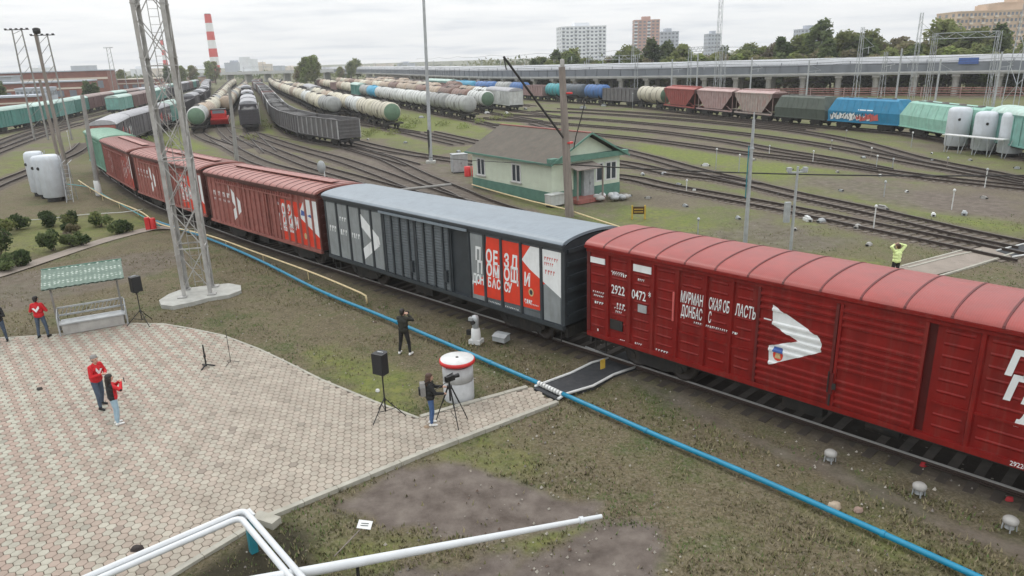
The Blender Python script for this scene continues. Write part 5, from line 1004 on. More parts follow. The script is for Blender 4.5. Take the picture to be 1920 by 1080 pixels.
# ------------------------------------------------------------------ bench shelter
o_ = Vector((-18.83, 28.06)); e_ = (Vector((-16.65, 29.25))-o_); W = e_.length; t = thing('bench_shelter', 'grey bench shelter with mottled green tiled roof', 'shelter', (o_.x, o_.y, .03), math.atan2(e_.y, e_.x))
mb = MB().use('galv')
mb.b2(.05, W-.05, .50, .86, .40, .46); mb.use('concrete'); mb.b2(.1, W-.1, .04, .09, .03, .46); mb.use('galv'); mb.b2(.02, W-.02, .0, .50, .46, .51); mb.build('seat', t)
mb = MB().use('galv')
for z_ in (.62, .95): mb.b2(0, W, .86, .91, z_, z_+.07)
for x in np.linspace(.12, W-.12, 16): mb.tube((x, .885, .69), (x+.12, .885, .95), .012, n=5)
mb.build('backrest', t)
for x in (-.02, W+.02): mb = MB().use('galv'); mb.b2(x-.03, x+.03, 0, .06, 0, .75); mb.b2(x-.03, x+.03, .85, .91, 0, .95); mb.tube((x, .03, .75), (x, .88, .95), .025, n=6); mb.b2(x-.025, x+.025, .06, .85, .4, .45); mb.build('side_frame', t)
for x in (-.08, W-.1): mb = MB().use('pole_grey'); mb.b2(x-.04, x+.04, .80, .88, 0, 2.2); mb.build('post', t); mb = MB().use('pole_grey'); mb.tube((x, .84, 1.7), (x, .3, 2.2), .025, n=6); mb.tube((x, .84, 1.9), (x, 1.3, 2.36), .025, n=6); mb.build('roof_strut', t)
m, n, l, b = nodes('mottled_green'); MATS['mottled_green'] = m; b.inputs['Roughness'].default_value = .55; tcg = n.new('ShaderNodeTexCoord'); vv = n.new('ShaderNodeTexVoronoi'); vv.inputs['Scale'].default_value = 6.2; vv.inputs['Randomness'].default_value = .25; l.new(tcg.outputs['Object'], vv.inputs[0]); l.new(ramp(vv.outputs['Distance'], [(.12, (.42, .47, .43)), (.32, (.14, .20, .155)), (.50, (.07, .12, .09))]), b.inputs['Base Color'])
mb = MB().use('mottled_green'); nx, ny = 40, 8
f0 = lambda i, j: (-.28+(W+.5)*i/nx, -.35+1.75*j/ny, 2.18+.42*j/ny+.014*math.cos(i*math.pi*2/4)-(.012 if j % 2 else 0))
mb.add([f0(i, j) for i in range(nx+1) for j in range(ny+1)]+[(x, y, z_-.05) for x, y, z_ in [f0(i, j) for i in range(nx+1) for j in range(ny+1)]], [(i*(ny+1)+j, (i+1)*(ny+1)+j, (i+1)*(ny+1)+j+1, i*(ny+1)+j+1) for i in range(nx) for j in range(ny)]+[tuple(q+(nx+1)*(ny+1) for q in (i*(ny+1)+j, i*(ny+1)+j+1, (i+1)*(ny+1)+j+1, (i+1)*(ny+1)+j)) for i in range(nx) for j in range(ny)]); mb.use('house_green'); mb.b2(-.30, W+.24, 1.37, 1.42, 2.5, 2.62); mb.build('roof', t)
# ------------------------------------------------------------------ lattice tower
t = thing('lattice_tower', 'tall grey lattice tower standing on a pale concrete slab', 'tower', (un(374, 552).x, un(374, 552).y, 0), math.radians(16)); Wd = .68; HT = 21.0
def leg_xy(i, z_): k = .97; return ((-1, 1, 1, -1)[i]*Wd*k, (-1, -1, 1, 1)[i]*Wd*k, z_)
for i in range(4):
    mb = MB().use('tower_steel'); x, y, _ = leg_xy(i, 0); sx, sy = np.sign(x), np.sign(y)
    mb.extr([(x, y, .15), (x-sx*.17, y, .15), (x-sx*.17, y-sy*.022, .15), (x-sx*.022, y-sy*.022, .15), (x-sx*.022, y-sy*.17, .15), (x, y-sy*.17, .15)][::int(1 if sx*sy > 0 else -1)], (0, 0, 0), (0, 0, HT)); mb.b2(x-.2, x+.2, y-.2, y+.2, .151, .19)
    for z_ in np.arange(2.2, HT, 2.2): mb.box((x-sx*.08, y-sy*.08, z_), (.20, .20, .05))
    mb.build('leg', t)
zs_ = np.arange(.4, HT, 2.05)
for f_ in range(4):
    i, j = f_, (f_+1) % 4; mb = MB().use('tower_steel')
    for q, z_ in enumerate(zs_[:-1]):
        z2 = zs_[q+1]
        for a, b_ in ((leg_xy(i, z_), leg_xy(j, z2)), (leg_xy(j, z_), leg_xy(i, z2))):
            mb.tube(np.array(a)*(.97, .97, 1), np.array(b_)*(.97, .97, 1), .026, n=4)
        if q % 2: mb.tube(np.array(leg_xy(i, z_))*(.96, .96, 1), np.array(leg_xy(j, z_))*(.96, .96, 1), .035, n=4)
    mb.build('bracing', t)
mb = MB().use('tower_steel')
for x in (-.2, .2): mb.tube((x, Wd*.9, .3), (x, Wd*.9, HT), .018, n=5)
for z_ in np.arange(.5, HT, .33): mb.tube((-.2, Wd*.9, z_), (.2, Wd*.9, z_), .012, n=4)
mb.build('ladder', t)
mb = MB().use('concrete_pale'); pts_ = [un(u, v) for u, v in ((299, 568), (318, 556), (345, 546), (390, 540), (430, 536), (452, 540), (453, 549), (430, 558), (390, 564), (360, 572), (325, 579), (303, 577))]
tb = MB().use('concrete_pale'); tb.extr([(p.x, p.y, 0) for p in pts_][::-1], (0, 0, -.1), (0, 0, .14)); o = tb.build('tower_foundation'); tag(o, 'pale irregular concrete slab under the lattice tower', 'foundation')
# ------------------------------------------------------------------ pipes
def pipe(name, label, pts, r, m, cat='pipe', sup=None, n_=10, collars=()):
    if sup or collars:
        t = thing(name, label, cat, pts[0]); q = MB().use(m); P_ = [Vector(p)-Vector(pts[0]) for p in pts]; q.path(P_, r, n_); q.build('pipe', t)
        for p in sup or (): s_ = MB().use(p[1]); c_ = Vector(p[0])-Vector(pts[0]); s_.box((c_.x, c_.y, (c_.z-Vector(pts[0]).z*0)/1-p[2]/2), (.16, .16, p[2])); s_.build('support', t)
        return t
    q = MB().use(m); q.path(pts, r, n_)
    for i in range(5, len(pts)-2, 9): q.tube(pts[i], Vector(pts[i])+(Vector(pts[i+1])-Vector(pts[i]))*.14, r*1.22, n=n_)
    return tag(q.build(name), label, cat)
def curve3(pxs, z_, step=.6): return [(p.x, p.y, z_) for p in smooth([un(u, v, z_) for u, v in pxs], step)]
pipe('blue_pipe', 'long bright blue pipe running along the track from the far tower to the crossing', curve3([(296, 415), (300, 417), (390, 447), (480, 485), (600, 545), (700, 586), (760, 611), (870, 658), (960, 697), (1012, 719)], .15), .075, 'blue_pipe'); pipe('blue_pipe', 'long bright blue pipe from the crossing to the bottom right corner', curve3([(1052, 737), (1120, 767), (1240, 820), (1340, 862), (1440, 905), (1600, 976), (1760, 1048), (1960, 1140)], .15), .075, 'blue_pipe')
yp = [(p.x, p.y, .42) for p in smooth([un(u, v, .42) for u, v in ((147, 338), (195, 368), (262, 396), (300, 420), (390, 441), (480, 473), (590, 513), (676, 549))], .8)]
e1 = un(686, 553, .42); q = MB().use('yellow_pipe'); q.path(yp+[(e1.x, e1.y, .38), (e1.x+.03, e1.y-.02, .0)], .045, 8); yo = q.build('yellow_pipe'); tag(yo, 'thin pale yellow pipe on short posts between the blue pipe and the track', 'pipe')
for i in range(2, len(yp)-1, 6): q = MB().use('yellow_pipe'); q.tube((yp[i][0], yp[i][1], -.05), (yp[i][0], yp[i][1], .38), .025, n=5); q.build('post', yo)
q = MB().use('tank_teal'); q.path([(p.x, p.y, .22) for p in smooth([un(u, v, .2) for u, v in ((120, 345), (168, 352), (205, 372), (262, 403), (300, 424))], .8)], .04, 6); tag(q.build('teal_pipe'), 'thin teal pipe near the white standing tanks', 'pipe')
q = MB().use('white_paint'); q.path([(p.x, p.y, .5) for p in smooth([un(u, v, .5) for u, v in ((20, 415), (90, 410), (160, 402), (230, 398), (268, 392))], 1)], .025, 6); tag(q.build('pale_pipe'), 'thin whitish pipe above the bushes on the left', 'pipe')
t = thing('white_pipeline', 'pair of white pipes bending at a corner in the foreground', 'pipe', (0, 0, 0))
for k_, (off_, z_) in enumerate(((0, 1.07), (.155, 1.03))):
    A, B, C_ = un(165, 1083, 1.05).to_2d(), un(458, 957, 1.05).to_2d(), un(566, 1083, 1.05).to_2d(); da, dc_ = (A-B).normalized(), (C_-B).normalized(); bi = (da+dc_).normalized(); sh = bi*(off_/max(.3, abs(da.x*bi.y-da.y*bi.x))); A2, C2_ = A+da*6+Vector((0, 0)), C_+dc_*4
    na_ = Vector((-da.y, da.x)); na_ = na_ if na_.dot(bi) > 0 else -na_; nc_ = Vector((-dc_.y, dc_.x)); nc_ = nc_ if nc_.dot(bi) > 0 else -nc_
    B2 = B+sh; q = MB().use('white_pipe'); arc = [B2+da*.22*(1-s_)**2+dc_*.22*s_**2 for s_ in np.linspace(0, 1, 8)]; q.path([(p.x, p.y, z_) for p in [A2+na_*off_]+arc+[C2_+nc_*off_]], .066, 14); q.build('pipe', t)
p = un(476, 1033); q = MB().use('teal_paint'); q.box((p.x, p.y+.0, .46), (.16, .16, .96), .7); q.build('support_post', t)
q = MB().use('white_pipe'); q.box((p.x-.04, p.y+.0, .965), (.3, .3, .05), .7); q.build('saddle', t)
for p2 in ((-10.2, 9.7), (-3.9, 10.3)): q = MB().use('teal_paint'); q.box((p2[0], p2[1], .48), (.16, .16, .96), .7); q.build('support_post', t)
a, b_ = un(490, 1088, .98), un(1128, 968, .55); t = thing('folded_lamp_pole', 'white tapered pole lying nearly level across the dirt in the foreground', 'pole', a); d = b_-a; q = MB().use('white_pipe'); q.tube(-d*.12, d, .125, .05, n=18); q.build('shaft', t)
q = MB().use('white_pipe'); q.tube(d*.925, d*.937, .085, .082, n=14); q.build('collar', t); q = MB().use('steel_black'); q.tube(d*.25+Vector((0, .02, -.1)), Vector((d.x*.25, d.y*.25, -a.z)), .04, n=6); q.build('prop', t)
# sign on a stick
a = un(626, 1040); b_ = un(684, 984, .42); t = thing('small_sign', 'small white sign plate on a leaning wooden stick in the grass', 'sign', a); q = MB().use('wood_pole'); d = b_-a; q.tube((0, 0, -.05), d, .016, n=6); q.build('stick', t)
q = MB().use('white_paint'); vx, vy = Vector((.98, -.12, 0)), Vector((.10, .93, .28)).normalized()
q.extr([d+vx*x+vy*y for x, y in ((-.17, -.10), (.17, -.13), (.17, .10), (-.17, .13))], (0, 0, 0), (0, -.006, .012)); q.use('grey_dark')
for y in (-.03, .03): q.extr([d+vx*x+vy*(y+yy) for x, yy in ((-.09, -.008), (.09, -.012), (.09, .01), (-.09, .012))], (0, -.008, .0135), (0, -.010, .016))
q.build('plate', t)
# ------------------------------------------------------------------ rubber crossing with white edges
def crossing(name, label, px, edges, dashes=None, zt=.05):
    t = thing(name, label, 'crossing'); t['kind'] = 'structure'; q = MB().use('rubber'); P_ = [un(u, v) for u, v in px]; q.extr([(p.x, p.y, 0) for p in P_], (0, 0, -.06), (0, 0, zt)); q.build('mat', t)
    for e0 in edges:
        q = MB().use('white_paint'); q.path([(un(u, v).x, un(u, v).y, zt+.02) for u, v in e0], .045, 6); q.build('edge_strip', t)
    return t
mat('white_paint2', (.7, .7, .68), .6, .05)
crossing('level_crossing', 'black rubber crossing with wavy white edges leading to the red box car', [(1000, 730), (1045, 752), (1062, 741), (1115, 727), (1150, 706), (1194, 691), (1250, 672), (1200, 648), (1144, 673), (1105, 683), (1070, 703), (1024, 720)], [[(1003, 728), (1024, 720), (1070, 703), (1108, 684), (1146, 673)], [(1046, 752), (1062, 742), (1112, 727), (1150, 706), (1192, 691)], [(1098, 654), (1145, 673)]])
q = MB().use('white_paint'); A, B = un(1010, 718, .15), un(1056, 740, .15); d = B-A
for i in range(9): q.tube(A+d*(i/9), A+d*((i+.62)/9), .083, n=10)
tag(q.build('pipe_sleeve'), 'white dashed sleeve where the blue pipe passes the crossing', 'pipe sleeve')
p = un(1130, 700); q = MB().use('sign_yellow'); q.box((p.x, p.y, .35), (.20, .03, .34), .6); tag(q.build('crossing_plate'), 'small ochre plate standing at the black crossing', 'sign')
crossing('level_crossing', 'dark track crossing at the right edge of the photo', [(1868, 472), (1900, 482), (1960, 474), (1920, 458)], [[(1868, 472), (1925, 458)], [(1898, 484), (1960, 474)]])
# ------------------------------------------------------------------ small railway equipment near the camera
def cable_drum(label, u, v, s_=1):
    t = thing('track_junction_box', label, 'junction box', gp(u, v), random.uniform(0, 3)); q = MB().use('concrete'); q.lathe([(.16, .22), (.25, .24), (.27, .30), (.27, .38), (.2, .44), (.02, .46)], n=18); q.build('lid', t); q = MB().use('galv'); q.lathe([(.17, .05), (.15, .22)], n=14); q.build('drum', t)
    for i in range(4): an = i*1.57; l_ = MB().use('galv'); l_.tube((math.cos(an)*.22, math.sin(an)*.22, .24), (math.cos(an)*.24, math.sin(an)*.24, -.03), .03, n=6); l_.build('leg', t)
    t.scale = (s_*.62, s_*.62, s_*.72); return t
cable_drum('small white junction box on legs, farthest of three along the red box car', 1556, 864, .95); cable_drum('small pale junction box on legs, middle one of three along the red box car', 1722, 927, .95); cable_drum('small pale junction box on legs, nearest of three along the red box car', 1892, 992, .95)
t = thing('dwarf_signal', 'white and grey dwarf signal beside the grey box car', 'signal', gp(893, 641), -.4); q = MB().use('white_paint'); q.extr([(-.24, -.2, 0), (.24, -.2, 0), (.24, .2, 0), (-.24, .2, 0)], (0, 0, -.05), (0, 0, .12)); q.lathe([(.20, .12), (.17, .55), (.1, .58)], n=14); q.build('base', t)
q = MB().use('galv'); q.lathe([(.09, .58), (.13, .62), (.15, .95), (.12, 1.08), (.02, 1.12)], n=14); q.box((-.12, -.1, .98), (.18, .16, .12)); q.build('lamp_head', t); q = MB().use('steel_black'); q.lathe([(.075, -.25), (.09, -.08)], (-.02, 0, .86), 12, 'y'); q.box((-.32, .05, .35), (.16, .14, .2)); q.build('lamp_hood', t)
t = thing('relay_box', 'pale grey relay box on the ground beside the dwarf signal', 'box', gp(940, 641), -.6); q = MB().use('galv'); q.b2(-.28, .28, -.2, .2, .06, .26); q.build('case', t); q = MB().use('galv'); q.extr([(-.3, -.22, .261), (.3, -.22, .261), (.3, 0, .34), (-.3, 0, .34)], (0, 0, 0), (0, .22, .0)); q.build('lid', t)
for lb, u, v, c_, s_ in (('beige lump of stone right beside the blue pipe', 1563, 951, (.40, .33, .25), .13), ('reddish stone near the blue pipe', 1609, 958, (.30, .21, .17), .085), ('red brake shoe by the rail above the middle junction box', 1732, 872, (.33, .02, .025), .08), ('red brake shoe by the rail above the nearest junction box', 1893, 937, (.33, .02, .025), .07), ('dark glove lying on the plaza paving', 75, 732, (.04, .035, .03), .10), ('dark clump on the paving behind the white pipes', 258, 1033, (.03, .022, .02), .12), ('white paper scrap in the grass before the loudspeaker', 708, 733, (.6, .6, .58), .06), ('brown paper scrap on the paving by the camera tripod', 800, 803, (.3, .22, .15), .08)):
    mat('s_%d' % u, c_, .85, .2, 8, bump=.4); q = MB().use('s_%d' % u); r = random.Random(u); p = un(u, v); q.smooth = True
    ring = [(p.x+s_*1.4*math.cos(a_)*r.uniform(.75, 1.1), p.y+s_*math.sin(a_)*r.uniform(.75, 1.1)) for a_ in np.linspace(0, 6.283, 11)[:-1]]; q.add([(x, y, -.02) for x, y in ring]+[(p.x+(x-p.x)*.75, p.y+(y-p.y)*.75, s_*r.uniform(.5, .8)+.03) for x, y in ring]+[(p.x, p.y, s_*.8+.03)], [(i, (i+1) % 10, 10+(i+1) % 10, 10+i) for i in range(10)]+[(10+i, 10+(i+1) % 10, 20) for i in range(10)])
    w0 = lb.split()
    tag(q.build('stone' if 'stone' in lb else 'brake_shoe' if 'brake' in lb else 'glove' if 'glove' in lb else 'clump' if 'clump' in lb else 'paper_scrap'), lb, 'stone' if 'stone' in lb else 'brake shoe' if 'brake' in lb else 'litter')
# red hydrant cabinet at the path end
t = thing('fire_cabinet', 'red box standing at the end of the curved footpath', 'cabinet', gp(282, 430), .3); t.scale = (.72, .72, .8); q = MB().use('sign_red'); q.b2(-.35, .05, -.25, .25, 0, 1.05); q.build('case', t); q = MB().use('sign_red'); q.lathe([(.28, 0), (.28, .9), (.24, .96)], (.30, 0, 0), 14); q.build('drum', t)
# ------------------------------------------------------------------ signal house
A, B, C_ = un(900, 345).to_2d(), un(1035, 383).to_2d(), un(1160, 350).to_2d()
ax = (A-B).normalized(); ax.rotate(Matrix.Rotation(math.radians(6), 2)); LX = (A-B).length-.9; ay = Vector((ax.y, -ax.x)); ay = ay if ay.dot(C_-B) > 0 else -ay; LY = 6.9
t = thing('signal_house', 'small cream house with green trim and brown gable roof', 'house', (B.x, B.y, 0), math.atan2(ax.y, ax.x)); sy = 1 if Vector((-ax.y, ax.x)).dot(ay) > 0 else -1
Y = lambda v: v*sy
def bb(mb, x0, x1, y0, y1, z0, z1): y0, y1 = sorted((Y(y0), Y(y1))); mb.b2(x0, x1, y0, y1, z0, z1)
mb = MB().use('siding'); HZ = 3.05
for x0, x1, y0, y1 in ((0, LX, 0, .12), (0, LX, LY-.12, LY), (0, .12, .121, LY-.121), (LX-.12, LX, .121, LY-.121)): bb(mb, x0, x1, y0, y1, .85, HZ)
for z_ in np.arange(.95, HZ, .2): bb(mb, .0, LX, -.012, -.001, z_, z_+.175); bb(mb, -.012, -.001, 0, LY, z_, z_+.175)
mb.extr([(0, Y(-.0), HZ+.001), (0, Y(LY), HZ+.001), (0, Y(LY/2), HZ+1.75)], (0, 0, 0), (.12, 0, 0)); mb.extr([(LX, Y(0), HZ+.001), (LX, Y(LY), HZ+.001), (LX, Y(LY/2), HZ+1.75)], (0, 0, 0), (-.12, 0, 0))
for z_ in np.arange(HZ+.5, HZ+1.6, .2): k_ = (1.75-(z_-HZ)-.18)/1.75*LY/2; bb(mb, -.012, -.001, LY/2-k_, LY/2+k_, z_, z_+.175)
mb.build('wall', t)
mb = MB().use('house_green'); bb(mb, -.03, LX+.03, -.05, LY+.03, 0, .849); mb.build('plinth', t)
mb = MB().use('house_green'); bb(mb, -.5, -.013, -.45, LY+.45, HZ-.02, HZ+.36); bb(mb, -.5, LX+.4, -.52, -.45, HZ-.12, HZ+.02); mb.build('fascia', t)
rz_ = lambda v: HZ+.02+(LY/2+.5-abs(v-LY/2))*1.75/(LY/2)-.12
mb = MB().use('house_roof')
for v0, v1 in ((-.5, LY/2), (LY+.5, LY/2)): mb.extr([(-.55, Y(v0), rz_(v0)), (LX+.45, Y(v0), rz_(v0)), (LX+.45, Y(v1), rz_(v1)), (-.55, Y(v1), rz_(v1))], (0, 0, 0), (0, 0, .07))
mb.use('brown_paint'); bb(mb, -.58, LX+.48, LY/2-.12, LY/2+.12, rz_(LY/2)+.03, rz_(LY/2)+.10); mb.build('roof', t)
mb = MB().use('house_green')
for v0, v1 in ((-.52, LY/2), (LY+.52, LY/2)): mb.extr([(-.62, Y(v0), rz_(v0)-.05), (-.62, Y(v1), rz_(v1)-.05), (-.62, Y(v1), rz_(v1)+.10), (-.62, Y(v0), rz_(v0)+.10)], (0, 0, 0), (.065, 0, 0))
mb.build('bargeboard', t)
def window(x=None, y=None, w_=1.1, z0=1.25, z1=2.5, split=2):
    q = MB().use('white_paint'); g_ = MB().use('glass')
    if x is not None:
        bb(q, x-w_/2-.1, x+w_/2+.1, -.05, -.013, z0-.1, z0); bb(q, x-w_/2-.1, x+w_/2+.1, -.05, -.013, z1, z1+.1)
        for xx in np.linspace(x-w_/2, x+w_/2, split+1): bb(q, xx-.06, xx+.06, -.05, -.013, z0, z1)
        bb(g_, x-w_/2, x+w_/2, -.03, -.0125, z0, z1); o = q.build('window', t); g_.build('pane', o); s_ = MB().use('concrete_pale'); bb(s_, x-w_/2-.2, x+w_/2+.2, -.16, -.051, z0-.17, z0-.1); s_.build('sill', o)
    else:
        bb(q, -.05, -.013, y-w_/2-.1, y+w_/2+.1, z0-.1, z0); bb(q, -.05, -.013, y-w_/2-.1, y+w_/2+.1, z1, z1+.1)
        for yy in np.linspace(y-w_/2, y+w_/2, split+1): bb(q, -.05, -.013, yy-.06, yy+.06, z0, z1)
        bb(g_, -.03, -.0125, y-w_/2, y+w_/2, z0, z1); o = q.build('window', t); g_.build('pane', o)
window(x=4.4); window(x=9.4); window(y=4.75, w_=.7, split=1); window(y=5.95, w_=1.1, split=2)
mb = MB().use('house_green'); bb(mb, -.04, -.013, 2.1, 3.1, .4, 2.4); mb.build('door', t); mb = MB().use('wood_pole'); mb.extr([(-1.4, Y(1.3), 2.45), (-1.4, Y(4.0), 2.45), (-.02, Y(4.0), 2.75), (-.02, Y(1.3), 2.75)], (0, 0, 0), (0, 0, .06)); mb.build('porch_roof', t)
for y_ in (1.4, 3.9): mb = MB().use('wood_pole'); bb(mb, -1.36, -1.26, y_-.05, y_+.05, 0, 2.45); mb.build('porch_post', t)
mb = MB().use('brown_paint'); bb(mb, -1.5, -.04, 1.3, 4.0, 0, .3); mb.build('step', t)
def cabinet(name, label, u, v, w_, d, h, m, cat, rz=.6, doors=True):
    t = thing(name, label, cat, gp(u, v), rz); q = MB().use(m); q.b2(-w_/2, w_/2, -d/2, d/2, .1, h); q.b2(-w_/2-.03, w_/2+.03, -d/2-.05, d/2+.03, h+.001, h+.07); q.build('case', t); q = MB().use('steel_black'); q.b2(-w_/2+.05, w_/2-.05, -d/2+.05, d/2-.05, -.05, .099); q.build('base', t)
    if doors: q = MB().use(m); q.b2(-w_/2+.06, -.02, -d/2-.02, -d/2-.001, .18, h-.06); q.b2(.02, w_/2-.06, -d/2-.02, -d/2-.001, .18, h-.06); q.use('steel_black').b2(.05, .08, -d/2-.05, -d/2-.021, h*.5, h*.6); q.build('door', t)
    return t
cabinet('equipment_cabinet', 'tall pale grey cabinet beside the house entrance', 1100, 372, 1.0, .6, 2.2, 'galv', 'cabinet', .55); cabinet('storage_box', 'low pale box at the near corner of the house', 1040, 386, 1.3, .7, .85, 'tank_pale', 'box', .7, False)
cabinet('equipment_cabinet', 'grey cabinet with white side left of the house', 862, 323, 1.5, 1.0, 1.75, 'galv', 'cabinet', .3)
t = thing('fire_barrel', 'red barrels beside the grey cabinet left of the house', 'barrel', gp(884, 330)); 
for i, x in enumerate((-.35, .35)): q = MB().use('sign_red'); q.lathe([(.3, 0), (.31, .28), (.3, .3), (.31, .6), (.3, .62), (.3, .9), (.26, .91)], (x, .1*i, 0), 16); q.build('barrel', t)
t = thing('debris_pile', 'heap of whitish sacks and grey rubbish in front of the house', 'debris pile', gp(1138, 374)); r = random.Random(3)
for i in range(11):
    q = MB().use(('white_paint', 'galv', 'concrete', 'galv')[i % 4]); q.smooth = True; c_ = (r.uniform(-1.5, 1.5), r.uniform(-.6, .6), .15); s_ = r.uniform(.22, .42)
    k0 = r.uniform(.5, .8); q.lathe([(.05, -.1), (s_, .0), (s_*.9, .25*k0), (s_*.5, .40*k0), (.03, .42*k0)], c_, 7); q.build('sack', t)
t = thing('yellow_sign', 'dark board on two yellow posts in the grass beyond the red car roof', 'sign', gp(1197, 411), -.1); mb = MB().use('sign_yellow')
for x in (-.42, .42): q = MB().use('sign_yellow'); q.b2(x-.05, x+.05, -.05, .05, 0, .95); q.build('post', t)
q = MB().use('sign_dark'); q.b2(-.37, .37, -.03, .03, .35, .85); q.use('sign_yellow')
for z_ in (.5, .68): q.b2(-.30, .30, -.036, -.031, z_-.03, z_+.03)
q.build('board', t)
# ------------------------------------------------------------------ poles and masts
def mast(name, label, u, v, h, r0, r1, m, cat='pole', lean=(0, 0), extra=None, group=None):
    t = thing(name, label, cat, gp(u, v), 0, group); q = MB().use(m); q.tube((0, 0, -.1), (lean[0], lean[1], h), r0, r1, n=12); q.build('shaft', t)
    if extra: extra(t, h)
    return t
def foot(t, h): q = MB().use('concrete_pale'); q.b2(-.5, .5, -.5, .5, -.05, .22); q.build('footing', t); q = MB().use('steel_black'); q.lathe([(.19, .22), (.21, 3.4), (.17, 3.5)], (.0, 0, 0), 12); q.build('sleeve', t)
mast('steel_mast', 'tall slim grey steel mast rising out of the picture, left of the house', 808, 305, 26, .21, .10, 'galv', extra=foot, lean=(.5, 0))
def lamp_top(t, h):
    q = MB().use('galv'); q.lathe([(.12, h-1.6), (.15, h-1.55), (.12, h-1.5)], n=10); q.tube((0, 0, h), (.0, 0, h+.4), .05, .03, n=8); q.build('collar', t); q = MB().use('teal_paint'); q.tube((-.16, 0, h*.38), (-.16, 0, h-1.4), .03, n=6); q.build('conduit', t)
mast('lamp_pole', 'slim grey pole with collars behind the middle of the red car roof', 1397, 455, 6.9, .125, .075, 'galv', extra=lamp_top)
def sig_top(t, h):
    q = MB().use('galv'); q.b2(-.5, .5, -.05, .05, h-.35, h-.28); q.b2(-.55, -.35, -.12, .12, h-.28, h-.05); q.b2(.3, .5, -.12, .12, h-.28, h-.05); q.build('crossarm', t); q = MB().use('galv'); q.b2(-.52, -.22, -.1, .1, 1.6, 2.7); q.build('junction_box', t)
mast('signal_post', 'short grey post with small crossarm right of the slim pole', 1482, 470, 4.6, .085, .06, 'galv', extra=sig_top)
def strut(t, h):
    q = MB().use('steel_black'); q.tube((-.25, -.1, 5.15), (-4.2, -1.2, 10.6), .075, n=8); q.tube((-4.2, -1.2, 10.6), (-4.05, -1.2, 9.8), .04, n=6); q.build('diagonal_arm', t); q = MB().use('sign_red'); q.lathe([(.28, 4.95), (.28, 5.05)], n=12); q.lathe([(.24, 8.15), (.24, 8.25)], n=12); q.build('clamp', t)
    q = MB().use('steel_black'); q.path([(.3, -.05, 4.6), (.45, -.05, 5.4), (.8, -.05, 6.6), (1.0, -.05, 7.4), (1.0, -.05, 7.9)], .035, 6); q.build('cable', t); q = MB().use('concrete'); q.lathe([(.14, 0), (.14, .45), (.02, .5)], (-.42, 0, 9.86), 8); q.build('insulator', t)
mast('concrete_pole', 'thick brownish grey pole with a black diagonal arm in front of the house', 1068, 405, 9.85, .31, .215, 'wood_pole', extra=strut, lean=(-.45, 0))
q = MB().use('steel_black'); sag = lambda a, b_, s_, n_=24: [tuple(Vector(a)+(Vector(b_)-Vector(a))*i/n_-Vector((0, 0, s_*4*(i/n_)*(1-i/n_)))) for i in range(n_+1)]
a = un(1068, 310, 3.0); a = (4.25, 48.5, 3.55); b_ = (46, 33.6, 4.55); q.path(sag((-26, 70, 5.0), a, .7), .022, 5); q.path(sag(a, b_, .75), .045, 6); tag(q.build('overhead_cable'), 'dark sagging cable running right from the thick pole across the yard', 'cable')
mast('concrete_pole', 'grey pole standing by the gondola trains above the brown box car', 445, 310, 8.4, .24, .16, 'pole_grey', lean=(.35, 0)); 
def whitefoot(t, h): q = MB().use('white_paint'); q.lathe([(.27, 0), (.25, 1.3), (.2, 1.31)], n=14); q.build('painted_base', t)
mast('concrete_pole', 'grey pole with white painted foot beside the green box car', 186, 366, 8.6, .22, .15, 'pole_grey', lean=(.3, 0), extra=whitefoot)
def portal(label, u, v, h, u2, arm=True):
    p = un(u, v); t = thing('light_portal', label, 'light mast', p)
    for x in (-.75, .75):
        q = MB().use('pole_grey'); q.tube((x*1.5, 0, 0), (x, 0, h), .16, .10, n=8); q.build('leg', t)
    q = MB().use('pole_grey')
    for z_ in np.arange(2, h, 1.6): k0, k1 = 1.5-.5*z_/h, 1.5-.5*min(h, z_+1.6)/h; q.tube((-.75*k0, 0, z_), (.75*k1, 0, min(h, z_+1.6)), .04, n=4)
    q.build('bracing', t); q = MB().use('steel_black'); q.b2(-1.9, 1.9, -.08, .08, h, h+.12); 
    for x in (-1.7, -.85, 0, .85, 1.7): q.box((x, -.12, h+.2), (.3, .22, .16))
    q.build('lamp_bar', t)
portal('tall twin-legged light mast at the far left, leftmost of the four', 78, 262, 17.0, 35); portal('tall twin-legged light mast at left, between the single-lamp mast and the tower', 122, 262, 16.0, 95); portal('small distant twin-legged light mast left of the lattice tower', 220, 180, 19.5, 207)
def head(t, h): q = MB().use('steel_black'); q.lathe([(.25, h), (.34, h+.15), (.34, h+.5), (.15, h+.6)], n=12); q.build('lamp_head', t)
mast('light_mast', 'single mast with round lamp head between two twin-legged masts at left', 128, 330, 14.2, .22, .13, 'wood_pole', lean=(-.2, 0), extra=head)
mast('concrete_pole', 'brownish pole just left of the green box car, behind the white tanks', 116, 322, 9.8, .2, .14, 'wood_pole', lean=(-.2, 0))
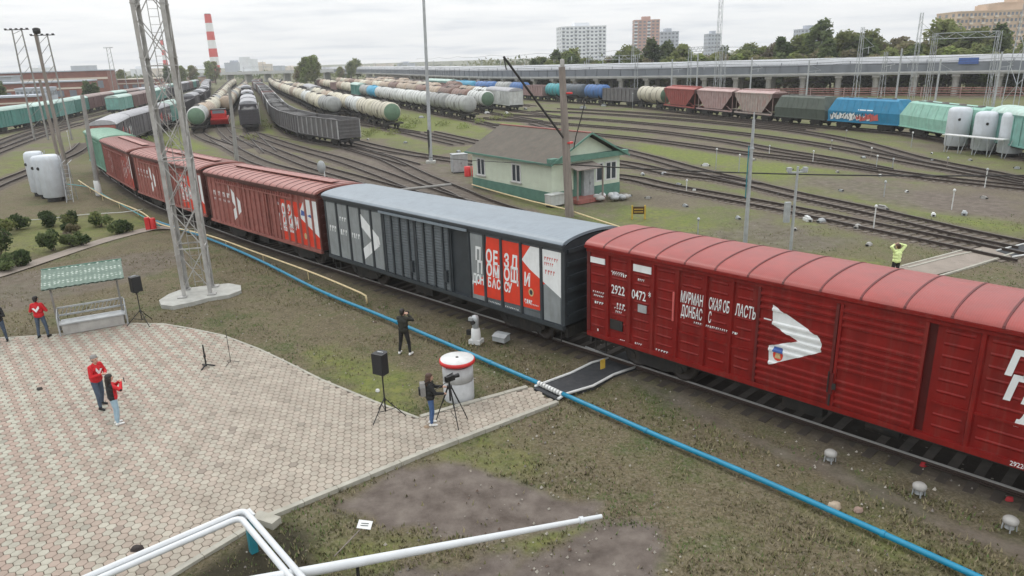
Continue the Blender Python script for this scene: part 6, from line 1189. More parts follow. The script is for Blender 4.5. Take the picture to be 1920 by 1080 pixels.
# ------------------------------------------------------------------ standing white tanks
def vtank(label, u, v, r, h, group, platform=False):
    t = thing('standing_tank', label, 'storage tank', gp(u, v), 0, group); q = MB().use('tank_white'); q.lathe([(r*.9, .35), (r, .45), (r, h-.5), (r*.93, h-.2), (r*.7, h-.05), (.02, h)], n=24); q.build('shell', t); q = MB().use('steel_black'); q.lathe([(r*.75, 0), (r*.75, .36)], n=16)
    q.build('skirt', t); q = MB().use('steel_black'); q.lathe([(.14, -.03), (.14, .06)], (-r*.5, -r*.88, h*.72), 10, 'y'); q.build('manhole', t)
    q = MB().use('galv')
    for x in (-.2, .2): q.tube((r+.1, x, 0), (r+.1, x, h), .025, n=5)
    for z_ in np.arange(.3, h, .35): q.tube((r+.1, -.2, z_), (r+.1, .2, z_), .018, n=4)
    q.build('ladder', t); return t
vtank('white standing tank nearest the camera at left by the bushes', 107, 376, .93, 3.95, 'white tanks on the left'); vtank('white standing tank half hidden at the left of its pair', 80, 366, .80, 3.95, 'white tanks on the left'); vtank('white standing tank peeping out between the two left tanks', 92, 370, .80, 3.7, 'white tanks on the left')
vtank('white standing tank with walkway, left one of three at right', 1790, 279, 1.08, 4.3, 'white tanks on the right'); vtank('white standing tank with walkway, middle one of three at right', 1841, 287, 1.08, 4.1, 'white tanks on the right'); vtank('white standing tank at the right end of the walkway', 1890, 293, 1.05, 4.2, 'white tanks on the right')
a, b_ = un(1768, 284), un(1880, 297); d = (b_-a); q = MB().use('white_paint'); an = math.atan2(d.y, d.x); c_ = (a+b_)/2; q.box((c_.x, c_.y, 1.75), (d.length, .9, .08), an); wk = q.build('walkway'); tag(wk, 'white walkway on legs passing in front of the right tanks', 'walkway')
q = MB().use('galv')
for k_ in np.linspace(.02, .98, 5): p = a+d*k_; q.tube((p.x, p.y, 0), (p.x, p.y, 1.70), .05, n=6); q.tube((p.x, p.y-.4, 0), (p.x+.5, p.y-.4, 1.70), .03, n=5)
q.build('leg', wk)
t = thing('ladder_frame', 'grey ladder leaning on the left white tanks', 'ladder', gp(135, 377), .3); q = MB().use('galv')
for x in (-.25, .25): q.tube((x, -.6, 0), (x, .2, 3.2), .035, n=5); q.tube((x, .9, 0), (x, .2, 3.2), .03, n=5)
for k_ in np.linspace(.08, .95, 9): q.tube((-.25, -.6+.8*k_, 3.2*k_), (.25, -.6+.8*k_, 3.2*k_), .022, n=4)
q.build('rails', t); q = MB().use('galv'); q.tube((-.25, -.2, 3.1), (-.25, 1.5, 3.3), .03, n=5); q.tube((.25, -.2, 3.1), (.25, 1.5, 3.3), .03, n=5); q.build('handrail', t)
# trackside marker disc
t = thing('track_marker', 'white oval marker board on a post behind the brown box car roof', 'marker', gp(605, 336), .2); q = MB().use('white_paint'); q.tube((.22, 0, 0), (.22, 0, 1.3), .06, n=8); q.build('post', t); q = MB().use('galv'); q.lathe([(.02, -.08), (.42, -.07), (.46, 0), (.42, .07), (.02, .08)], (0, 0, 0), 20, 'y'); o = q.build('board', t); o.location = (0, 0, 1.15); o.scale = (.85, 1, 1.35)
a, b_ = un(742, 356, .5), un(846, 346, .9); q = MB().use('pole_grey'); q.tube((a.x, a.y, .45), (b_.x, b_.y, .9), .11, n=8); tag(q.build('fallen_pole'), 'grey pole lying across the tracks left of the house', 'pole')
a, b_ = un(900, 348), un(1075, 400); yy = [(un(u, v, .25).x, un(u, v, .25).y, .25) for u, v in ((885, 346), (940, 362), (1000, 378), (1060, 392), (1120, 412), (1175, 430))]; q = MB().use('yellow_pipe'); q.path(yy, .055, 6); tag(q.build('yellow_pipe'), 'thin pale pipe passing between the house and the grey box car roof', 'pipe')
# ------------------------------------------------------------------ white dots and posts of the yard
def dome(label, u, v, s_):
    t = thing('point_machine', label, 'point machine', gp(u, v), random.uniform(0, 3), 'point machines and small boxes in the yard'); q = MB().use(random.choice(('white_paint', 'galv', 'concrete', 'galv'))); q.extr([(-.45*s_, -.26*s_, 0), (.45*s_, -.26*s_, 0), (.45*s_, .26*s_, 0), (-.45*s_, .26*s_, 0)], (0, 0, -.03), (0, 0, .22*s_)); q.extr([(-.38*s_, -.2*s_, .221*s_), (.38*s_, -.2*s_, .221*s_), (.30*s_, -.1*s_, .4*s_), (-.30*s_, -.1*s_, .4*s_)], (0, 0, 0), (0, .3*s_, 0)); q.build('case', t); q = MB().use('steel_black'); q.b2(-.7*s_, -.451*s_, -.06, .06, .02, .1); q.b2(.451*s_, .7*s_, -.06, .06, .02, .1); q.build('rod', t)
DOTS = [(666, 226, 1.4), (790, 221, 1.8), (832, 216, 2.0), (913, 213, 2), (950, 213, 1.8), (985, 205, 1.6), (1093, 203, 2.4), (1132, 199, 2.2), (1272, 347, .8), (1302, 357, .6), (1285, 387, .8), (1384, 410, .8), (1481, 318, .9), (1505, 321, .9), (1514, 413, 1.3), (1491, 431, .6), (1540, 416, 1.0), (1570, 323, .7), (1577, 358, .6), (1608, 427, 1.0), (1629, 460, .8), (1653, 392, 1.3), (1557, 280, .7), (1619, 296, .8), (1747, 288, .6), (1748, 301, .6), (1819, 301, .8), (1907, 316, .8), (1245, 327, 1.0), (1205, 328, 1.0), (1323, 311, 1.2), (1808, 402, 1.1), (1750, 404, .9), (1845, 372, .8), (1700, 360, .6), (1460, 365, .6), (905, 330, .6), (1180, 368, .6), (690, 262, 1.0), (760, 268, 1.0), (860, 285, 1.0), (1650, 330, .7), (1412, 300, .8), (1215, 372, .7)]
for i, (u, v, s_) in enumerate(sorted(DOTS)): dome('small pale box between the yard tracks, %s from the left' % ORD[i], u, v, s_*.54)
def lpost(label, u, v, h, m='white_paint'):
    t = thing('marker_post', label, 'marker post', gp(u, v), 0, 'thin posts in the yard'); q = MB().use(m); q.tube((0, 0, 0), (0, 0, h), .035, n=6); q.build('post', t); q = MB().use('white_paint' if len(label) % 2 else 'galv'); q.lathe([(.03, h), (.085, h+.03), (.09, h+.12), (.06, h+.18), (.02, h+.2)], n=8); q.build('lantern', t)
for i, (u, v, h, m_) in enumerate(sorted([(1524, 303, .9, 'white_paint'), (1657, 369, 1.0, 'galv'), (1846, 352, 1.3, 'white_paint'), (1784, 393, 1.2, 'white_paint'), (1637, 433, 1.4, 'white_paint'), (1287, 357, .7, 'white_paint'), (1342, 318, 1.8, 'galv'), (1385, 324, 1.5, 'galv'), (1308, 445, 1.0, 'galv'), (1442, 290, .8, 'white_paint'), (1558, 283, 1.0, 'wood_pole'), (1632, 299, 1.0, 'wood_pole'), (1643, 313, .9, 'galv'), (1673, 317, .8, 'galv'), (1775, 315, .8, 'wood_pole'), (1708, 277, 1.5, 'galv'), (1585, 266, 1.2, 'wood_pole'), (118, 282, 2.2, 'galv'), (133, 280, 2.4, 'white_paint'), (85, 245, 2.0, 'galv'), (255, 245, 2.0, 'galv'), (490, 237, 4.0, 'white_paint'), (1186, 205, 3.0, 'galv')])): lpost('thin post with small lantern in the yard, %s from the left' % ORD[i], u, v, h, m_)
# ------------------------------------------------------------------ viaduct with roofed track, columns and fence
VP = smooth([(125, 129), (110.5, 143), (96.3, 155.6), (80, 165.5), (63.9, 174.2), (41.5, 187), (21.5, 203), (2, 224), (-18, 262), (-49, 345), (-92, 445), (-150, 560)], 3.5)
fr = frame(VP); side = 1
def band(mb, o0, o1, z0, z1):
    vs = []
    for p, d, n_ in fr:
        for oo, zz in ((o0, z0), (o1, z0), (o1, z1), (o0, z1)): q = p-n_*oo if False else p+n_*oo; vs.append((q.x, q.y, zz))
    mb.add(vs, [(i*4+j, i*4+(j+1) % 4, i*4+4+(j+1) % 4, i*4+4+j) for i in range(len(fr)-1) for j in range(4)]); return mb
inn = fr[5][2]; sg = 1 if inn.dot(-fr[5][0]) < 0 else -1     # +sg is away from the camera
t = thing('railway_viaduct', 'long concrete viaduct carrying a roofed track behind the mixed train', 'viaduct')
mat('deck_grey', (.44, .44, .43), .85, .12, .6); mat('barrier_grey', (.17, .185, .205), .6, .1, .5); mat('roof_white', (.68, .69, .71), .5, .06, .3, dirt=(.5, .5, .5), dirt_amt=.4)
q = MB().use('deck_grey'); band(q, 0, sg*9, 4.45, 5.0); band(q, -sg*.25, -sg*.002, 4.75, 5.1); q.build('deck', t)
q = MB().use('barrier_grey'); band(q, sg*.3, sg*.42, 5.001, 6.9)
for i in range(0, len(fr), 1): p, d, n_ = fr[i]; c_ = p+n_*sg*.2; q.box((c_.x, c_.y, 5.95), (.1, .18, 1.9), math.atan2(d.y, d.x))
q.build('barrier', t)
q = MB().use('roof_white'); band(q, sg*2.2, sg*6.0, 6.0, 7.5); band(q, sg*2.4, sg*5.7, 7.501, 8.0); band(q, sg*2.9, sg*5.0, 8.001, 8.25)
for i in range(0, len(fr), 2): p, d, n_ = fr[i]; c_ = p+n_*sg*2.15; q.use('barrier_grey').box((c_.x, c_.y, 7.0), (.12, .08, 1.0), math.atan2(d.y, d.x))
q.build('roof', t)
s_ = 0; acc = 3; L_ = 0
for a, b_ in zip(VP[:-1], VP[1:]):
    Ls = (b_-a).length
    while acc < Ls:
        p = a+(b_-a)*(acc/Ls); d = (b_-a).normalized(); n_ = Vector((-d.y, d.x))*sg
        if p.y < 330:
            q = MB().use('concrete'); an = math.atan2(d.y, d.x)
            for oo in (1.2, 7.6): c_ = p+n_*oo; q.lathe([(.62, -.1), (.62, 3.55), (.9, 3.95)], (c_.x, c_.y, 0), 14)
            c_ = p+n_*4.4; q.box((c_.x, c_.y, 4.2), (1.5, 8.4, .49), an); q.build('pillar', t)
        acc += 7.6
    acc -= Ls
q = MB().use('decal_blue'); p, d, n_ = fr[min(range(len(fr)), key=lambda i: abs((fr[i][0]-Vector((97.5, 154.5))).length))]; c_ = p+n_*sg*.1; q.box((c_.x, c_.y, 7.05), (3.6, .2, 1.25), math.atan2(d.y, d.x)); tag(q.build('blue_banner'), 'dark blue banner on the viaduct barrier at right', 'banner')
mat('fence_rust', (.24, .125, .105), .8, .2, .5)
t = thing('red_fence', 'low rusty red fence behind the mixed train under the viaduct', 'fence'); FP = [(q_[0]-q_[2]*sg*7) for q_ in fr if q_[0].y < 260]; q = MB().use('fence_rust')
for z_ in (.5, 1.0, 1.5, 1.9):
    vs = []; 
    for p in FP:
        for oy, oz in ((0, 0), (.06, 0), (.06, .22), (0, .22)): vs.append((p.x, p.y+oy, z_+oz))
    q.add(vs, [(i*4+j, i*4+(j+1) % 4, i*4+4+(j+1) % 4, i*4+4+j) for i in range(len(FP)-1) for j in range(4)])
q.build('rails', t); q = MB().use('hop_rose')
for p in FP[::2]: q.b2(p.x-.08, p.x+.08, p.y-.1, p.y-.01, 0, 2.2)
q.build('posts', t)
# catenary masts and gantries
def lattice(mb, x, y, h, w0=.35, w1=.2, st=1.6):
    for a, b_ in ((-1, -1), (1, -1), (1, 1), (-1, 1)): mb.tube((x+a*w0, y+b_*w0, 0), (x+a*w1, y+b_*w1, h), .045, n=4, cap=False)
    zz = np.arange(0, h-.1, st)
    for i, z_ in enumerate(zz):
        k0, k1 = w0+(w1-w0)*z_/h, w0+(w1-w0)*min(h, z_+st)/h; s_ = 1 if i % 2 else -1
        mb.tube((x-s_*k0, y-k0, z_), (x+s_*k1, y-k1, min(h, z_+st)), .024, n=4, cap=False); mb.tube((x-k0, y-s_*k0, z_), (x-k1, y+s_*k1, min(h, z_+st)), .024, n=4, cap=False)
def cmast(label, u, v, h, arm=3.0, kind=0, group='catenary masts beyond the yard'):
    t = thing('catenary_mast', label, 'mast', gp(u, v), random.uniform(-.4, .4), group); q = MB().use('galv' if kind < 2 else 'pole_grey')
    if kind == 1: lattice(q, 0, 0, h, .45, .2)
    else: q.tube((0, 0, 0), (0, 0, h), .2, .14, n=8)
    q.build('shaft', t)
    if arm:
        q = MB().use('galv'); q.tube((0, 0, h*.72), (arm, 0, h*.75), .05, n=4); q.tube((0, 0, h*.9), (arm, 0, h*.75), .035, n=4); q.tube((arm*.6, 0, h*.66), (arm*.6, 0, h*.75), .06, n=5); q.build('bracket', t)
spec = [(1341, 205, 27, 0, 1), (1602, 196, 14, 3, 1), (1650, 194, 9.5, 2.5, 1), (1706, 196, 16, 3, 1), (1678, 196, 10, 2.5, 0), (1511, 186, 8, 2.5, 0), (1185, 178, 14, 3, 1), (1160, 178, 10, 2.5, 0), (1096, 172, 11, 2.5, 0), (1130, 176, 9, 2, 0), (1258, 184, 9, 2.5, 0), (1305, 186, 10, 2.5, 0), (1405, 188, 9, 2.5, 0), (1752, 197, 8, 2, 0), (1862, 200, 9, 2, 0), (1040, 168, 12, 3, 1), (985, 166, 11, 2.5, 0), (940, 162, 12, 3, 0), (905, 158, 13, 3, 1), (878, 156, 12, 2.5, 0), (846, 155, 12, 3, 0), (815, 153, 13, 3, 0), (783, 152, 12, 3, 0), (756, 151, 13, 2.5, 0), (728, 150, 12, 3, 0), (706, 149, 13, 3, 0), (688, 149, 12, 2.5, 0), (672, 149, 12, 3, 0), (650, 149, 10, 3, 0), (548, 150, 12, 3, 0), (512, 151, 13, 3, 0), (497, 152, 17, 3, 0), (352, 162, 13, 3, 0), (330, 165, 13, 3, 0), (300, 168, 12, 3, 0), (262, 172, 13, 2.5, 0), (240, 173, 14, 3, 0), (1000, 172, 10, 2.5, 0), (1072, 172, 13, 2, 0)]
for i, (u, v, h, arm, kd) in enumerate(sorted(spec)): cmast('thin grey catenary mast beyond the yard, %s from the left' % ORD[i], u, v, h*(1 if v > 175 else .8), arm, kd)
for k_, (oo, zz) in enumerate(((-3, 7.6), (-5.5, 8.4), (-8, 7.2), (3.5, 11.5))):
    q = MB().use('steel_black'); q.path([(p.x+n_.x*sg*oo, p.y+n_.y*sg*oo, zz-.5*math.sin((i % 8)/8*math.pi)) for i, (p, d, n_) in enumerate(fr) if p.y < 330], .03, 4); tag(q.build('overhead_cable'), 'thin contact wire along the viaduct, %s' % ('second nearest to the camera', 'just above the mixed train', 'lowest and nearest to the camera', 'highest above the white roof')[k_], 'cable')
t = thing('lattice_pylon', 'pale lattice pylon at the right edge beside the white tanks', 'pylon', gp(1893, 262)); q = MB().use('galv'); lattice(q, 0, 0, 22, 1.1, .35, 2.0); q.build('shaft', t)
def gantry(label, u0, v0, u1, v1, h):
    a, b_ = un(u0, v0), un(u1, v1); t = thing('catenary_gantry', label, 'gantry', a); d = b_-a; q = MB().use('galv'); lattice(q, 0, 0, h, .4, .3); q.build('leg', t); q = MB().use('galv'); lattice(q, d.x, d.y, h, .4, .3); q.build('leg', t); q = MB().use('galv')
    for z_ in (h-.9, h): q.tube((0, 0, z_), (d.x, d.y, z_), .07, n=4)
    k_ = int(d.length/1.6)
    for i in range(k_): q.tube(d*(i/k_)+Vector((0, 0, h-.9 if i % 2 else h)), d*((i+1)/k_)+Vector((0, 0, h if i % 2 else h-.9)), .04, n=4)
    q.build('beam', t)
gantry('wide lattice gantry before the trees, upper centre right', 1102, 177, 1192, 181, 10.2); gantry('lattice gantry right of the centre mast', 1290, 189, 1352, 203, 11.5); gantry('distant lattice gantry in the middle of the yard', 752, 153, 850, 156, 9.5); gantry('lattice gantry above the viaduct at right', 1735, 200, 1850, 204, 12.3); gantry('distant lattice gantry left of the leafy tree', 610, 150, 668, 150, 9); gantry('faint distant gantry over the tracks by the bridge', 460, 153, 530, 152, 10)
# ------------------------------------------------------------------ far buildings
def at_depth(u, v, Yd):
    d = FW + RT*((u-960)/F_PX) - UP*((v-540)/F_PX); t_ = Yd/d.y; return Vector((d.x*t_, Yd, CH+d.z*t_))
def repeat(t, name, m, spots, rest, dim, dim2):
    """up to 100 equal pieces as parts of their own, what is left over as one more part"""
    me = MB().use(m).box((0, 0, 0), dim).mesh(name); rest = list(rest)
    for x, y, z_, _ in spots[:100]:
        o = bpy.data.objects.new(name, me); COL.objects.link(o); o.parent = t; o.location = (x, y, z_)
    q = MB().use(m)
    for x, y, z_, k in list(spots[100:])+rest: q.box((x, y, z_), dim2 if k else dim)
    if q.v: o = q.build(name, t); o['kind'] = 'stuff'
def tower_block(name, label, u0, u1, vtop, Yd, wall, floors, cols, depth=18, cat='apartment block', rz=0, balc=None, roofbox=True, group=None, win=True):
    a, b_ = at_depth(u0, vtop, Yd), at_depth(u1, vtop, Yd); W_ = abs(b_.x-a.x); H_ = (a.z+b_.z)/2; t = thing(name, label, cat, ((a.x+b_.x)/2, Yd, 0), rz, group); h = W_/2
    q = MB().use(wall); q.b2(-h, h, 0, depth, -1, H_); q.b2(-h-.15, h+.15, -.15, depth+.15, H_+.001, H_+.5)
    if roofbox: q.b2(-h*.35, h*.3, depth*.2, depth*.8, H_+.501, H_+3)
    q.build('wall', t); fh = H_/floors; cw = W_/cols
    if win:
        spots = [(-h+cw*(c_+.5), -.03, f_*fh+fh*.58, 0) for f_ in range(floors-1, -1, -1) for c_ in range(cols)]; side = [(sx*(h+.03), depth*(c_+.5)/3, f_*fh+fh*.58, 1) for f_ in range(floors) for c_ in range(3) for sx in (-1, 1)]
        repeat(t, 'window', 'win_far', spots, side, (cw*.56, .06, fh*.47), (.06, 2.2, fh*.47))
    if balc: repeat(t, 'balcony', balc, [(-h+cw*(c_+.5), -.6, f_*fh+fh*.2, 0) for f_ in range(floors-1, -1, -1) for c_ in range(0, cols, 3)], [], (cw*.84, 1.0, fh*.31), None)
    return t
tower_block('apartment_tower', 'tall white apartment tower beyond the trees', 1052, 1138, 50, 560, 'white_wall', 12, 11, 20, balc='white_wall', rz=.12); 
tower_block('apartment_tower', 'tall rose and white apartment tower right of the white tower', 1189, 1237, 38, 600, 'rose_wall', 14, 6, 16, balc='white_wall', rz=-.1)
tower_block('apartment_block', 'lower grey apartment block touching the rose tower', 1238, 1273, 60, 640, 'far_grey', 9, 5, 16)
tower_block('apartment_block', 'small grey block showing above the trees left of the tall mast', 1328, 1352, 64, 680, 'far_grey', 8, 4, 14)
tower_block('apartment_block', 'pale blue block peeping over the trees at right', 1502, 1545, 55, 560, 'far_grey', 9, 6, 14)
tower_block('beige_apartment_house', 'wide beige apartment house at the top right corner', 1802, 1990, 20, 330, 'beige_wall', 9, 26, 20, balc='cream_wall', rz=-.12)
tower_block('beige_apartment_house', 'higher beige wing at the top right corner', 1880, 2000, 4, 345, 'beige_wall', 10, 16, 20, balc='cream_wall', rz=-.12)
SKY = [(560, 610, 128, 1500), (612, 650, 126, 1400), (655, 690, 124, 1600), (132, 160, 124, 900), (244, 262, 130, 800), (282, 300, 129, 850), (420, 446, 118, 950), (448, 470, 112, 900), (470, 500, 121, 1000), (505, 525, 124, 1100), (60, 78, 128, 800), (700, 735, 120, 1300), (745, 775, 119, 1200), (355, 395, 133, 780), (530, 552, 127, 1200)]
for i, (a, b_, v, Yd) in enumerate(SKY): tower_block('distant_building', 'pale hazy distant building on the skyline, %s from the left' % ORD[sorted(SKY).index((a, b_, v, Yd))], a, b_, v, Yd, ('far_grey', 'white_wall', 'cream_wall')[i % 3], 6, 7, 25, 'building', roofbox=i % 2 == 0, group='distant skyline buildings', win=False)
# red and white chimneys, cooling stack
mat('chim_red', (.60, .06, .045), .7, .08, .2); mat('chim_white', (.74, .74, .74), .7, .05, .2)
def chimney(label, ub, ut, vt, Yd, r0, r1, n_):
    a = at_depth(ut, vt, Yd); t = thing('factory_chimney', label, 'chimney', (a.x, Yd, 0)); H_ = a.z; vis = H_*.92
    for i in range(n_):
        z0, z1 = H_-(i+1)*vis/n_, H_-i*vis/n_; q = MB().use('chim_red' if i % 2 == 0 else 'chim_white'); q.lathe([(r0+(r1-r0)*z0/H_, z0), (r0+(r1-r0)*z1/H_, z1)], n=20, cap=True); q.build('band', t)
    q = MB().use('chim_white'); q.lathe([(r0, -1), (r0+(r1-r0)*.08, H_-vis)], n=20); q.build('base', t); q = MB().use('steel_black'); q.lathe([(r1*1.02, H_), (r1*.8, H_+.6)], n=18); q.build('rim', t)
chimney('tall red and white banded chimney on the left skyline', 400, 389, 27, 720, 4.4, 3.0, 7); chimney('small red and white chimney seen through the lattice tower', 310, 303, 75, 900, 3.2, 1.8, 7)
t = thing('cooling_stack', 'pale round cooling stack right of the chimney on the skyline', 'cooling tower', at_depth(459, 116, 820)); t.location.z = 0; q = MB().use('white_wall'); q.lathe([(6.5, 0), (5.4, 14), (5.6, 20)], n=24); q.build('shell', t)
q = MB().use('white_wall'); q.lathe([(7.2, 5), (7.2, 6)], n=24); q.build('ring', t)
# brick works on the left
def hall(label, u0, u1, v, Yd, wall, depth, roofm='far_grey', win=True):
    a, b_ = at_depth(u0, v, Yd), at_depth(u1, v, Yd); t = thing('factory_hall', label, 'factory hall', ((a.x+b_.x)/2, Yd, 0), .35); W_ = abs(b_.x-a.x); H_ = a.z; h = W_/2; q = MB().use(wall); q.b2(-h, h, 0, depth, -1, H_); q.build('wall', t)
    q = MB().use(roofm); q.b2(-h-.4, h+.4, -.6, depth+.4, H_+.001, H_+.45); q.build('roof', t); repeat(t, 'window', 'win_far', [(x, -.03, H_*.45, 0) for x in np.arange(-h+2, h-1, 4)], [], (2.2, .06, H_*.3), None)
    q = MB().use('cream_wall'); q.b2(-h, h, -.09, -.002, H_*.66, H_*.74); q.build('stringcourse', t)
hall('long dark brick factory hall with flat grey roof at far left', 12, 190, 138, 330, 'brick_red', 26); hall('lower brick factory hall before the long hall at far left', -60, 152, 160, 262, 'brick_red', 18); hall('brick factory hall with pale roof left of the lattice tower', 165, 292, 152, 370, 'brick_red', 20, 'cream_wall'); hall('pale shed at the left edge', -40, 16, 146, 300, 'far_grey', 14); hall('pale long shed behind the lattice tower', 290, 400, 147, 520, 'rose_wall', 18, 'far_grey'); hall('low brick shed beside the teal wagons', -60, 60, 186, 190, 'brick_red', 10)
tower_block('factory_block', 'grey office block with windows amid the brick works', 32, 88, 168, 225, 'far_grey', 2, 8, 10, 'building', rz=.35, roofbox=False)
# road bridge across the far yard
a, b_ = at_depth(425, 138, 520), at_depth(740, 138, 470); t = thing('road_bridge', 'pale concrete road bridge crossing the far end of the yard', 'bridge', (a.x, a.y, 0)); d = (b_-a); q = MB().use('deck_grey'); an = math.atan2(d.y, d.x); c_ = d/2; zb = 5.6; q.box((c_.x, c_.y, zb), (d.length+60, 9, .9), an); q.box((c_.x, c_.y-4.3, zb+.95), (d.length+60, .2, .99), an); q.build('deck', t)
for k_ in np.linspace(.02, .98, 9): q = MB().use('concrete'); q.box((d.x*k_, d.y*k_, 2.5), (1.2, 6, 5.29), an); q.build('pier', t)
# ------------------------------------------------------------------ trees
def leafy(m_):                              # leaves let part of the light through
    n_, l_ = m_.node_tree.nodes, m_.node_tree.links; b_ = n_['Principled BSDF']; b_.inputs['Specular IOR Level'].default_value = .2
    src = b_.inputs['Base Color'].links[0].from_socket; tl = n_.new('ShaderNodeBsdfTranslucent'); l_.new(src, tl.inputs[0]); ms = n_.new('ShaderNodeMixShader'); ms.inputs[0].default_value = .45
    out = n_['Material Output']; l_.new(b_.outputs[0], ms.inputs[1]); l_.new(tl.outputs[0], ms.inputs[2]); l_.new(ms.outputs[0], out.inputs[0])
for i, c_ in enumerate(((.19, .215, .085), (.22, .235, .095), (.13, .165, .07), (.22, .195, .115), (.165, .142, .105), (.06, .088, .036), (.24, .29, .095))): 
    m_ = mat('leaf_%s' % 'abcdefg'[i], c_, .8, .25, 1.2, obj_rand=.22); leafy(m_)
mat('bark', (.10, .08, .062), .9, .25, 4)
def foliage(clumps, n_, leaf, mats_, seed, flat=.7):
    r = np.random.default_rng(seed); mb = MB(); per = max(4, n_//len(clumps))
    for ci, (c_, rad) in enumerate(clumps):
        mb.use(mats_[ci % len(mats_)])
        for _ in range(per):
            d = r.normal(size=3); d /= np.linalg.norm(d); k_ = r.random()**.45; p = np.array(c_)+d*np.array(rad)*k_
            a_ = r.normal(size=3); a_ /= np.linalg.norm(a_); b_ = np.cross(a_, d+r.normal(size=3)*.6); b_ /= np.linalg.norm(b_)+1e-9; s_ = leaf*r.uniform(.6, 1.35)
            mb.add([p-a_*s_, p-b_*s_*.55, p+a_*s_*.9, p+b_*s_*.5], [(0, 1, 2, 3)])
    return mb
def tree_proto(h, wd, mats_, seed, n_=1700, leaf=.46, bare=False):
    r = np.random.default_rng(seed); t = thing('tree', '', 'tree'); q = MB().use('bark'); q.tube((0, 0, -.2), (0, 0, h*.72), h*.022, h*.008, n=7); clumps = []
    for i in range(13):
        an = i*2.4+r.uniform(-.3, .3); z_ = h*(.28+.62*(i/12)**.9); rr = wd*(1-((i/12)-.35)**2*1.4)*.62*r.uniform(.6, 1.1); p = (math.cos(an)*rr, math.sin(an)*rr, z_); q.tube((0, 0, z_*.75), p, h*.008, h*.003, n=5); clumps.append((p, (wd*.42*r.uniform(.8, 1.25), wd*.42*r.uniform(.8, 1.25), h*.11*r.uniform(.8, 1.3))))
    clumps.append(((0, 0, h*.9), (wd*.35, wd*.35, h*.10)))
    q.build('trunk', t); foliage(clumps, n_, leaf, mats_, seed).build('crown', t); return t
TP = [tree_proto(13, 3.6, ['leaf_a', 'leaf_b', 'leaf_a', 'leaf_c'], 1), tree_proto(11, 3.4, ['leaf_b', 'leaf_d', 'leaf_a'], 2), tree_proto(14, 2.6, ['leaf_c', 'leaf_f', 'leaf_c'], 3), tree_proto(10, 3.6, ['leaf_d', 'leaf_e', 'leaf_d', 'leaf_b'], 4, n_=1100, leaf=.40), tree_proto(12, 3.0, ['leaf_g', 'leaf_b', 'leaf_a'], 5), tree_proto(13.5, 2.3, ['leaf_f', 'leaf_c'], 6)]
TD = ['broad olive green tree', 'yellow-green bushy tree', 'dark green upright tree', 'brownish thin-leaved tree', 'fresh light green tree', 'dark conical tree']
tr = random.Random(11); spots = []
for row_, (back, hs, wd_) in enumerate(((10.5, .48, 1.6), (13, .70, 1.3), (19, .82, 1.3), (27, .95, 1.3), (36, 1.06, 1.35))):
    acc = tr.uniform(0, 3)
    for a, b_ in zip(VP[:-1], VP[1:]):
        L_ = (b_-a).length
        while acc < L_:
            p = a+(b_-a)*(acc/L_); d = (b_-a).normalized(); n_ = Vector((-d.y, d.x)); acc += tr.uniform(3.2, 6.0)*(.9 if row_ else .8)
            if p.y > 315 or p.x < -14: continue
            q = p+n_*sg*(back+tr.uniform(-2.5, 2.5)); up = .84+.2*max(0, min(1, (q.x-45)/40)); spots.append((q.x, q.y, hs*tr.uniform(.80, 1.18)*(up if row_ else 1), wd_))
        acc -= L_
spots.sort(key=lambda s_: s_[0]/s_[1]); usedp = set(); cnt = {}
def put_tree(k, x, y, s_, lb, group, wd_=1.05):
    if k not in usedp: usedp.add(k); o = TP[k]; o.location = (x, y, 0); o['label'] = lb; o['group'] = group
    else: o = dup(TP[k], (x, y, 0), 0, lb, group)
    o.rotation_euler = (0, 0, tr.uniform(0, 6)); w1 = max(s_, .7)*wd_; o.scale = (w1, w1, s_); return o
for i, (x, y, s_, wd_) in enumerate(spots):
    k = tr.choices(range(6), (5, 5, 2, 5, 3, .8))[0] if s_ > .45 else tr.choice((0, 1, 3)); put_tree(k, x, y, s_, '%s behind the viaduct, %s from the left' % (TD[k], ORD[i] if i < len(ORD) else 'number %d' % (i+1)), 'trees behind the viaduct', wd_)
TL = [(575, 150, 330, 1.15, 4), (590, 150, 335, 1.2, 4), (562, 150, 340, .9, 1), (345, 160, 420, 1.0, 4), (365, 160, 430, 1.1, 1), (405, 155, 480, 1.3, 1), (395, 155, 470, 1.2, 4), (232, 170, 380, 1.0, 1), (215, 170, 370, .9, 4), (318, 165, 400, .9, 2), (168, 185, 230, .55, 2), (180, 185, 232, .5, 2), (5, 192, 215, .6, 2), (660, 150, 420, .9, 0), (640, 150, 430, .8, 1), (670, 148, 440, 1.0, 0)]
for i, (u, v, Yd, s_, k) in enumerate(sorted(TL)): p = at_depth(u, v, Yd); put_tree(k, p.x, p.y, s_, '%s among the far tracks and works, %s from the left' % (TD[k], ORD[i]), 'scattered far trees')
mw = []; r = np.random.default_rng(77)
for _ in range(330):
    u = r.uniform(-150, 2100); Yd = r.uniform(520, 900); x = (u-960)/F_PX*Yd*1.02; hh = r.uniform(3.5, 7) if u < 900 else r.uniform(7, 13); mw.append(((x, Yd, hh*.5), (r.uniform(9, 16), r.uniform(6, 12), hh*.5)))
o = foliage(mw, 9000, 1.7, ['leaf_a', 'leaf_c', 'leaf_d', 'leaf_b'], 55).build('far_wood'); o['kind'] = 'stuff'
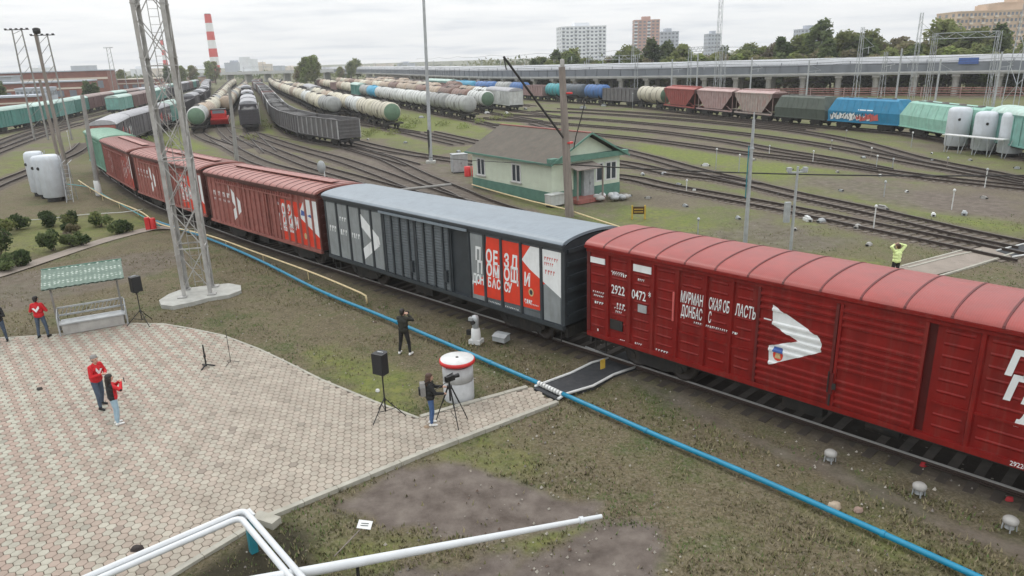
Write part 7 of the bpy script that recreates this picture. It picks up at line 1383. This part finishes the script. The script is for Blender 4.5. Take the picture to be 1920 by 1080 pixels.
# bushes at left
def bush(label, u, v, h, wd, mats_, seed, leaf=.10):
    t = thing('bush', label, 'bush', gp(u, v), 0, 'dark bushes on the left lawn'); r = np.random.default_rng(seed); cl = [((r.uniform(-.55, .55)*wd, r.uniform(-.5, .5)*wd, h*r.uniform(.3, .72)), (wd*.42, wd*.42, h*.32)) for _ in range(7)]
    foliage(cl, 1500, leaf, mats_, seed).build('foliage', t); q = MB().use('bark')
    for _ in range(6): q.tube((r.uniform(-.1, .1), r.uniform(-.1, .1), -.05), (r.uniform(-.5, .5)*wd, r.uniform(-.5, .5)*wd, h*.7), .025, .01, n=5)
    q.build('stems', t)
dk, gn, yg = ['leaf_f', 'leaf_c', 'leaf_f'], ['leaf_c', 'leaf_a', 'leaf_f'], ['leaf_g', 'leaf_a', 'leaf_b']
for lb, u, v, h, wd, m_ in (('bright light green bush at the left edge', 8, 440, 1.3, 1.0, yg), ('round dark bush right of the light green bush', 33, 430, 1.15, .9, dk), ('wide dark clipped bush left of its twin below the white tanks', 98, 424, 1.1, .95, dk), ('wide dark clipped bush touching its left twin below the white tanks', 129, 424, 1.15, .95, gn), ('small brownish bush below the twin clipped bushes', 130, 436, .7, .7, ['leaf_d', 'leaf_f']), ('loose bush nearest the red cabinet, upper one', 190, 425, 1.15, 1.0, gn), ('round dark bush nearest the red cabinet', 222, 438, .95, 1.0, dk), ('dark upright bush by the footpath', 100, 470, 1.35, .8, dk), ('loose greyish bush between two dark ones by the footpath', 135, 462, .9, .8, ['leaf_e', 'leaf_c']), ('small round dark bush by the footpath', 155, 460, .9, .65, dk), ('tall dark fir-like bush at the left edge above the footpath', 3, 490, 2.2, .9, dk), ('low dark bush at the left edge by the footpath', 38, 500, .95, .8, dk), ('dark low bush in the corner by the footpath', 14, 506, .9, .9, gn)): bush(lb, u, v, h, wd, m_, u+v)
# weeds between the far tracks
mw = MB(); r = np.random.default_rng(5); cl = []
for px in ((520, 225), (505, 240), (550, 250), (490, 232), (700, 248), (690, 255), (745, 230), (760, 226), (780, 232), (765, 240), (735, 252), (830, 236), (900, 230), (930, 225), (650, 245), (620, 255), (470, 262), (950, 220), (870, 240), (330, 290), (300, 285), (280, 265), (310, 275)): p = un(*px); cl.append(((p.x, p.y, .35), (1.4, 2.2, .55)))
o = foliage(cl, 2600, .16, ['leaf_g', 'leaf_b', 'leaf_a'], 9).build('weeds'); o['kind'] = 'stuff'
# short grass and litter on the near ground
mats_g = []
for nm, c_ in (('grass_green', (.095, .135, .04)), ('grass_dry', (.23, .195, .115)), ('grass_olive', (.135, .13, .055))): mat(nm, c_, .9, .25, 2)
r = np.random.default_rng(21); NB = 90000; yy = 9+ (r.random(NB)**1.7)*36; xx = (r.random(NB)-.5)*2*(yy*.80+2); Pg = np.stack([xx, yy], 1)
ok = (polydist(Pg, PZ) > .06) & (segdist(Pg, MAIN) > 2.1)
dd = np.full(NB, 9.)
for pl in PATCH[:3]: dd = np.minimum(dd, polydist(Pg, pl))
ok &= (dd > .05) | (r.random(NB) < .03); ok &= segdist(Pg, trail) > .35*r.random(NB)+.1
dens = vnoise(Pg, .5, 31)*.6+vnoise(Pg, 1.7, 32)*.4; ok &= dens > r.random(NB)*.62+.14; Pg = Pg[ok]; dens = dens[ok]
gv = np.empty((len(Pg), 6, 3)); an = r.random((len(Pg), 2))*6.283; hh = (.025+.05*r.random(len(Pg)))*(.5+dens)
for j in range(2):
    c_, s_ = np.cos(an[:, j]), np.sin(an[:, j]); w_ = .016+.014*r.random(len(Pg)); o_ = (r.random((len(Pg), 2))-.5)*.1; bx, by = Pg[:, 0]+o_[:, 0], Pg[:, 1]+o_[:, 1]
    gv[:, j*3] = np.stack([bx-c_*w_, by-s_*w_, np.full(len(Pg), -.06)], 1); gv[:, j*3+1] = np.stack([bx+c_*w_, by+s_*w_, np.full(len(Pg), -.06)], 1); gv[:, j*3+2] = np.stack([bx-s_*hh*.9, by+c_*hh*.9, hh-.02], 1)
me = bpy.data.meshes.new('grass'); nf = len(Pg)*2; me.vertices.add(nf*3); me.vertices.foreach_set('co', gv.ravel()); me.loops.add(nf*3); me.loops.foreach_set('vertex_index', np.arange(nf*3, dtype=np.int32)); me.polygons.add(nf); me.polygons.foreach_set('loop_start', np.arange(nf, dtype=np.int32)*3)
for nm in ('grass_green', 'grass_dry', 'grass_olive'): me.materials.append(MATS[nm])
gi = np.where(r.random(nf) < np.repeat(np.clip((vnoise(Pg, .35, 41)-.45)*2.5, .05, .8), 2), 0, np.where(r.random(nf) < .45, 1, 2)); me.polygons.foreach_set('material_index', gi.astype(np.int32)); me.update(calc_edges=True); o = bpy.data.objects.new('grass', me); COL.objects.link(o); o['kind'] = 'stuff'
# pebbles
r = np.random.default_rng(22); NP = 5200; yy = 9+(r.random(NP)**1.5)*32; xx = (r.random(NP)-.5)*2*(yy*.80+1); Pp = np.stack([xx, yy], 1); ok = (polydist(Pp, PZ) > .1); dm = segdist(Pp, MAIN); ok &= dm > .9; ok &= vnoise(Pp, .45, 51) > .42; Pp = Pp[ok]; q = MB()
for nm, c_ in (('pebble_pale', (.36, .33, .28)), ('pebble_grey', (.19, .17, .15)), ('pebble_brown', (.13, .09, .07))): mat(nm, c_, .9, .15, 5)
for i, (x, y) in enumerate(Pp):
    q.use(('pebble_pale', 'pebble_grey', 'pebble_brown')[int(r.random()*3)]); s_ = .012+.035*r.random()**2; k_ = r.random(6)*.6+.7
    q.add([(x+s_*k_[0], y, -.03), (x, y+s_*k_[1], -.03), (x-s_*k_[2], y, -.03), (x, y-s_*k_[3], -.03), (x+s_*.2, y+s_*.1, -.03+s_*1.3*k_[4])], [(0, 1, 4), (1, 2, 4), (2, 3, 4), (3, 0, 4)])
o = q.build('pebbles'); o['kind'] = 'stuff'
# ------------------------------------------------------------------ air between here and the skyline
hz = MB(); hz.mats = []; hz.add([(x, y, z_) for x in (-1500, 1500) for y in (-60, 1900) for z_ in (-3, 78)], [(0, 1, 3, 2), (4, 6, 7, 5), (0, 4, 5, 1), (2, 3, 7, 6), (0, 2, 6, 4), (1, 5, 7, 3)]); o = hz.build('haze'); o['kind'] = 'stuff'
m = bpy.data.materials.new('haze'); m.use_nodes = True; m.node_tree.nodes.clear(); pv = m.node_tree.nodes.new('ShaderNodeVolumePrincipled'); mo = m.node_tree.nodes.new('ShaderNodeOutputMaterial'); pv.inputs['Color'].default_value = (.93, .95, .97, 1); pv.inputs['Density'].default_value = .00030; pv.inputs['Anisotropy'].default_value = .2; m.node_tree.links.new(pv.outputs[0], mo.inputs['Volume']); o.data.materials.append(m)
# unused prototypes never placed
for k_, (o, placed) in PROTO.items():
    if not placed:
        for ch in list(o.children):
            for g2 in list(ch.children): bpy.data.objects.remove(g2)
            bpy.data.objects.remove(ch)
        bpy.data.objects.remove(o)
